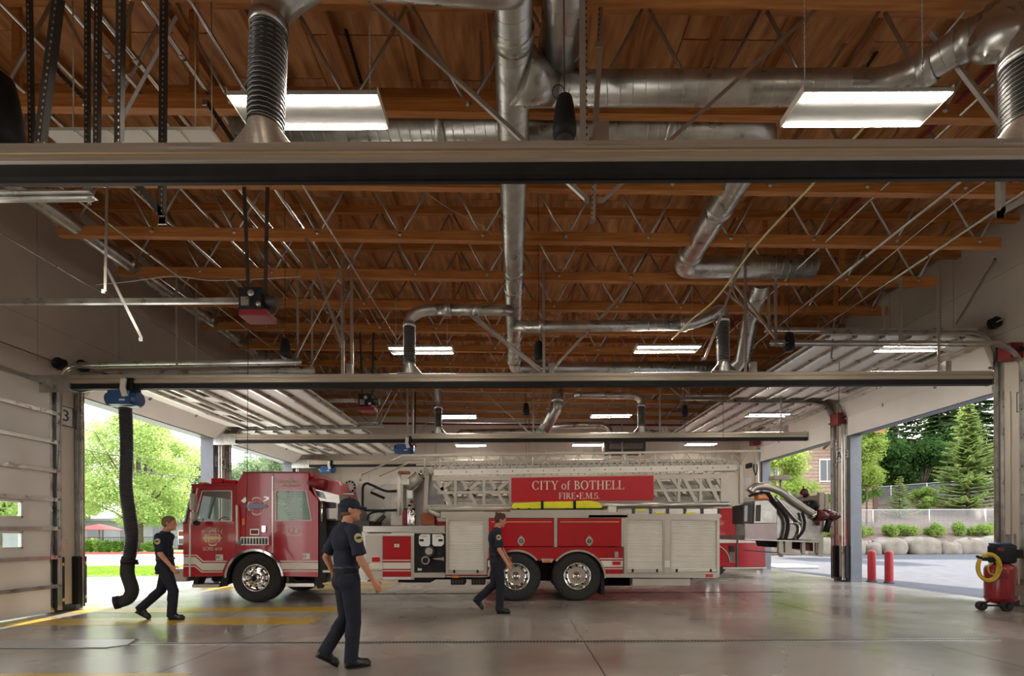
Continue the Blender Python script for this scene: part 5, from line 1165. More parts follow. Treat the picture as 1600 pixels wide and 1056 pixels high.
# serif glyphs ----------------------------------------------------
def glyphs(s_, x, z, h, y, m, parent, name='serif_letter', tk=0.15, th=0.055):
    """serif lettering built stroke by stroke, x is the left edge, z the base line"""
    g = {}
    def R(m_, a, b, c, d): m_.prism([(X0 + a * h, z + b * h), (X0 + c * h, z + b * h), (X0 + c * h, z + d * h), (X0 + a * h, z + d * h)], y - 0.004, y)
    def Q4(m_, pts): m_.prism([(X0 + a * h, z + b * h) for a, b in pts], y - 0.004, y)
    def stem(m_, cx, b=0.0, d=1.0, w=tk, ser=(1, 1)):
        R(m_, cx - w / 2, b, cx + w / 2, d)
        if ser[0]: R(m_, cx - w / 2 - 0.07, b, cx + w / 2 + 0.07, b + 0.045)
        if ser[1]: R(m_, cx - w / 2 - 0.07, d - 0.045, cx + w / 2 + 0.07, d)
    def ring(m_, cx, cz, rx, rz, a0, a1, w=tk, t=th, n=16):
        for i in range(n):
            q = []
            for a_ in (a0 + (a1 - a0) * i / n, a0 + (a1 - a0) * (i + 1) / n):
                r_ = math.radians(a_); c_, s__ = math.cos(r_), math.sin(r_)
                q.append(((cx + rx * c_, cz + rz * s__), (cx + (rx - w) * c_, cz + (rz - t) * s__)))
            Q4(m_, [q[0][0], q[1][0], q[1][1], q[0][1]])
    X0 = x
    for ch_ in s_:
        m_ = MB(); adv = 0.3
        if ch_ == 'C': ring(m_, 0.42, 0.5, 0.42, 0.52, 42, 318); R(m_, 0.70, 0.66, 0.75, 0.95); R(m_, 0.70, 0.07, 0.74, 0.28); adv = 0.88
        elif ch_ == 'I': stem(m_, 0.17); adv = 0.42
        elif ch_ == 'T': stem(m_, 0.4, ser=(1, 0)); R(m_, 0.02, 0.94, 0.78, 1); R(m_, 0.02, 0.76, 0.06, 1); R(m_, 0.74, 0.76, 0.78, 1); adv = 0.86
        elif ch_ == 'Y': stem(m_, 0.42, 0, 0.5, ser=(1, 0)); Q4(m_, [(0.35, 0.48), (0.49, 0.48), (0.24, 0.98), (0.06, 0.98)]); Q4(m_, [(0.42, 0.46), (0.49, 0.5), (0.76, 0.98), (0.69, 0.98)]); R(m_, 0.0, 0.955, 0.32, 1); R(m_, 0.6, 0.955, 0.85, 1); adv = 0.86
        elif ch_ == 'o': ring(m_, 0.27, 0.33, 0.27, 0.34, 0, 360, 0.11, 0.05); adv = 0.6
        elif ch_ == 'f': stem(m_, 0.17, 0, 0.8, 0.11, (1, 0)); ring(m_, 0.33, 0.78, 0.215, 0.23, 60, 180, 0.11, 0.06, 8); R(m_, 0.02, 0.6, 0.36, 0.65); adv = 0.48
        elif ch_ == 'B': stem(m_, 0.17, ser=(1, 1)); ring(m_, 0.3, 0.25, 0.36, 0.25, -90, 90, 0.14, 0.05); ring(m_, 0.28, 0.745, 0.31, 0.255, -90, 90, 0.13, 0.05); R(m_, 0.17, 0, 0.31, 0.05); R(m_, 0.17, 0.475, 0.3, 0.52); R(m_, 0.17, 0.95, 0.3, 1); adv = 0.76
        elif ch_ == 'O': ring(m_, 0.44, 0.5, 0.44, 0.52, 0, 360); adv = 0.96
        elif ch_ == 'H': stem(m_, 0.17); stem(m_, 0.71); R(m_, 0.17, 0.48, 0.71, 0.535); adv = 0.96
        elif ch_ in 'EFL':
            stem(m_, 0.17, ser=(1, 1))
            if ch_ != 'L': R(m_, 0.17, 0.95, 0.66, 1); R(m_, 0.62, 0.78, 0.66, 1); R(m_, 0.17, 0.48, 0.5, 0.53); R(m_, 0.47, 0.4, 0.5, 0.61)
            if ch_ != 'F': R(m_, 0.17, 0, 0.68, 0.05); R(m_, 0.64, 0, 0.69, 0.26)
            adv = 0.76 if ch_ != 'L' else 0.73
        elif ch_ == 'R': stem(m_, 0.17); ring(m_, 0.29, 0.74, 0.32, 0.26, -90, 90, 0.14, 0.05); R(m_, 0.17, 0.48, 0.3, 0.53); R(m_, 0.17, 0.95, 0.3, 1); Q4(m_, [(0.3, 0.5), (0.46, 0.5), (0.8, 0.0), (0.62, 0.0)]); adv = 0.84
        elif ch_ == 'M': stem(m_, 0.13, w=0.06); stem(m_, 0.93, w=tk); Q4(m_, [(0.1, 1), (0.28, 1), (0.56, 0.05), (0.48, 0.05)]); Q4(m_, [(0.5, 0.05), (0.57, 0.05), (0.9, 1), (0.84, 1)]); adv = 1.16
        elif ch_ == 'S': ring(m_, 0.29, 0.74, 0.26, 0.27, 30, 255, 0.11, 0.06, 10); ring(m_, 0.31, 0.27, 0.29, 0.28, -150, 85, 0.13, 0.06, 10); R(m_, 0.5, 0.7, 0.54, 0.95); R(m_, 0.03, 0.06, 0.07, 0.32); adv = 0.7
        elif ch_ == '.': R(m_, 0.03, 0, 0.16, 0.13); adv = 0.24
        elif ch_ == '*': Q4(m_, [(0.05, 0.45), (0.25, 0.68), (0.45, 0.45), (0.25, 0.22)]); adv = 0.55
        else: adv = 0.34
        if m_.v: m_.build(name, M_white, parent)
        X0 += adv * h
    return X0
gy = LY0 - 0.101
gx, gz = T(831.5, 765, gy); ex, _ = T(988, 765, gy)
glyphs('CITY of BOTHELL', gx, gz, 0.192, gy, M_white, sb)
gx, gz = T(873, 779.5, gy); glyphs('FIRE*E.M.S.', gx, gz, 0.136, gy, M_white, sb)
# --- yellow rescue bag strapped on the tray (rests on the truck)
zt_ = T(0 + 900, 795.5)[1]
tb = thing('rescue_litter_bag', 'long bright yellow rescue bag strapped flat under the name board', 'bag', (T(870, 790)[0], TY + 0.28, zt_))
pts = TT(z2, [(840, 352), (850, 342), (1010, 333), (1060, 332), (1230, 330), (1300, 326), (1350, 327), (1395, 340), (1412, 365), (1405, 378), (845, 383), (838, 372)])
MB().prism(pts, TY + 0.1, TY + 0.46).build('padding', M_ybag, tb, bevel=0.03)
for x in (1030, 1235): MB().prism(TT(z2, rect(x - 8, 326, x + 8, 400)), TY + 0.08, TY + 0.48).build('strap', M_black, tb)
m = MB()
for x in (880, 950, 1190, 1300, 1370): MB().prism(TT(z2, rect(x - 10, 374, x + 10, 388)), TY + 0.085, TY + 0.11).build('buckle', M_black, tb)
MB().prism(TT(z2, [(836, 378), (1412, 374), (1412, 384), (836, 388)]), TY + 0.08, TY + 0.47).build('base_board', M_black, tb)
# --- ladder tip, platform bucket
BY = TY + 0.3
def bs(name, pts, m, y0, y1, bevel=0, parent=None, f=zb): return MB().prism([T(*f(*p), BY) for p in pts], y0, y1).build(name, m, parent or truck, bevel=bevel)
side('tip_bracket', z3, [(862, 225), (945, 225), (1000, 245), (1000, 420), (940, 440), (862, 400)], M_silver, TY + 0.3, TY + 0.36); side('tip_bracket', z3, [(862, 225), (945, 225), (1000, 245), (1000, 420), (940, 440), (862, 400)], M_silver, TY + 1.7, TY + 1.76)
side('tip_post', z3, rect(980, 180, 1000, 420), M_silver, TY + 0.25, TY + 0.32); side('tip_plate', z3, [(1000, 258), (1060, 248), (1062, 320), (1010, 340), (1000, 400)], M_tt, TY + 0.3, TY + 0.5)
side('tip_box', z3, rect(935, 60 + 62, 1060, 180), M_tt, TY + 0.9, TY + 1.3); side('tip_strut', z3, [(1098, 95), (1108, 95), (1120, 300), (1100, 300)], M_silver, TY + 0.4, TY + 0.45)
side('tip_lamp', z3, rect(1062, 155, 1080, 185), M_black, TY + 0.4, TY + 0.6); side('tip_gusset', z3, [(870, 330), (960, 340), (960, 420), (900, 440), (870, 420)], M_tt, TY + 0.5, TY + 0.58)
MB().sweep(smoothpath([P(*z3(*p), TY + 0.4) for p in [(1030, 180), (1030, 215), (1045, 250)]], 4), 0.012, 6).sweep(smoothpath([P(*z3(*p), TY + 0.4) for p in [(1050, 180), (1052, 210), (1045, 245)]], 4), 0.012, 6).build('tip_hose', M_black, truck)
Bd = TY + 2.3
bs('platform_back', [(310, 395), (762, 402), (762, 840), (310, 840)], M_perf, Bd - 0.04, Bd); 
side_pts = [(20, 700), (320, 700), (700, 690), (712, 850), (20, 835)]
bs('platform_floor', [(20, 800), (712, 850), (712, 870), (20, 840)], M_perf, BY, Bd)
bs('platform_kick_plate', [(20, 692), (316, 692), (316, 842), (24, 832)], mat('polished_plate', (0.24, 0.19, 0.185), 0.3, 0.8), BY - 0.01, BY, )
bs('platform_panel', [(316, 470), (420, 480), (712, 640), (706, 848), (316, 842)], M_perf, BY, BY + 0.02)
# embossed pattern of raised dots on the plate
m = MB()
for i in range(34):
    for j_ in range(26):
        x = 322 + i * 12; y = 480 + j_ * 14
        if y < 480 + (x - 420) * 0.55 + 8 or y > 838 or x > 700: continue
        q = P(*zb(x, y), BY - 0.001); s_ = 0.009; k = 1 if (i + j_) % 2 else -1
        m.add([q + V(-s_, 0, -s_ * 0.4 * k), q + V(0, -0.004, s_ * 0.5), q + V(s_, 0, s_ * 0.4 * k), q + V(0, -0.004, -s_ * 0.5)], [(0, 1, 2, 3)])
        if j_ < 20: 
            q = P(*zb(x + 100 if x < 640 else x, y - 80), Bd - 0.045)
m.build('raised_tread', M_chrome, truck, kind='stuff')
m = MB()
for i in range(30):
    for j_ in range(16):
        q = P(*zb(430 + i * 11, 410 + j_ * 14), Bd - 0.045); m.cyl(q, q - V(0, 0.006, 0), 0.012, n=5)
m.build('raised_tread', M_chrome, truck, kind='stuff')
bs('platform_side_post', [(715, 405), (762, 405), (745, 990), (700, 990)], M_silver, BY + 0.02, BY + 0.12); bs('platform_end', [(762, 420), (790, 430), (785, 600), (762, 640)], M_silver, BY, Bd)
bs('platform_locker', [(100, 485), (308, 472), (302, 690), (92, 690)], M_perf, BY - 0.06, BY + 0.5, 0.01); bs('locker_frame', [(0, 520), (96, 515), (92, 695), (0, 690)], M_dark, BY - 0.03, BY + 0.5); bs('locker_window', [(10, 530), (40, 528), (36, 672), (6, 672)], M_dglass, BY - 0.045, BY - 0.03); bs('locker_window', [(115, 525), (155, 520), (150, 672), (108, 672)], M_dark, BY - 0.075, BY - 0.06)
MB().sweep(smoothpath([P(*zb(*p), BY - 0.05) for p in [(70, 400), (110, 360), (200, 350), (300, 375), (380, 415), (450, 470), (560, 545), (650, 600)]], 6), [0.085] * 12 + [0.082] * 15 + [0.075] * 16, 22).build('water_pipe', M_alu, truck)
MB().sweep(smoothpath([P(*zb(*p), BY - 0.1) for p in [(230, 410), (280, 480), (360, 570), (410, 650), (415, 740), (395, 830)]], 6), 0.042, 12).build('black_hose', M_black, truck)
MB().sweep(smoothpath([P(*zb(*p), BY - 0.08) for p in [(60, 440), (160, 410), (230, 412)]], 6), 0.03, 10).build('black_hose', M_black, truck)
MB().sweep(smoothpath([P(*zb(*p), BY - 0.08) for p in [(548, 590), (570, 680), (555, 760), (500, 830)]], 6), 0.03, 10).build('black_hose', M_black, truck)
MB().sweep(smoothpath([P(*zb(*p), BY - 0.06) for p in [(300, 440), (390, 540), (480, 640), (540, 690)]], 6), 0.03, 10).build('platform_tube', M_chrome, truck)
MB().sweep(smoothpath([P(*zb(*p), BY - 0.05) for p in [(430, 685), (500, 690), (525, 740), (500, 820)]], 6), 0.025, 10).build('platform_tube', M_chrome, truck)
MB().cyl(P(*zb(470, 452), BY + 0.3), P(*zb(545, 440), BY + 0.3), 0.05, n=14).build('platform_nozzle_arm', M_silver, truck)
MB().ell(P(*zb(570, 415), BY + 0.3), (0.1, 0.09, 0.11)).cyl(P(*zb(560, 385), BY + 0.3), P(*zb(560, 350), BY + 0.3), 0.015, n=8).build('small_red_nozzle', mat('maroon_enamel', (0.10, 0.008, 0.014), 0.35), truck)
M_mar = MATS['maroon_enamel']
MB().cyl(P(*zb(640, 600), BY - 0.05), P(*zb(665, 615), BY - 0.05), 0.1, n=18).build('pipe_flange', M_chrome, truck)
MB().cyl(P(*zb(670, 612), BY - 0.05), P(*zb(775, 625), BY - 0.05), 0.13, 0.1, n=18).cyl(P(*zb(765, 600), BY - 0.05), P(*zb(855, 640), BY - 0.05), 0.085, n=16).cyl(P(*zb(740, 585), BY - 0.05), P(*zb(850, 605), BY - 0.05), 0.06, n=14).cyl(P(*zb(850, 618), BY - 0.05), P(*zb(866, 640), BY - 0.05), 0.11, n=14).build('water_cannon', M_mar, truck)
MB().cyl(P(*zb(800, 660), BY - 0.05), P(*zb(765, 770), BY - 0.05), 0.07, 0.06, n=16).build('cannon_nozzle', M_black, truck)
MB().cyl(P(*zb(690, 640), BY - 0.05), P(*zb(685, 710), BY - 0.05), 0.05, n=12).build('cannon_base', M_mar, truck); MB().ell(P(*zb(650, 720), BY - 0.02), (0.1, 0.06, 0.13)).build('round_lamp', M_glass, truck)
m = MB().sweep(smoothpath([P(*zb(*p), BY - 0.03) for p in [(560, 495), (600, 490), (640, 485), (680, 510), (660, 545), (610, 530), (590, 505)]], 4), 0.028, 8); m.ell(P(*zb(660, 525), BY), (0.11, 0.08, 0.1)).build('black_coupling', M_black, truck)
MB().b2(P(*zb(145, 470), BY - 0.1), P(*zb(235, 432), BY + 0.1)).build('orange_beacon', M_orange, truck, bevel=0.02)
MB().b2(P(*zb(295, 290), BY + 1.2), P(*zb(380, 262), BY + 1.5)).build('flood_lamp', M_silver, truck, bevel=0.01); MB().cyl(P(*zb(350, 385), BY + 1.3), P(*zb(350, 285), BY + 1.3), 0.03, n=10).build('lamp_post', M_silver, truck)
bs('lower_frame', [(345, 955), (745, 985), (745, 998), (345, 966)], M_silver, BY, Bd - 0.2)
for x0_, x1_ in ((345, 385), (405, 465), (560, 590), (690, 740)): bs('lower_post', [(x0_, 850), (x1_, 855), (x1_, 980), (x0_, 960)], M_silver, BY + 0.05, BY + 0.12)
bs('lower_motor', [(280, 840), (400, 842), (380, 915), (300, 905)], M_black, BY + 0.3, BY + 0.8); bs('lower_red_box', [(615, 850), (700, 850), (700, 950), (600, 930)], M_mar, BY + 0.2, BY + 0.7)
bs('lower_black_step', [(470, 850), (560, 850), (555, 885), (470, 880)], M_black, BY + 0.2, BY + 0.8)
# --- second red vehicle parked behind
EX0 = -1.0; EY = 15.4
def E(px, py): p = P(px, py, EY); return (p.x, p.z)
eng = thing('parked_engine', 'second red fire vehicle with white stripe parked behind the ladder truck', 'fire truck', (3, EY + 1.2, 0))
ex1 = E(1192, 0)[0]; exm = E(1152, 0)[0]
zlo, zhi, zmid = E(1150, 886)[1], E(1150, 794)[1], E(1150, 846)[1]
MB().prism([(EX0, zlo), (ex1, zlo), (ex1, E(0, 820)[1]), (exm + 0.15, zhi), (EX0, zhi)], EY, EY + 2.4).build('body', M_red, eng, bevel=0.03)
MB().b2((EX0, EY - 0.01, E(1150, 848)[1]), (ex1, EY, E(1150, 838)[1])).build('white_stripe', M_white, eng); MB().b2((E(1146, 0)[0], EY - 0.02, zlo), (E(1149, 0)[0], EY, zhi)).build('door_seam', M_dark, eng)
MB().b2((E(1135, 0)[0], EY - 0.02, E(0, 885)[1]), (E(1143, 0)[0], EY, E(0, 868)[1])).build('chrome_panel', M_chrome, eng); MB().b2((E(1135, 0)[0], EY - 0.03, E(0, 868)[1]), (E(1143, 0)[0], EY, E(0, 858)[1])).build('intake_grille', M_black, eng)
MB().b2((E(1125, 0)[0], EY - 0.03, zlo - 0.05), (ex1 + 0.02, EY + 2.4, zlo)).build('lower_trim', M_silver, eng)
for xx in (E(1108, 0)[0], EX0 + 1.0):
    w_ = MB().lathe([(0.0, 0.05), (0.3, 0.02), (0.42, 0.0), (0.5, 0.03), (0.52, 0.08), (0.52, 0.3), (0.3, 0.34)], (xx, EY + 0.0, 0.52), 'Y', 32).build('wheel', M_rubber, eng)
    MB().lathe([(0.0, 0.02), (0.2, 0.0), (0.28, 0.02)], (xx, EY - 0.01, 0.52), 'Y', 20).build('rim', M_chrome, w_)
    w_ = MB().lathe([(0.3, 0.0), (0.52, 0.05), (0.52, 0.3), (0.3, 0.34)], (xx, EY + 2.0, 0.52), 'Y', 32).build('wheel', M_rubber, eng)
    MB().sweep([V(xx + 0.56 * math.cos(a), EY - 0.01, 0.52 + 0.56 * math.sin(a)) for a in np.linspace(0, PI, 16)], 0.014, 8).build('wheel_arch', M_silver, eng)
x_, z_ = E(1157, 823)
for k, s_ in enumerate(('Public', 'Safety', 'First')): pass
# ================================================================ grounds outside
M_asph = mat('asphalt', (0.085, 0.085, 0.098), 0.9, c2=(0.06, 0.06, 0.068), scale=3, bump=0.3, bscale=60, detail=9)
M_apron = mat('concrete_apron', (0.62, 0.60, 0.56), 0.8, c2=(0.52, 0.50, 0.46), scale=2, detail=8)
M_grass = mat('lawn_green', (0.20, 0.34, 0.05), 0.9, c2=(0.13, 0.25, 0.04), scale=5, bump=0.6, bscale=80, detail=9)
M_mulch = mat('brown_mulch', (0.20, 0.13, 0.10), 0.95, c2=(0.11, 0.07, 0.055), scale=6, bump=0.8, bscale=40, detail=9)
M_stone = mat('pale_stone', (0.27, 0.245, 0.205), 0.9, c2=(0.17, 0.14, 0.10), scale=1.1, bump=0.6, bscale=9, detail=9)
M_curb = mat('red_curb', (0.45, 0.09, 0.07), 0.7)
M_siding = mat('wood_siding', (0.33, 0.235, 0.175), 0.75, c2=(0.27, 0.185, 0.135), scale=4)
M_brown = mat('brown_trim', (0.09, 0.045, 0.025), 0.7)
M_bark = mat('bark', (0.16, 0.12, 0.09), 0.9, c2=(0.09, 0.07, 0.05), scale=8, bump=0.5)
M_bldg = mat('grey_stucco', (0.33, 0.33, 0.34), 0.85, scale=1)
MB().b2((XL - 0.4, -60, -0.25), (-140, 120, -0.02)).build('ground_left', M_apron, kind='structure')
MB().b2((XR + 0.3, -60, -0.25), (140, 120, -0.02)).build('ground_right', M_asph, kind='structure')
MB().b2((XL - 0.5, YB + 0.3, -0.25), (XR + 0.35, 120, -0.03)).build('ground_back', M_asph, kind='structure')
# parking stripe and curb islands on the right
tag(MB().b2((10.7, 19.6, -0.015), (12.3, 21.2, 0.08)).build('curb_island', M_apron, bevel=0.03), 'pale concrete curb island outside the far right door', 'curb')
# lawn with blades
MB().b2((-70, 17.4, -0.02), (-12.2, 22.9, 0.02)).build('lawn', M_grass, kind='structure')
n = 26000; bx = rng.uniform(-32, -12.3, n); by = rng.uniform(17.5, 22.8, n); h = rng.uniform(0.05, 0.13, n); a = rng.uniform(0, PI, n)
def tri_mesh(name, verts, tris_n, m, parent=None, verts_per=3, origin=(0, 0, 0)):
    me = bpy.data.meshes.new(name); nv = len(verts); nf = nv // verts_per
    me.vertices.add(nv); me.vertices.foreach_set('co', (verts - np.array(origin)).astype(np.float32).ravel())
    me.loops.add(nv); me.loops.foreach_set('vertex_index', np.arange(nv, dtype=np.int32))
    me.polygons.add(nf); me.polygons.foreach_set('loop_start', np.arange(0, nv, verts_per, dtype=np.int32))
    try: me.polygons.foreach_set('loop_total', np.full(nf, verts_per, dtype=np.int32))
    except Exception: pass
    me.update(calc_edges=True); me.materials.append(m)
    ob = bpy.data.objects.new(name, me); COL.objects.link(ob); ob['_o'] = tuple(origin)
    if parent is not None: ob.parent = parent; ob.location = Vector(origin) - Vector(parent['_o'])
    else: ob.location = origin
    return ob
M_blade = leafmat('grass_blade', (0.30, 0.46, 0.06), (0.17, 0.32, 0.04), 0.4)
v = np.zeros((n, 3, 3)); w = 0.02
v[:, 0] = np.stack([bx - w * np.cos(a), by - w * np.sin(a), np.full(n, 0.01)], 1); v[:, 1] = np.stack([bx + w * np.cos(a), by + w * np.sin(a), np.full(n, 0.01)], 1); v[:, 2] = np.stack([bx + rng.normal(0, .02, n), by, h], 1)
tag(tri_mesh('grass', v.reshape(-1, 3), 0, M_blade), 'short bright green grass strip beyond the left doorway', 'grass', kind='stuff')
tag(MB().b2((-70, 38.6, -0.02), (-13, 38.9, 0.14)).build('red_curb', M_curb), 'red painted curb across the street at left', 'curb')
tag(MB().b2((-70, 38.9, -0.02), (-13, 49, 0.06)).build('planting_bed', M_grass), 'green planting bed behind the red curb', 'bed')
# ---------------- foliage helpers
def leaves(centers, radii, n, size, aspect=1.6, shell=0.2, flat=0.8):
    """n leaf quads scattered in ellipsoidal blobs"""
    centers = np.array(centers, float); radii = np.array(radii, float)
    wts = (radii.prod(1)) ** (2 / 3); idx = rng.choice(len(centers), n, p=wts / wts.sum())
    d = rng.normal(size=(n, 3)); d /= np.linalg.norm(d, axis=1)[:, None]
    r = rng.uniform(shell, 1.15, n) ** 0.8 + np.abs(rng.normal(0, 0.14, n))
    p = centers[idx] + d * radii[idx] * r[:, None]
    nrm = d * 0.6 + rng.normal(size=(n, 3)) * 0.8 + np.array([0, 0, 0.5]); nrm /= np.linalg.norm(nrm, axis=1)[:, None]
    t = np.cross(nrm, rng.normal(size=(n, 3))); t /= np.linalg.norm(t, axis=1)[:, None]; b = np.cross(nrm, t)
    s = size * rng.uniform(0.6, 1.3, n)[:, None]
    q = np.stack([p - t * s * aspect / 2, p - b * s / 2, p + t * s * aspect / 2, p + b * s / 2], 1)
    return q.reshape(-1, 3)
def blobs(c, R, Hh, k, br):
    out = []; rad = []
    for _ in range(k):
        a = rng.uniform(0, 2 * PI); zz = rng.uniform(-1, 1); rr = math.sqrt(max(0, 1 - zz * zz)) * rng.uniform(0.35, 0.95)
        out.append((c[0] + R * rr * math.cos(a), c[1] + R * rr * math.sin(a), c[2] + Hh * zz * 0.9)); s = br * rng.uniform(0.6, 1.25); rad.append((s, s, s * 0.72))
    return out, rad
def broadleaf(name, x, y, z0, h, R, n, leaf, m, label, group=None, trunk_r=0.18, k=34, clear=0.25, br=0.3):
    t = thing(name, label, 'tree', (x, y, z0), group)
    cz_ = z0 + h * (clear + (1 - clear) / 2); c, r = blobs((x, y, cz_), R, h * (1 - clear) / 2, k, R * br)
    tri_mesh('foliage', leaves(c, r, n, leaf), 0, m, t, 4, (x, y, z0))
    mb = MB(); mb.sweep([(x, y, z0), (x + 0.05, y, z0 + h * clear), (x, y, z0 + h * 0.75)], [trunk_r, trunk_r * 0.8, trunk_r * 0.25], 10)
    for i in range(0, min(len(c), 22)):
        q = Vector(c[i]); b = Vector((x, y, z0 + h * clear * rng.uniform(0.8, 1.4))); mb.sweep([b, b.lerp(q, 0.5) + V(0, 0, h * 0.04), q], [trunk_r * 0.4, trunk_r * 0.25, trunk_r * 0.1], 6)
    mb.build('trunk', M_bark, t); return t
def conifer_mesh(h, R, whorls, per, n_need, size, droop=0.25, asc=0.0):
    """needle sprays along drooping branches: returns quads and branch accumulator"""
    qs = []; mb = MB(); mb.sweep([(0, 0, 0), (0, 0, h * 0.97)], [h * 0.018, h * 0.002], 8)
    for i in range(whorls):
        f = i / (whorls - 1); z = h * (0.07 + 0.9 * f); L = R * (1 - f) ** 0.85 + 0.08 * R
        for j in range(per):
            a = rng.uniform(0, 2 * PI); l = L * rng.uniform(0.7, 1.12); d = np.array([math.cos(a), math.sin(a), 0])
            m_ = max(int(n_need * l / R), 4); s_ = rng.uniform(0.08, 1, m_)
            base = np.array([0, 0, z]); zoff = asc * l * s_ - droop * l * s_ ** 1.5 + 0.12 * l * s_ ** 4
            p = base + d * (l * s_)[:, None]; p[:, 2] += zoff
            side_ = np.cross(d, [0, 0, 1]); sg = rng.choice([-1, 1], m_)[:, None]; sp_ = (side_ * sg * 0.8 + d * 0.6); sp_ /= np.linalg.norm(sp_, axis=1)[:, None]
            ln = (size * (1.25 - 0.7 * s_) * rng.uniform(0.7, 1.3, m_))[:, None]; up = np.array([0, 0, 1.0]); w_ = np.cross(sp_, up + rng.normal(0, .35, (m_, 3))); w_ /= np.linalg.norm(w_, axis=1)[:, None]
            tip = p + sp_ * ln; tip[:, 2] -= ln[:, 0] * 0.35
            mid = (p + tip) / 2
            qs.append(np.stack([p, mid + w_ * ln * 0.2, tip, mid - w_ * ln * 0.2], 1).reshape(-1, 3))
            mb.sweep([(0, 0, z), tuple(base + d * l * 0.5 + np.array([0, 0, asc * l * .5 - droop * l * 0.35])), tuple(base + d * l + np.array([0, 0, asc * l - droop * l + 0.12 * l]))], [h * 0.004, h * 0.003, h * 0.001], 4)
    return np.concatenate(qs), mb
def conifer(name, x, y, z0, h, R, m, label, group, whorls=34, per=7, n_need=34, size=0.42, droop=0.25, asc=0.0):
    t = thing(name, label, 'tree', (x, y, z0), group)
    q, mb = conifer_mesh(h, R, whorls, per, n_need, size, droop, asc)
    tri_mesh('foliage', q + np.array([x, y, z0]), 0, m, t, 4, (x, y, z0)); mb.v = [(a + x, b + y, c + z0) for a, b, c in mb.v]; mb.build('trunk', M_bark, t); return t
L_maple = leafmat('maple_leaf', (0.52, 0.62, 0.24), (0.34, 0.46, 0.14), 0.55)
L_green = leafmat('green_leaf', (0.20, 0.36, 0.06), (0.11, 0.22, 0.035), 0.5)
L_bright = leafmat('bright_leaf', (0.36, 0.46, 0.12), (0.2, 0.31, 0.07), 0.5)
L_willow = leafmat('willow_leaf', (0.40, 0.50, 0.12), (0.24, 0.34, 0.07), 0.5)
L_con = leafmat('conifer_needle', (0.46, 0.55, 0.18), (0.22, 0.33, 0.09), 0.5)
L_dark = leafmat('dark_needle', (0.07, 0.14, 0.035), (0.025, 0.055, 0.018), 0.35)
L_grey = leafmat('grey_green_leaf', (0.30, 0.38, 0.22), (0.18, 0.25, 0.13), 0.5)
# ---------------- left: maple, back trees, hedges, patio
broadleaf('maple_tree', -33.5, 43, 0, 12.4, 5.6, 62000, 0.12, L_maple, 'large bright green maple tree seen through the left doorway', trunk_r=0.3, k=110, clear=0.18, br=0.22)
conifer('conifer_tree', -25.8, 47, 0, 11.5, 2.2, L_grey, 'thin grey-green tree right of the maple behind the cab roof', 'trees across the street at left', 26, 6, 50, 0.28)
broadleaf('street_tree', -22.6, 45, 0, 9.3, 2.6, 14000, 0.15, L_grey, 'pale round tree seen through the farther left doorway', 'trees across the street at left', k=30)
broadleaf('street_tree', -16.8, 40, 0, 7.5, 1.8, 12000, 0.14, L_maple, 'yellow-green tree at the right of the farther left doorway', 'trees across the street at left', k=24)
broadleaf('street_tree', -48, 50, 0, 9.5, 4, 16000, 0.18, L_maple, 'dark green tree beside the left door frame behind the hose', 'trees across the street at left', k=36)
broadleaf('street_tree', -38.5, 36, 0, 9, 3.5, 18000, 0.13, L_maple, 'tree glimpsed through the upper windows of the closed left door', 'trees across the street at left', k=40)
broadleaf('street_tree', -44, 62, 0, 12.5, 5, 16000, 0.24, L_grey, 'hazy pale tree behind the maple at left', 'trees across the street at left', k=36)
broadleaf('street_tree', -36, 70, 0, 14, 7, 18000, 0.28, L_grey, 'wide hazy tree far behind the maple', 'trees across the street at left', k=36)
def bush(x, y, z0, rx, ry, h, n, leaf, m, label, group):
    t = thing('bush', label, 'bush', (x, y, z0), group)
    k = max(int(rx * ry * 9), 5); c = [(x + rng.uniform(-.75, .75) * rx, y + rng.uniform(-.75, .75) * ry, z0 + h * rng.uniform(0.35, 0.68)) for _ in range(k)]
    r = [(rx * 0.45 * rng.uniform(.7, 1.2), ry * 0.45, h * 0.4) for _ in range(k)]
    tri_mesh('foliage', leaves(c, r, n, leaf, shell=0.3), 0, m, t, 4, (x, y, z0))
    MB().sweep([(x, y, z0), (x, y, z0 + h * 0.5)], [0.03, 0.02], 6).build('stem', M_bark, t)
for k, (px, w_, h_) in enumerate([(133, 0.6, 0.9), (155, 0.9, 0.95), (168, 0.8, 0.8), (180, 0.9, 0.8), (193, 0.7, 0.75), (236, 0.9, 0.7), (250, 0.9, 0.65)]):
    q = P(px, 860, 41); bush(q.x, 41, 0.06, w_, 0.6, h_ + 0.15, 2600, 0.09, [L_green, L_bright][k % 2], 'clipped green bush behind the red curb, %s from left' % ORD[k], 'bushes behind the red curb')
pb = thing('patio_building', 'low grey building with dark openings behind the hedge at left', 'building', (-45, 54, 0))
MB().b2((-62, 52, 0), (-20, 60, 3.0)).build('wall', M_bldg, pb); MB().b2((-63, 51, 3.0), (-19, 61, 3.3)).build('roof', mat('roof_grey', (0.2, 0.2, 0.21), 0.8), pb)
for k, x in enumerate((-46, -42.5, -39, -35, -31, -27)): MB().b2((x, 51.9, 0.9 if k % 2 else 0.1), (x + 1.6, 52.05, 2.3)).build('window', M_dglass, pb)
pf = thing('patio_fence', 'thin dark metal fence along the patio at left', 'fence', (-35, 46, 0))
MB().b2((-46, 46, 1.28), (-22, 46.05, 1.34)).b2((-46, 46, 0.2), (-22, 46.05, 0.25)).build('rail', M_dark, pf)
m = MB()
for x in np.arange(-46, -22, 0.16): m.b2((x, 46, 0.06), (x + 0.025, 46.03, 1.32))
m.build('picket', M_dark, pf, kind='stuff')
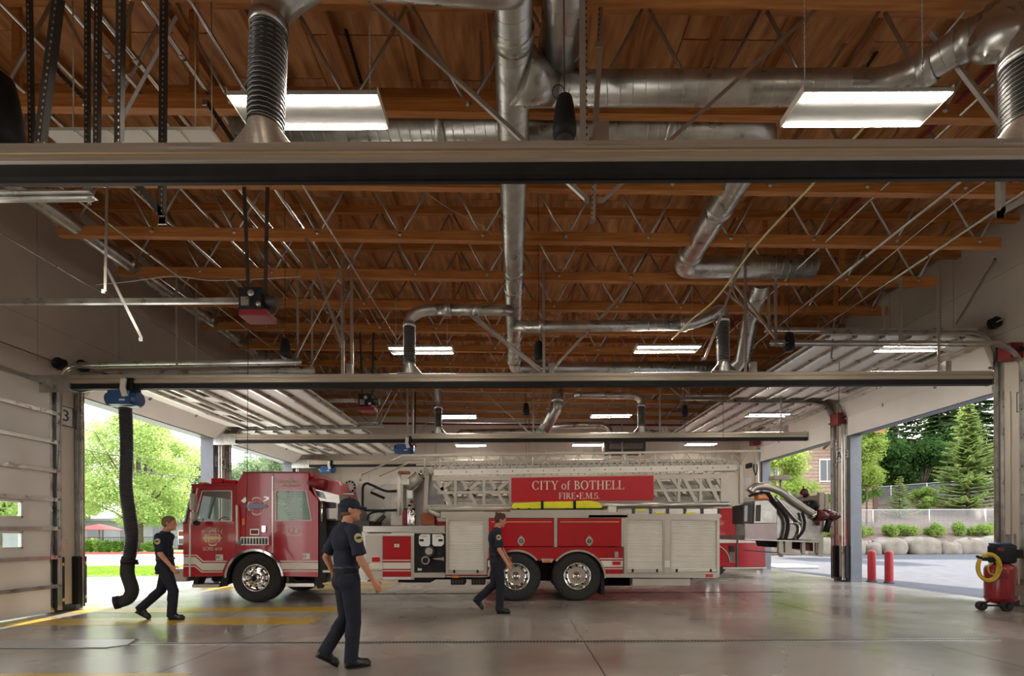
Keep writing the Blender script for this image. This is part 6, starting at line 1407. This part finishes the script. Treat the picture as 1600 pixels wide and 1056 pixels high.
for k, (px, s_, lb) in enumerate([(155, 1.45, 'red')]):
    q = P(px, 826, 44); t = thing('patio_umbrella', lb + ' patio umbrella open beyond the hedge at left', 'umbrella', (q.x, 44, 0.06))
    mm_ = mat('umbrella_red', (0.25, 0.006, 0.02), 0.85) if k == 0 else mat('umbrella_green', (0.03, 0.2, 0.1), 0.7)
    MB().lathe([(1.5 * s_ * 0.8, 2.0), (0.8 * s_ * 0.8, 2.3), (0.0, 2.55)], (q.x, 44, 0), 'Z', 8).build('canopy', mm_, t); MB().cyl((q.x, 44, 0.05), (q.x, 44, 2.5), 0.03, n=8).build('pole', M_dark, t)
pl = [P(115, 698, 30), P(200, 715, 32), P(310, 748, 36)]
cable('power_line', 'thin dark overhead wire crossing the maple', smoothpath([pl[0] + (pl[0] - pl[2]) * 2, pl[0], pl[1], pl[2], pl[2] + V(40, 20, -3)], 4), 0.03, M_dark, 2)
pl = [P(115, 665, 30), P(200, 690, 32), P(310, 728, 36)]
cable('power_line', 'fainter upper overhead wire crossing the maple', smoothpath([pl[0] + (pl[0] - pl[2]) * 2, pl[0], pl[1], pl[2], pl[2] + V(40, 20, -3)], 4), 0.018, M_dark, 2)
t = thing('pale_building', 'distant pale building seen past the third left doorway', 'building', (-30, 75, 0))
MB().b2((-36, 70, 0), (-28, 80, 12)).build('wall', M_bldg, t); 
for k in range(3):
    for jx in range(3): MB().b2((-35.3 + jx * 2.5, 69.9, 3 + k * 3), (-33.8 + jx * 2.5, 70.05, 4.8 + k * 3)).build('window', M_dglass, t)
# ---------------- right: bollards, boulders, fences, slope, forest, siding house
for k, (px, lb) in enumerate([(1362, 'left red steel bollard outside the right door'), (1389, 'right red steel bollard outside the right door')]):
    q = P(px, 885, 14.3 - k * 0.4); t = thing('bollard', lb, 'bollard', (q.x, q.y, -0.02), 'red bollards outside')
    MB().lathe([(0, 0.93), (0.07, 0.925), (0.1, 0.89), (0.105, 0.86), (0.105, 0)], (q.x, q.y, -0.02), 'Z', 20).build('post', mat('bollard_red', (0.33, 0.008, 0.014), 0.45), t)
    MB().cyl((q.x, q.y, -0.02), (q.x, q.y, 0.02), 0.13, n=16).build('footing', M_asph, t)
sl = MB()
ys = [32.6, 34, 36, 42, 50, 70]; zs = [0.85, 1.15, 1.65, 3.5, 5.5, 9]
sl.add([(x, y, z) for x in (-2, 90) for y, z in zip(ys, zs)], [(i, i + 6, i + 7, i + 1) for i in range(5)])
sl.build('slope', M_mulch, kind='structure')
def boulder(i, x, y, z, sx, sy, sz, label):
    r2 = random.Random(i * 13 + 5); vs = []; n, m_ = 22, 14
    for a_ in range(m_ + 1):
        th = PI * a_ / m_
        for k in range(n):
            a = 2 * PI * k / n; f = 1 + 0.10 * math.sin(3 * a + i) + 0.05 * math.sin(5 * a + 3 * th + 2 * i) + r2.uniform(-0.018, 0.018); p = [math.sin(th) * math.cos(a), math.sin(th) * math.sin(a), math.cos(th)]
            p = [math.copysign(abs(c) ** 0.62, c) * f for c in p]; vs.append((x + p[0] * sx, y + p[1] * sy, z + p[2] * sz))
    mb = MB(); mb.add(vs, [(q * n + k, q * n + (k + 1) % n, (q + 1) * n + (k + 1) % n, (q + 1) * n + k) for q in range(m_) for k in range(n)], True)
    o = mb.build('boulder', M_stone); tag(o, label, 'boulder', 'pale boulders of the retaining wall')
xs = 12.0; i = 0
while xs < 40:
    w_ = [1.9, 2.2, 1.2, 2.0, 1.7, 2.3, 1.0][i % 7] ; hgt = [1.0, 1.05, 0.8, 0.98, 1.08, 0.95, 0.75][i % 7]
    boulder(i, xs + w_ / 2, 32.3, hgt / 2 - 0.1, w_ / 2 * 1.03, 0.8, hgt / 2 + 0.12, 'pale boulder in the retaining wall across the asphalt, %s from its left end' % ORD[i]); xs += w_ * 0.98; i += 1
def chainfence(y0, x0, x1, zf, h, step, label):
    t = thing('chain_link_fence', label, 'fence', ((x0 + x1) / 2, y0, zf(0.5)))
    n = int((x1 - x0) / step); tops = []
    for k in range(n + 1):
        x = x0 + k * step; z = zf(k / n); tops.append(V(x, y0, z + h)); MB().cyl((x, y0, z - 0.1), (x, y0, z + h + 0.05), 0.045, n=8).build('fence_post', M_chain, t)
    MB().sweep(tops, 0.03, 6).build('top_rail', M_chain, t)
    m = MB(); sp_ = 0.11; L = x1 - x0; k = -int(h / sp_)
    while k * sp_ < L:
        for sg in (1, -1):
            a, b = (0, h) if sg == 1 else (h, 0); xa, xb = k * sp_, k * sp_ + h
            if xb < 0: continue
            if xa < 0: fr_ = -xa / h; xa = 0; a = a + (b - a) * fr_
            if xb > L: continue
            pa_, pb_ = V(x0 + xa, y0, zf(xa / L) + a), V(x0 + xb, y0, zf(xb / L) + b); m.bar(pa_, pb_, 0.009, 0.007, (0, 1, 0))
        k += 1
    m.build('wire_mesh', M_chain, t, kind='stuff'); return t
chainfence(36, 14, 42, lambda f: 1.65, 1.45, 4.2, 'pale chain-link fence just above the boulder wall')
chainfence(43, 27, 46, lambda f: 3.6 + 1.1 * f, 1.5, 3.2, 'darker chain-link fence climbing the slope behind')
k = 0
for x in np.arange(15, 36, 1.25):
    bush(x + rng.uniform(-.3, .3), 34.2 + rng.uniform(-.4, .4), 1.15, rng.uniform(0.55, 0.85), 0.5, rng.uniform(0.6, 0.95), 2200, 0.075, L_bright, 'low bright green shrub above the boulders, %s from the left' % ORD[k], 'low shrubs above the boulder wall'); k += 1
conifer('conifer_tree', 37.0, 39.5, 2.8, 9.3, 2.7, L_con, 'tall light green conifer at the right of the big doorway', 'conifers on the slope', 30, 9, 150, 0.36, 0.1, 0.15)
conifer('conifer_tree', 39.5, 37.5, 2.0, 4.6, 1.3, L_con, 'shorter conifer at the right edge of the doorway', 'conifers on the slope', 22, 7, 80, 0.2, 0.1, 0.15)
conifer('conifer_tree', 31.0, 39, 2.6, 3.4, 1.3, L_con, 'small conifer behind the boulder fence', 'conifers on the slope', 18, 7, 70, 0.18, 0.1, 0.2)
broadleaf('young_tree', 27.6, 38.5, 2.4, 3.6, 1.3, 9000, 0.1, L_green, 'young round leafy tree behind the fence left of centre', trunk_r=0.05, k=22)
broadleaf('young_tree', 24.6, 38, 2.2, 2.4, 0.9, 6000, 0.1, L_green, 'small leafy tree beside the brown house corner', trunk_r=0.05, k=18)
broadleaf('young_tree', 33.9, 40, 2.8, 2.2, 1.0, 6000, 0.09, L_bright, 'bright young tree before the dark forest', trunk_r=0.05, k=18)
ft = [(28.5, 50, 15, 4.0, L_con), (33, 52, 17, 4.2, L_dark), (38.5, 54, 19, 4.6, L_dark), (44, 56, 20, 5, L_dark), (50, 58, 21, 5, L_dark), (56, 60, 22, 5.2, L_dark), (36, 60, 22, 5, L_dark), (47, 66, 24, 5.5, L_dark), (31, 47, 9.5, 2.6, L_con), (43, 49, 12, 3.2, L_dark), (49, 51, 13, 3.4, L_dark), (26, 56, 17, 4, L_dark), (60, 66, 25, 6, L_dark)]
for k, (x, y, h, R_, mm_) in enumerate(ft):
    z0 = 3.5 + (y - 42) * 0.22
    conifer('forest_conifer', x, y, z0, h, R_, mm_, 'dark tall conifer of the forest behind the slope, %s of them' % ORD[k], 'forest conifers behind the slope', 26, 8, 70, 0.62, 0.35)
for k, (x, y, R_, h, mm_) in enumerate([(29.5, 45, 2.2, 5.5, L_green), (34.5, 47, 2.6, 6, L_dark), (39.5, 47, 2.6, 5.5, L_dark), (44, 49, 3, 6, L_dark), (26.3, 43, 1.5, 5.5, L_bright)]):
    broadleaf('understorey_tree', x, y, 3.6 + (y - 42) * 0.25, h, R_, 16000, 0.17, mm_, 'leafy understorey tree at the forest edge, %s from the left' % ORD[[1, 2, 3, 4, 0][k]], 'understorey trees at the forest edge', k=30, clear=0.05, br=0.4)
broadleaf('willow_tree', 15.9, 29.0, 0, 6.6, 1.75, 26000, 0.09, L_willow, 'light green tree before the siding house behind the bucket', trunk_r=0.12, k=70, clear=0.2, br=0.34)
broadleaf('young_tree', 27.0, 37.2, 2.0, 8.0, 1.25, 16000, 0.09, L_willow, 'light green tree at the right corner of the siding house', trunk_r=0.07, k=30, clear=0.38, br=0.55)
hs = thing('siding_house', 'house with tan horizontal wood siding and white window behind the bucket', 'building', (23, 40, 2))
hx0, hx1, hy = 17.5, P(1368, 760, 38).x, 38
MB().b2((hx0, hy, 1.5), (hx1 - 0.1, hy + 7, 9.3)).build('wall_core', M_siding, hs)
z = 2.0
while z < 9.0:
    MB().prism([(hy - 0.06, z), (hy - 0.02, z + 0.26), (hy + 0.02, z + 0.26), (hy + 0.02, z)], hx0, hx1 - 0.1, 'X').build('siding_board', M_siding, hs); z += 0.27
MB().b2((hx1 - 0.25, hy - 0.1, 1.5), (hx1 + 0.1, hy + 0.2, 9.2)).build('corner_board', M_brown, hs)
a, b = P(1279, 753, hy), P(1303, 717, hy)
wf = MB().b2((a.x, hy - 0.12, a.z), (b.x, hy - 0.06, b.z)).build('window_frame', M_white, hs); mid = (a.x + b.x) / 2
for x0_, x1_ in ((a.x + 0.08, mid - 0.04), (mid + 0.04, b.x - 0.08)): MB().b2((x0_, hy - 0.14, a.z + 0.1), (x1_, hy - 0.12, b.z - 0.1)).build('pane', M_dglass, wf)
a2 = a + V(-4.4, 0, 0); wf = MB().b2((a2.x, hy - 0.12, a.z), (a2.x + 1.2, hy - 0.06, b.z)).build('window_frame', M_white, hs); MB().b2((a2.x + .08, hy - 0.14, a.z + 0.1), (a2.x + 1.12, hy - 0.12, b.z - 0.1)).build('pane', M_dglass, wf)
e = P(1270, 700, hy)
MB().prism([(hx0 - 1, 8.6), (21.8, 9.6), (hx1 - 0.3, 8.9), (hx1 - 0.3, 9.2), (21.8, 9.95), (hx0 - 1, 8.95)], hy - 1.4, hy + 8).build('roof', mat('roof_cedar', (0.42, 0.16, 0.07), 0.7), hs)
for x in (hx0, 20.2, 22.2, 24.2): MB().bar((x, hy - 1.3, 8.5), (x, hy, 8.0), 0.1, 0.12).build('rafter_tail', M_brown, hs)
# distant woods closing the view all around, seen only as green beyond the doors
for k, (x, y) in enumerate([(20, 62), (14, 66), (8, 70)]):
    broadleaf('distant_tree', x, y, 2, 15, 5, 5000, 0.6, L_green, 'tall leafy tree behind the siding house, %s from the right' % ORD[k], 'distant trees behind the house', k=30, clear=0.1, br=0.4)
# ================================================================ air compressor by the right pillar
CY = 9.0
def C(x, y): return (1500 + x / 7.54, 830 + y / 7.54)
def CP(x, y, Y=CY): return P(*C(x, y), Y)
cc = CP(475, 600); t = thing('air_compressor', 'red upright air compressor with coiled yellow hose by the right pillar', 'compressor', (cc.x, CY, 0))
R_ = (CP(672, 500).x - CP(282, 500).x) / 2 * 0.74; zt_, zb_ = CP(470, 385).z, CP(470, 850).z
pr = [(0, zb_ - 0.02), (R_ * 0.6, zb_), (R_ * 0.93, zb_ + 0.05), (R_, zb_ + 0.1), (R_, zt_ - 0.1), (R_ * 0.93, zt_ - 0.04), (R_ * 0.6, zt_ + 0.01), (0, zt_ + 0.02)]
tank = MB().lathe(pr, (cc.x, CY, 0), 'Z', 32).build('tank', mat('tank_red', (0.22, 0.008, 0.016), 0.25, c2=(0.29, 0.008, 0.016), coat=0.4), t)
MB().lathe([(R_ + 0.002, zb_ + 0.11), (R_ + 0.006, zb_ + 0.12), (R_ + 0.002, zb_ + 0.13)], (cc.x, CY, 0), 'Z', 32).build('weld_band', M_redm, tank)
a, b = CP(340, 350, CY), CP(650, 140, CY)
MB().b2((a.x + 0.04, CY - 0.12, zt_ + 0.01), (b.x - 0.06, CY + 0.1, b.z - 0.02)).build('motor_shroud', M_black, t, bevel=0.05)
MB().b2((a.x + 0.06, CY - 0.09, b.z - 0.03), (b.x - 0.14, CY + 0.08, b.z + 0.01)).build('blue_cover', M_blue, t, bevel=0.015)
MB().b2((CP(610, 0).x, CY - 0.1, CP(0, 320).z), (CP(690, 0).x, CY + 0.1, CP(0, 215).z)).build('air_filter', M_black, t, bevel=0.02)
MB().b2((CP(365, 0).x, CY - 0.128, CP(0, 228).z), (CP(440, 0).x, CY - 0.118, CP(0, 195).z)).build('red_label', M_redm, t)
MB().b2((CP(285, 0).x, CY - R_ - 0.005, CP(0, 550).z), (CP(420, 0).x, CY - R_ * 0.6, CP(0, 505).z)).build('brand_plate', M_redm, tank)
pn = MB().prism([(CP(490, 0).x, CP(0, 745).z), (CP(640, 0).x, CP(0, 745).z), (CP(640, 0).x, CP(0, 620).z), (CP(490, 0).x, CP(0, 620).z)], CY - R_ * 1.01, CY - R_ * 0.7).build('info_sticker', mat('sticker_orange', (0.30, 0.12, 0.06), 0.6), tank)
for i in (0, 1):
    for j_ in (0, 1): MB().b2((CP(498 + i * 74, 0).x, CY - R_ * 1.02, CP(0, 735 - j_ * 58).z), (CP(556 + i * 74, 0).x, CY - R_ * 1.01, CP(0, 690 - j_ * 58).z)).build('sticker_field', mat('sticker_grey', (0.15, 0.17, 0.17), 0.6), pn)
hc = CP(375, 430, CY - 0.3); Rh = (CP(540, 0).x - CP(210, 0).x) / 2
pts = [V(hc.x + (Rh * 0.86 - 0.016 * a / PI * 0.5) * math.cos(a), CY - 0.24 - 0.012 * math.sin(a * 0.5), hc.z + (Rh - 0.012 * a / PI * 0.5) * math.sin(a)) for a in np.linspace(0, 2 * PI * 4, 150)]
hh = MB().sweep(pts, 0.019, 8).build('yellow_hose', mat('hose_yellow', (0.62, 0.42, 0.03), 0.45), t)
MB().sweep(smoothpath([CP(400, 290, CY - .28), CP(480, 400, CY - .28), CP(490, 450, CY - .28), CP(420, 510, CY - .26), CP(350, 490, CY - .25), CP(330, 420, CY - .25), CP(370, 380, CY - .22)], 6), 0.012, 8).build('hose_end', MATS['hose_yellow'], t)
MB().cyl(CP(200, 296, CY - .27), CP(300, 335, CY - .25), 0.022, n=10).b2(CP(300, 350, CY - .25), CP(420, 300, CY - .1)).build('handle', M_black, t)
MB().lathe([(0, -0.02), (0.035, -0.02), (0.035, 0)], CP(360, 375, CY - .18), 'Y', 14).lathe([(0, -0.02), (0.03, -0.02), (0.03, 0)], CP(440, 425, CY - .18), 'Y', 14).build('gauge', M_chrome, t, kind='stuff')
for k, (x, y, yy) in enumerate([(225, 0, CY - 0.05), (520, 0, CY - 0.2)]):
    r_ = 0.085 if k == 0 else 0.09; q = CP(x, 840, yy)
    w_ = MB().lathe([(0.0, 0.0), (r_ * 0.6, -0.005), (r_ * 0.65, -0.02), (r_ * 0.92, -0.025), (r_, -0.01), (r_, 0.05), (r_ * 0.9, 0.065), (0, 0.06)], (q.x, yy - 0.06, r_), 'Y', 24).build('wheel', M_rubber, t)
    MB().cyl((q.x, yy - 0.09, r_), (q.x, yy - 0.06, r_), 0.02, n=10).build('axle_cap', M_dark, w_)
q0, q1 = CP(225, 840), CP(700, 900)
MB().b2((q0.x, CY - 0.1, 0.07), (cc.x + R_ * 0.8, CY - 0.06, 0.1)).build('axle', M_dark, t)
MB().bar((cc.x + R_ * 0.7, CY, zb_ + 0.1), (cc.x + R_ * 0.8, CY, 0.0), 0.04, 0.03, (0, 1, 0)).bar((q0.x + 0.03, CY, 0.1), (cc.x - R_ * 0.6, CY, zb_ + 0.08), 0.04, 0.03, (0, 1, 0)).build('foot', M_redm, t, kind='stuff')
t2 = thing('power_outlet', 'small dark red outlet low on the right pillar', 'outlet', (XR, 9.2, 0.5)); MB().b2((XR - 0.02, 9.14, 0.48), (XR, 9.22, 0.6)).build('cover', M_redm, t2); MB().b2((XR - 0.024, 9.16, 0.5), (XR - 0.02, 9.2, 0.58)).build('socket', M_black, t2)
# ================================================================ people
def remesh(o, vox, sm=4):
    r = o.modifiers.new('remesh', 'REMESH'); r.mode = 'VOXEL'; r.voxel_size = vox; r.use_smooth_shade = True
    if sm: s = o.modifiers.new('smooth', 'SMOOTH'); s.factor = 0.5; s.iterations = sm
    return o
def person(name_label, at, heading, J, hair, cap=False, head_yaw=0.0, head_pitch=0.0):
    """J: joints in local frame (x forward, y to the person's left, z up)"""
    rot = Matrix.Rotation(heading, 3, 'Z'); base = Vector(at)
    t = thing('person', name_label, 'person', base)
    W = lambda p: base + rot @ Vector(p)
    def capm(m, a, ra, b, rb, n=14): m.cap(W(a), ra, W(b), rb, n)
    def el(m, c, r, extra=None):
        R3 = rot if extra is None else rot @ extra
        m.ell(W(c), r, R3, 18, 12)
    HR = Matrix.Rotation(head_yaw, 3, 'Z') @ Matrix.Rotation(head_pitch, 3, 'Y')
    hc = Vector(J['head'])
    def H(p): return hc + HR @ Vector(p)
    # ---------- body: one continuous surface
    m = MB()
    el(m, H((0.0, 0, 0.02)), (0.098, 0.076, 0.105), HR); el(m, H((0.028, 0, -0.055)), (0.066, 0.058, 0.07), HR); el(m, H((-0.025, 0, 0.03)), (0.085, 0.074, 0.085), HR)
    capm(m, H((0.085, 0, 0.01)), 0.010, H((0.104, 0, -0.026)), 0.013); capm(m, H((0.078, 0.03, 0.03)), 0.012, H((0.078, -0.03, 0.03)), 0.012)
    capm(m, H((0.083, 0.018, -0.062)), 0.009, H((0.083, -0.018, -0.062)), 0.009); el(m, H((0.075, 0, -0.1)), (0.022, 0.026, 0.018), HR)
    for s_ in (1, -1): el(m, H((-0.008, s_ * 0.078, 0.0)), (0.018, 0.011, 0.032), HR)
    nk = Vector(J['neck']); capm(m, nk, 0.062, H((-0.02, 0, -0.06)), 0.056)
    ch = Vector(J['chest']); pv_ = Vector(J['pelvis']); ab = (ch + pv_) / 2
    el(m, ch, (0.11, 0.155, 0.17)); el(m, ab, (0.10, 0.14, 0.16)); el(m, pv_, (0.11, 0.15, 0.13)); capm(m, nk, 0.06, ch + V(0, 0, .05), 0.1)
    for s_, sd_ in ((1, 'L'), (-1, 'R')):
        sh, elb, wr_, = J['sh' + sd_], J['el' + sd_], J['wr' + sd_]
        capm(m, nk + V(0, s_ * 0.04, -0.05), 0.05, sh, 0.05); capm(m, sh, 0.052, elb, 0.04); capm(m, elb, 0.043, wr_, 0.028)
        hp, kn, an, toe = J['hp' + sd_], J['kn' + sd_], J['an' + sd_], J['toe' + sd_]
        capm(m, hp, 0.085, kn, 0.055); capm(m, kn, 0.056, an, 0.038); capm(m, an, 0.04, toe, 0.03)
        # hand
        e, w = Vector(elb), Vector(wr_); d = (w - e).normalized(); side_ = d.cross(Vector((1, 0, 0))) ; f = d.cross(Vector((0, s_, 0))).normalized()  # across the palm
        if f.x < 0: f = -f
        pn = d.cross(f).normalized(); 
        if pn.y * s_ > 0: pn = -pn      # palm faces the body
        palm = w + d * 0.045
        R3 = Matrix((f, pn, d)).transposed(); m.ell(W(palm), (0.041, 0.018, 0.052), rot @ R3, 14, 10); capm(m, w, 0.027, palm, 0.024)
        for q, (fo, ln) in enumerate(((0.030, 0.9), (0.010, 1.0), (-0.010, 0.94), (-0.029, 0.75))):
            b0 = palm + f * fo + d * 0.035; b1 = b0 + d * 0.038 * ln + pn * 0.008; b2 = b1 + d * 0.026 * ln + pn * 0.016; b3 = b2 + d * 0.014 * ln + pn * 0.018
            capm(m, b0, 0.0098, b1, 0.0092, 8); capm(m, b1, 0.0092, b2, 0.0085, 8); capm(m, b2, 0.0085, b3, 0.0078, 8)
        b0 = palm + f * 0.03 - d * 0.02; b1 = b0 + f * 0.028 + d * 0.03 + pn * 0.01; b2 = b1 + f * 0.006 + d * 0.03 + pn * 0.01
        capm(m, b0, 0.014, b1, 0.0115, 8); capm(m, b1, 0.0115, b2, 0.0095, 8)
    body = m.build('body', M_skin, t); remesh(body, 0.0062, 2)
    for s_ in (1, -1): MB().ell(W(H((0.079, s_ * 0.028, 0.008))), (0.011, 0.012, 0.009), rot @ HR).build('eye', M_dark, t)
    # ---------- shirt
    m = MB()
    el(m, ch + V(0, 0, 0.02), (0.135, 0.178, 0.17)); el(m, ab + V(0, 0, 0.02), (0.128, 0.165, 0.19)); el(m, (ab + pv_) / 2 + V(0, 0, -.0), (0.13, 0.165, 0.13)); capm(m, nk + V(-0.005, 0, -0.03), 0.078, ch + V(0, 0, .05), 0.12)
    m.lathe([(0.066, 0.0), (0.085, -0.05), (0.07, -0.08)], W(nk + V(0, 0, 0.045)), 'Z', 18)
    for s_, sd_ in ((1, 'L'), (-1, 'R')):
        sh, elb = Vector(J['sh' + sd_]), Vector(J['el' + sd_]); capm(m, nk + V(0, s_ * 0.05, -0.055), 0.065, sh, 0.07); capm(m, sh, 0.072, sh.lerp(elb, 0.72), 0.068)
        # cut the sleeve flat: short slightly flared end
        m.cyl(W(sh.lerp(elb, 0.6)), W(sh.lerp(elb, 0.86)), 0.071, 0.076, 18)
    shirt = m.build('shirt', M_navy, t); remesh(shirt, 0.0085, 3)
    for s_, sd_ in ((1, 'L'), (-1, 'R')):
        sh, elb = Vector(J['sh' + sd_]), Vector(J['el' + sd_]); d = (elb - sh).normalized(); o = Vector((0, s_, 0)); o = (o - d * o.dot(d)).normalized()
        c = sh + d * 0.09 + o * 0.072; f = d.cross(o)
        R3 = rot @ Matrix((f, o, d)).transposed(); pt = MB().ell(W(c - o * 0.004), (0.048, 0.012, 0.052), R3, 18, 8).build('shoulder_patch', M_patch, t)
        MB().ell(W(c + o * 0.004), (0.03, 0.008, 0.014), R3, 12, 6).build('patch_motif', M_navy, pt)
    # ---------- trousers, belt
    m = MB(); el(m, pv_ + V(0, 0, -0.02), (0.133, 0.168, 0.13)); m.cyl(W(pv_ + V(0, 0, 0)), W(pv_ + V(0, 0, 0.1)), 0.13, 0.125, 20)
    for s_, sd_ in ((1, 'L'), (-1, 'R')):
        hp, kn, an = Vector(J['hp' + sd_]), Vector(J['kn' + sd_]), Vector(J['an' + sd_])
        capm(m, hp, 0.108, kn, 0.078, 18); capm(m, kn, 0.08, kn.lerp(an, 0.35) - V(0.01, 0, 0), 0.078, 18); m.cyl(W(kn), W(an + (an - kn).normalized() * 0.04), 0.078, 0.072, 18); el(m, hp + V(-0.03, 0, -0.02), (0.1, 0.1, 0.12))
    tr = m.build('trousers', M_navy2, t); remesh(tr, 0.0085, 3)
    bc = pv_ + V(0, 0, 0.105)
    MB().sweep([W(bc + V(0.117 * math.cos(a), 0.151 * math.sin(a), -0.01)) for a in np.linspace(0, 2 * PI, 28)], 0.02, 8).build('belt', M_boot, t)
    MB().box(W(bc + V(0.136, 0, -0.01)), (0.012, 0.045, 0.035), rot).build('belt_buckle', M_chrome, t)
    for s_, sd_ in ((1, 'L'), (-1, 'R')):
        kn, hp = Vector(J['kn' + sd_]), Vector(J['hp' + sd_]); c = kn.lerp(hp, 0.35) + V(0, s_ * 0.088, 0); MB().b2(W(c) - V(0.07, 0.02, 0.09), W(c) + V(0.07, 0.02, 0.09)).build('cargo_pocket', M_navy2, t, bevel=0.015) if False else None
        an, toe = Vector(J['an' + sd_]), Vector(J['toe' + sd_]); d = (toe - an).normalized()
        m = MB(); hl = Vector(J['heel' + sd_])
        fd = (toe - hl).normalized(); upv = Vector((0, 0, 1)); upv = (upv - fd * upv.dot(fd)).normalized()
        m.cap(W(an + (kn - an).normalized() * 0.05), 0.058, W(an), 0.055, 14); m.cap(W(hl + upv * 0.02 + fd * 0.03), 0.046, W(toe + upv * 0.012), 0.042, 14); m.cap(W(an), 0.052, W(hl.lerp(toe, 0.6) + upv * 0.03), 0.045, 14)
        R3 = rot @ Matrix((fd, fd.cross(upv) * -1, upv)).transposed(); m.ell(W(toe - fd * 0.01 + upv * 0.0), (0.07, 0.053, 0.04), R3)
        b = m.build('boot', M_boot, t); remesh(b, 0.007, 2)
        m = MB(); c0 = hl.lerp(toe, 0.6) - upv * 0.026; m.box(W(c0), ((toe - hl).length + 0.05, 0.086, 0.018), rot @ Matrix((fd, upv.cross(fd), upv)).transposed()); m.build('boot_sole', M_black, b, bevel=0.01)
    # ---------- hair / cap
    m = MB()
    if cap:
        el(m, H((-0.012, 0, 0.055)), (0.113, 0.092, 0.085), HR); el(m, H((-0.035, 0, 0.0)), (0.082, 0.083, 0.07), HR); cp_ = m.build('cap', M_navy, t); remesh(cp_, 0.006, 2)
        vs = []; 
        for k in range(13):
            a = -1.25 + 2.5 * k / 12; r0 = (0.09, 0.08)
            for r1, dz in ((0.0, 0.045), (1.0, 0.03)): vs.append(W(H((0.075 * math.cos(a) + 0.01 + r1 * 0.085 * math.cos(a), 0.08 * math.sin(a) * (1 + 0.05 * r1), dz + 0.012 * math.cos(a) * (1 - r1) - 0.01 * abs(math.sin(a)) * r1))))
        mb = MB(); mb.add(vs + [v_ - V(0, 0, 0.008) for v_ in vs], [(2 * k, 2 * k + 1, 2 * k + 3, 2 * k + 2) for k in range(12)] + [(26 + 2 * k, 26 + 2 * k + 2, 26 + 2 * k + 3, 26 + 2 * k + 1) for k in range(12)] + [(2 * k + 1, 26 + 2 * k + 1, 26 + 2 * k + 3, 2 * k + 3) for k in range(12)], True)
        mb.build('cap_brim', M_navy, cp_); MB().ell(W(H((-0.012, 0, 0.142))), (0.01, 0.01, 0.006)).build('cap_button', M_navy, cp_)
        m = MB(); el(m, H((-0.035, 0, -0.015)), (0.077, 0.079, 0.065), HR); remesh(m.build('hair', M_hairb, t), 0.006, 2)
    else:
        el(m, H((-0.018, 0, 0.055)), (0.105, 0.086, 0.082), HR); el(m, H((-0.048, 0, 0.01)), (0.074, 0.082, 0.09), HR)
        for s_ in (1, -1): el(m, H((0.0, s_ * 0.07, 0.045)), (0.05, 0.016, 0.05), HR)
        if hair is M_haird:
            for k in range(14): a = k * 0.45; el(m, H((-0.03 + 0.07 * math.cos(a), 0.065 * math.sin(a), 0.10 + 0.014 * math.sin(k * 2.1))), (0.03, 0.026, 0.024), HR)
        remesh(m.build('hair', hair, t), 0.006, 2)
    return t
# near man, seen from behind, walking right and away
J1 = dict(head=(0.05, 0, 1.72), neck=(0.0, 0, 1.555), chest=(-0.02, 0, 1.36), pelvis=(0.0, 0, 1.0),
          shL=(-0.01, 0.2, 1.49), elL=(-0.12, 0.27, 1.2), wrL=(-0.02, 0.26, 0.97), shR=(0.0, -0.2, 1.49), elR=(0.04, -0.26, 1.19), wrR=(0.17, -0.29, 0.96),
          hpL=(0, 0.09, 0.96), knL=(0.03, 0.1, 0.53), anL=(-0.2, 0.1, 0.19), heelL=(-0.28, 0.1, 0.17), toeL=(-0.1, 0.1, 0.05),
          hpR=(0, -0.09, 0.96), knR=(0.035, -0.1, 0.5), anR=(0.0, -0.1, 0.1), heelR=(-0.06, -0.1, 0.045), toeR=(0.16, -0.12, 0.04))
p1 = P(540, 1045, 5.25)
person('man in navy uniform and dark cap seen from behind, nearest to the camera', (p1.x, 5.3, 0), math.radians(42), J1, M_hairb, True, head_yaw=math.radians(-25))
J2 = dict(head=(0.07, 0, 1.66), neck=(0.0, 0, 1.5), chest=(-0.03, 0, 1.31), pelvis=(0.0, 0, 0.96),
          shL=(-0.01, 0.19, 1.43), elL=(-0.14, 0.25, 1.16), wrL=(-0.2, 0.25, 0.92), shR=(-0.01, -0.19, 1.43), elR=(0.03, -0.24, 1.14), wrR=(0.19, -0.24, 0.93),
          hpL=(0, 0.085, 0.91), knL=(-0.11, 0.09, 0.5), anL=(-0.42, 0.09, 0.2), heelL=(-0.48, 0.09, 0.16), toeL=(-0.32, 0.1, 0.05),
          hpR=(0.01, -0.085, 0.91), knR=(0.16, -0.09, 0.5), anR=(0.13, -0.09, 0.1), heelR=(0.08, -0.09, 0.045), toeR=(0.28, -0.1, 0.04))
p2 = P(259, 968, 8.35)
person('bareheaded man in navy uniform striding in front of the left doorway', (p2.x, 8.35, 0), math.radians(12), J2, M_hairb)
J3 = dict(head=(0.07, 0, 1.70), neck=(0.0, 0, 1.54), chest=(-0.03, 0, 1.35), pelvis=(0.0, 0, 0.99),
          shL=(0.0, 0.19, 1.47), elL=(0.1, 0.24, 1.2), wrL=(0.2, 0.2, 1.02), shR=(-0.0, -0.19, 1.47), elR=(0.02, -0.23, 1.17), wrR=(0.16, -0.23, 0.93),
          hpL=(0, 0.085, 0.94), knL=(-0.04, 0.09, 0.52), anL=(-0.34, 0.09, 0.26), heelL=(-0.42, 0.09, 0.26), toeL=(-0.28, 0.1, 0.10),
          hpR=(0.0, -0.085, 0.94), knR=(0.06, -0.09, 0.51), anR=(0.03, -0.09, 0.1), heelR=(-0.02, -0.09, 0.045), toeR=(0.18, -0.1, 0.04))
p3 = P(777, 958, 8.85)
person('bareheaded man with reddish hair in navy uniform walking before the truck wheels', (p3.x, 8.85, 0), math.radians(8), J3, M_haird, head_pitch=math.radians(14))
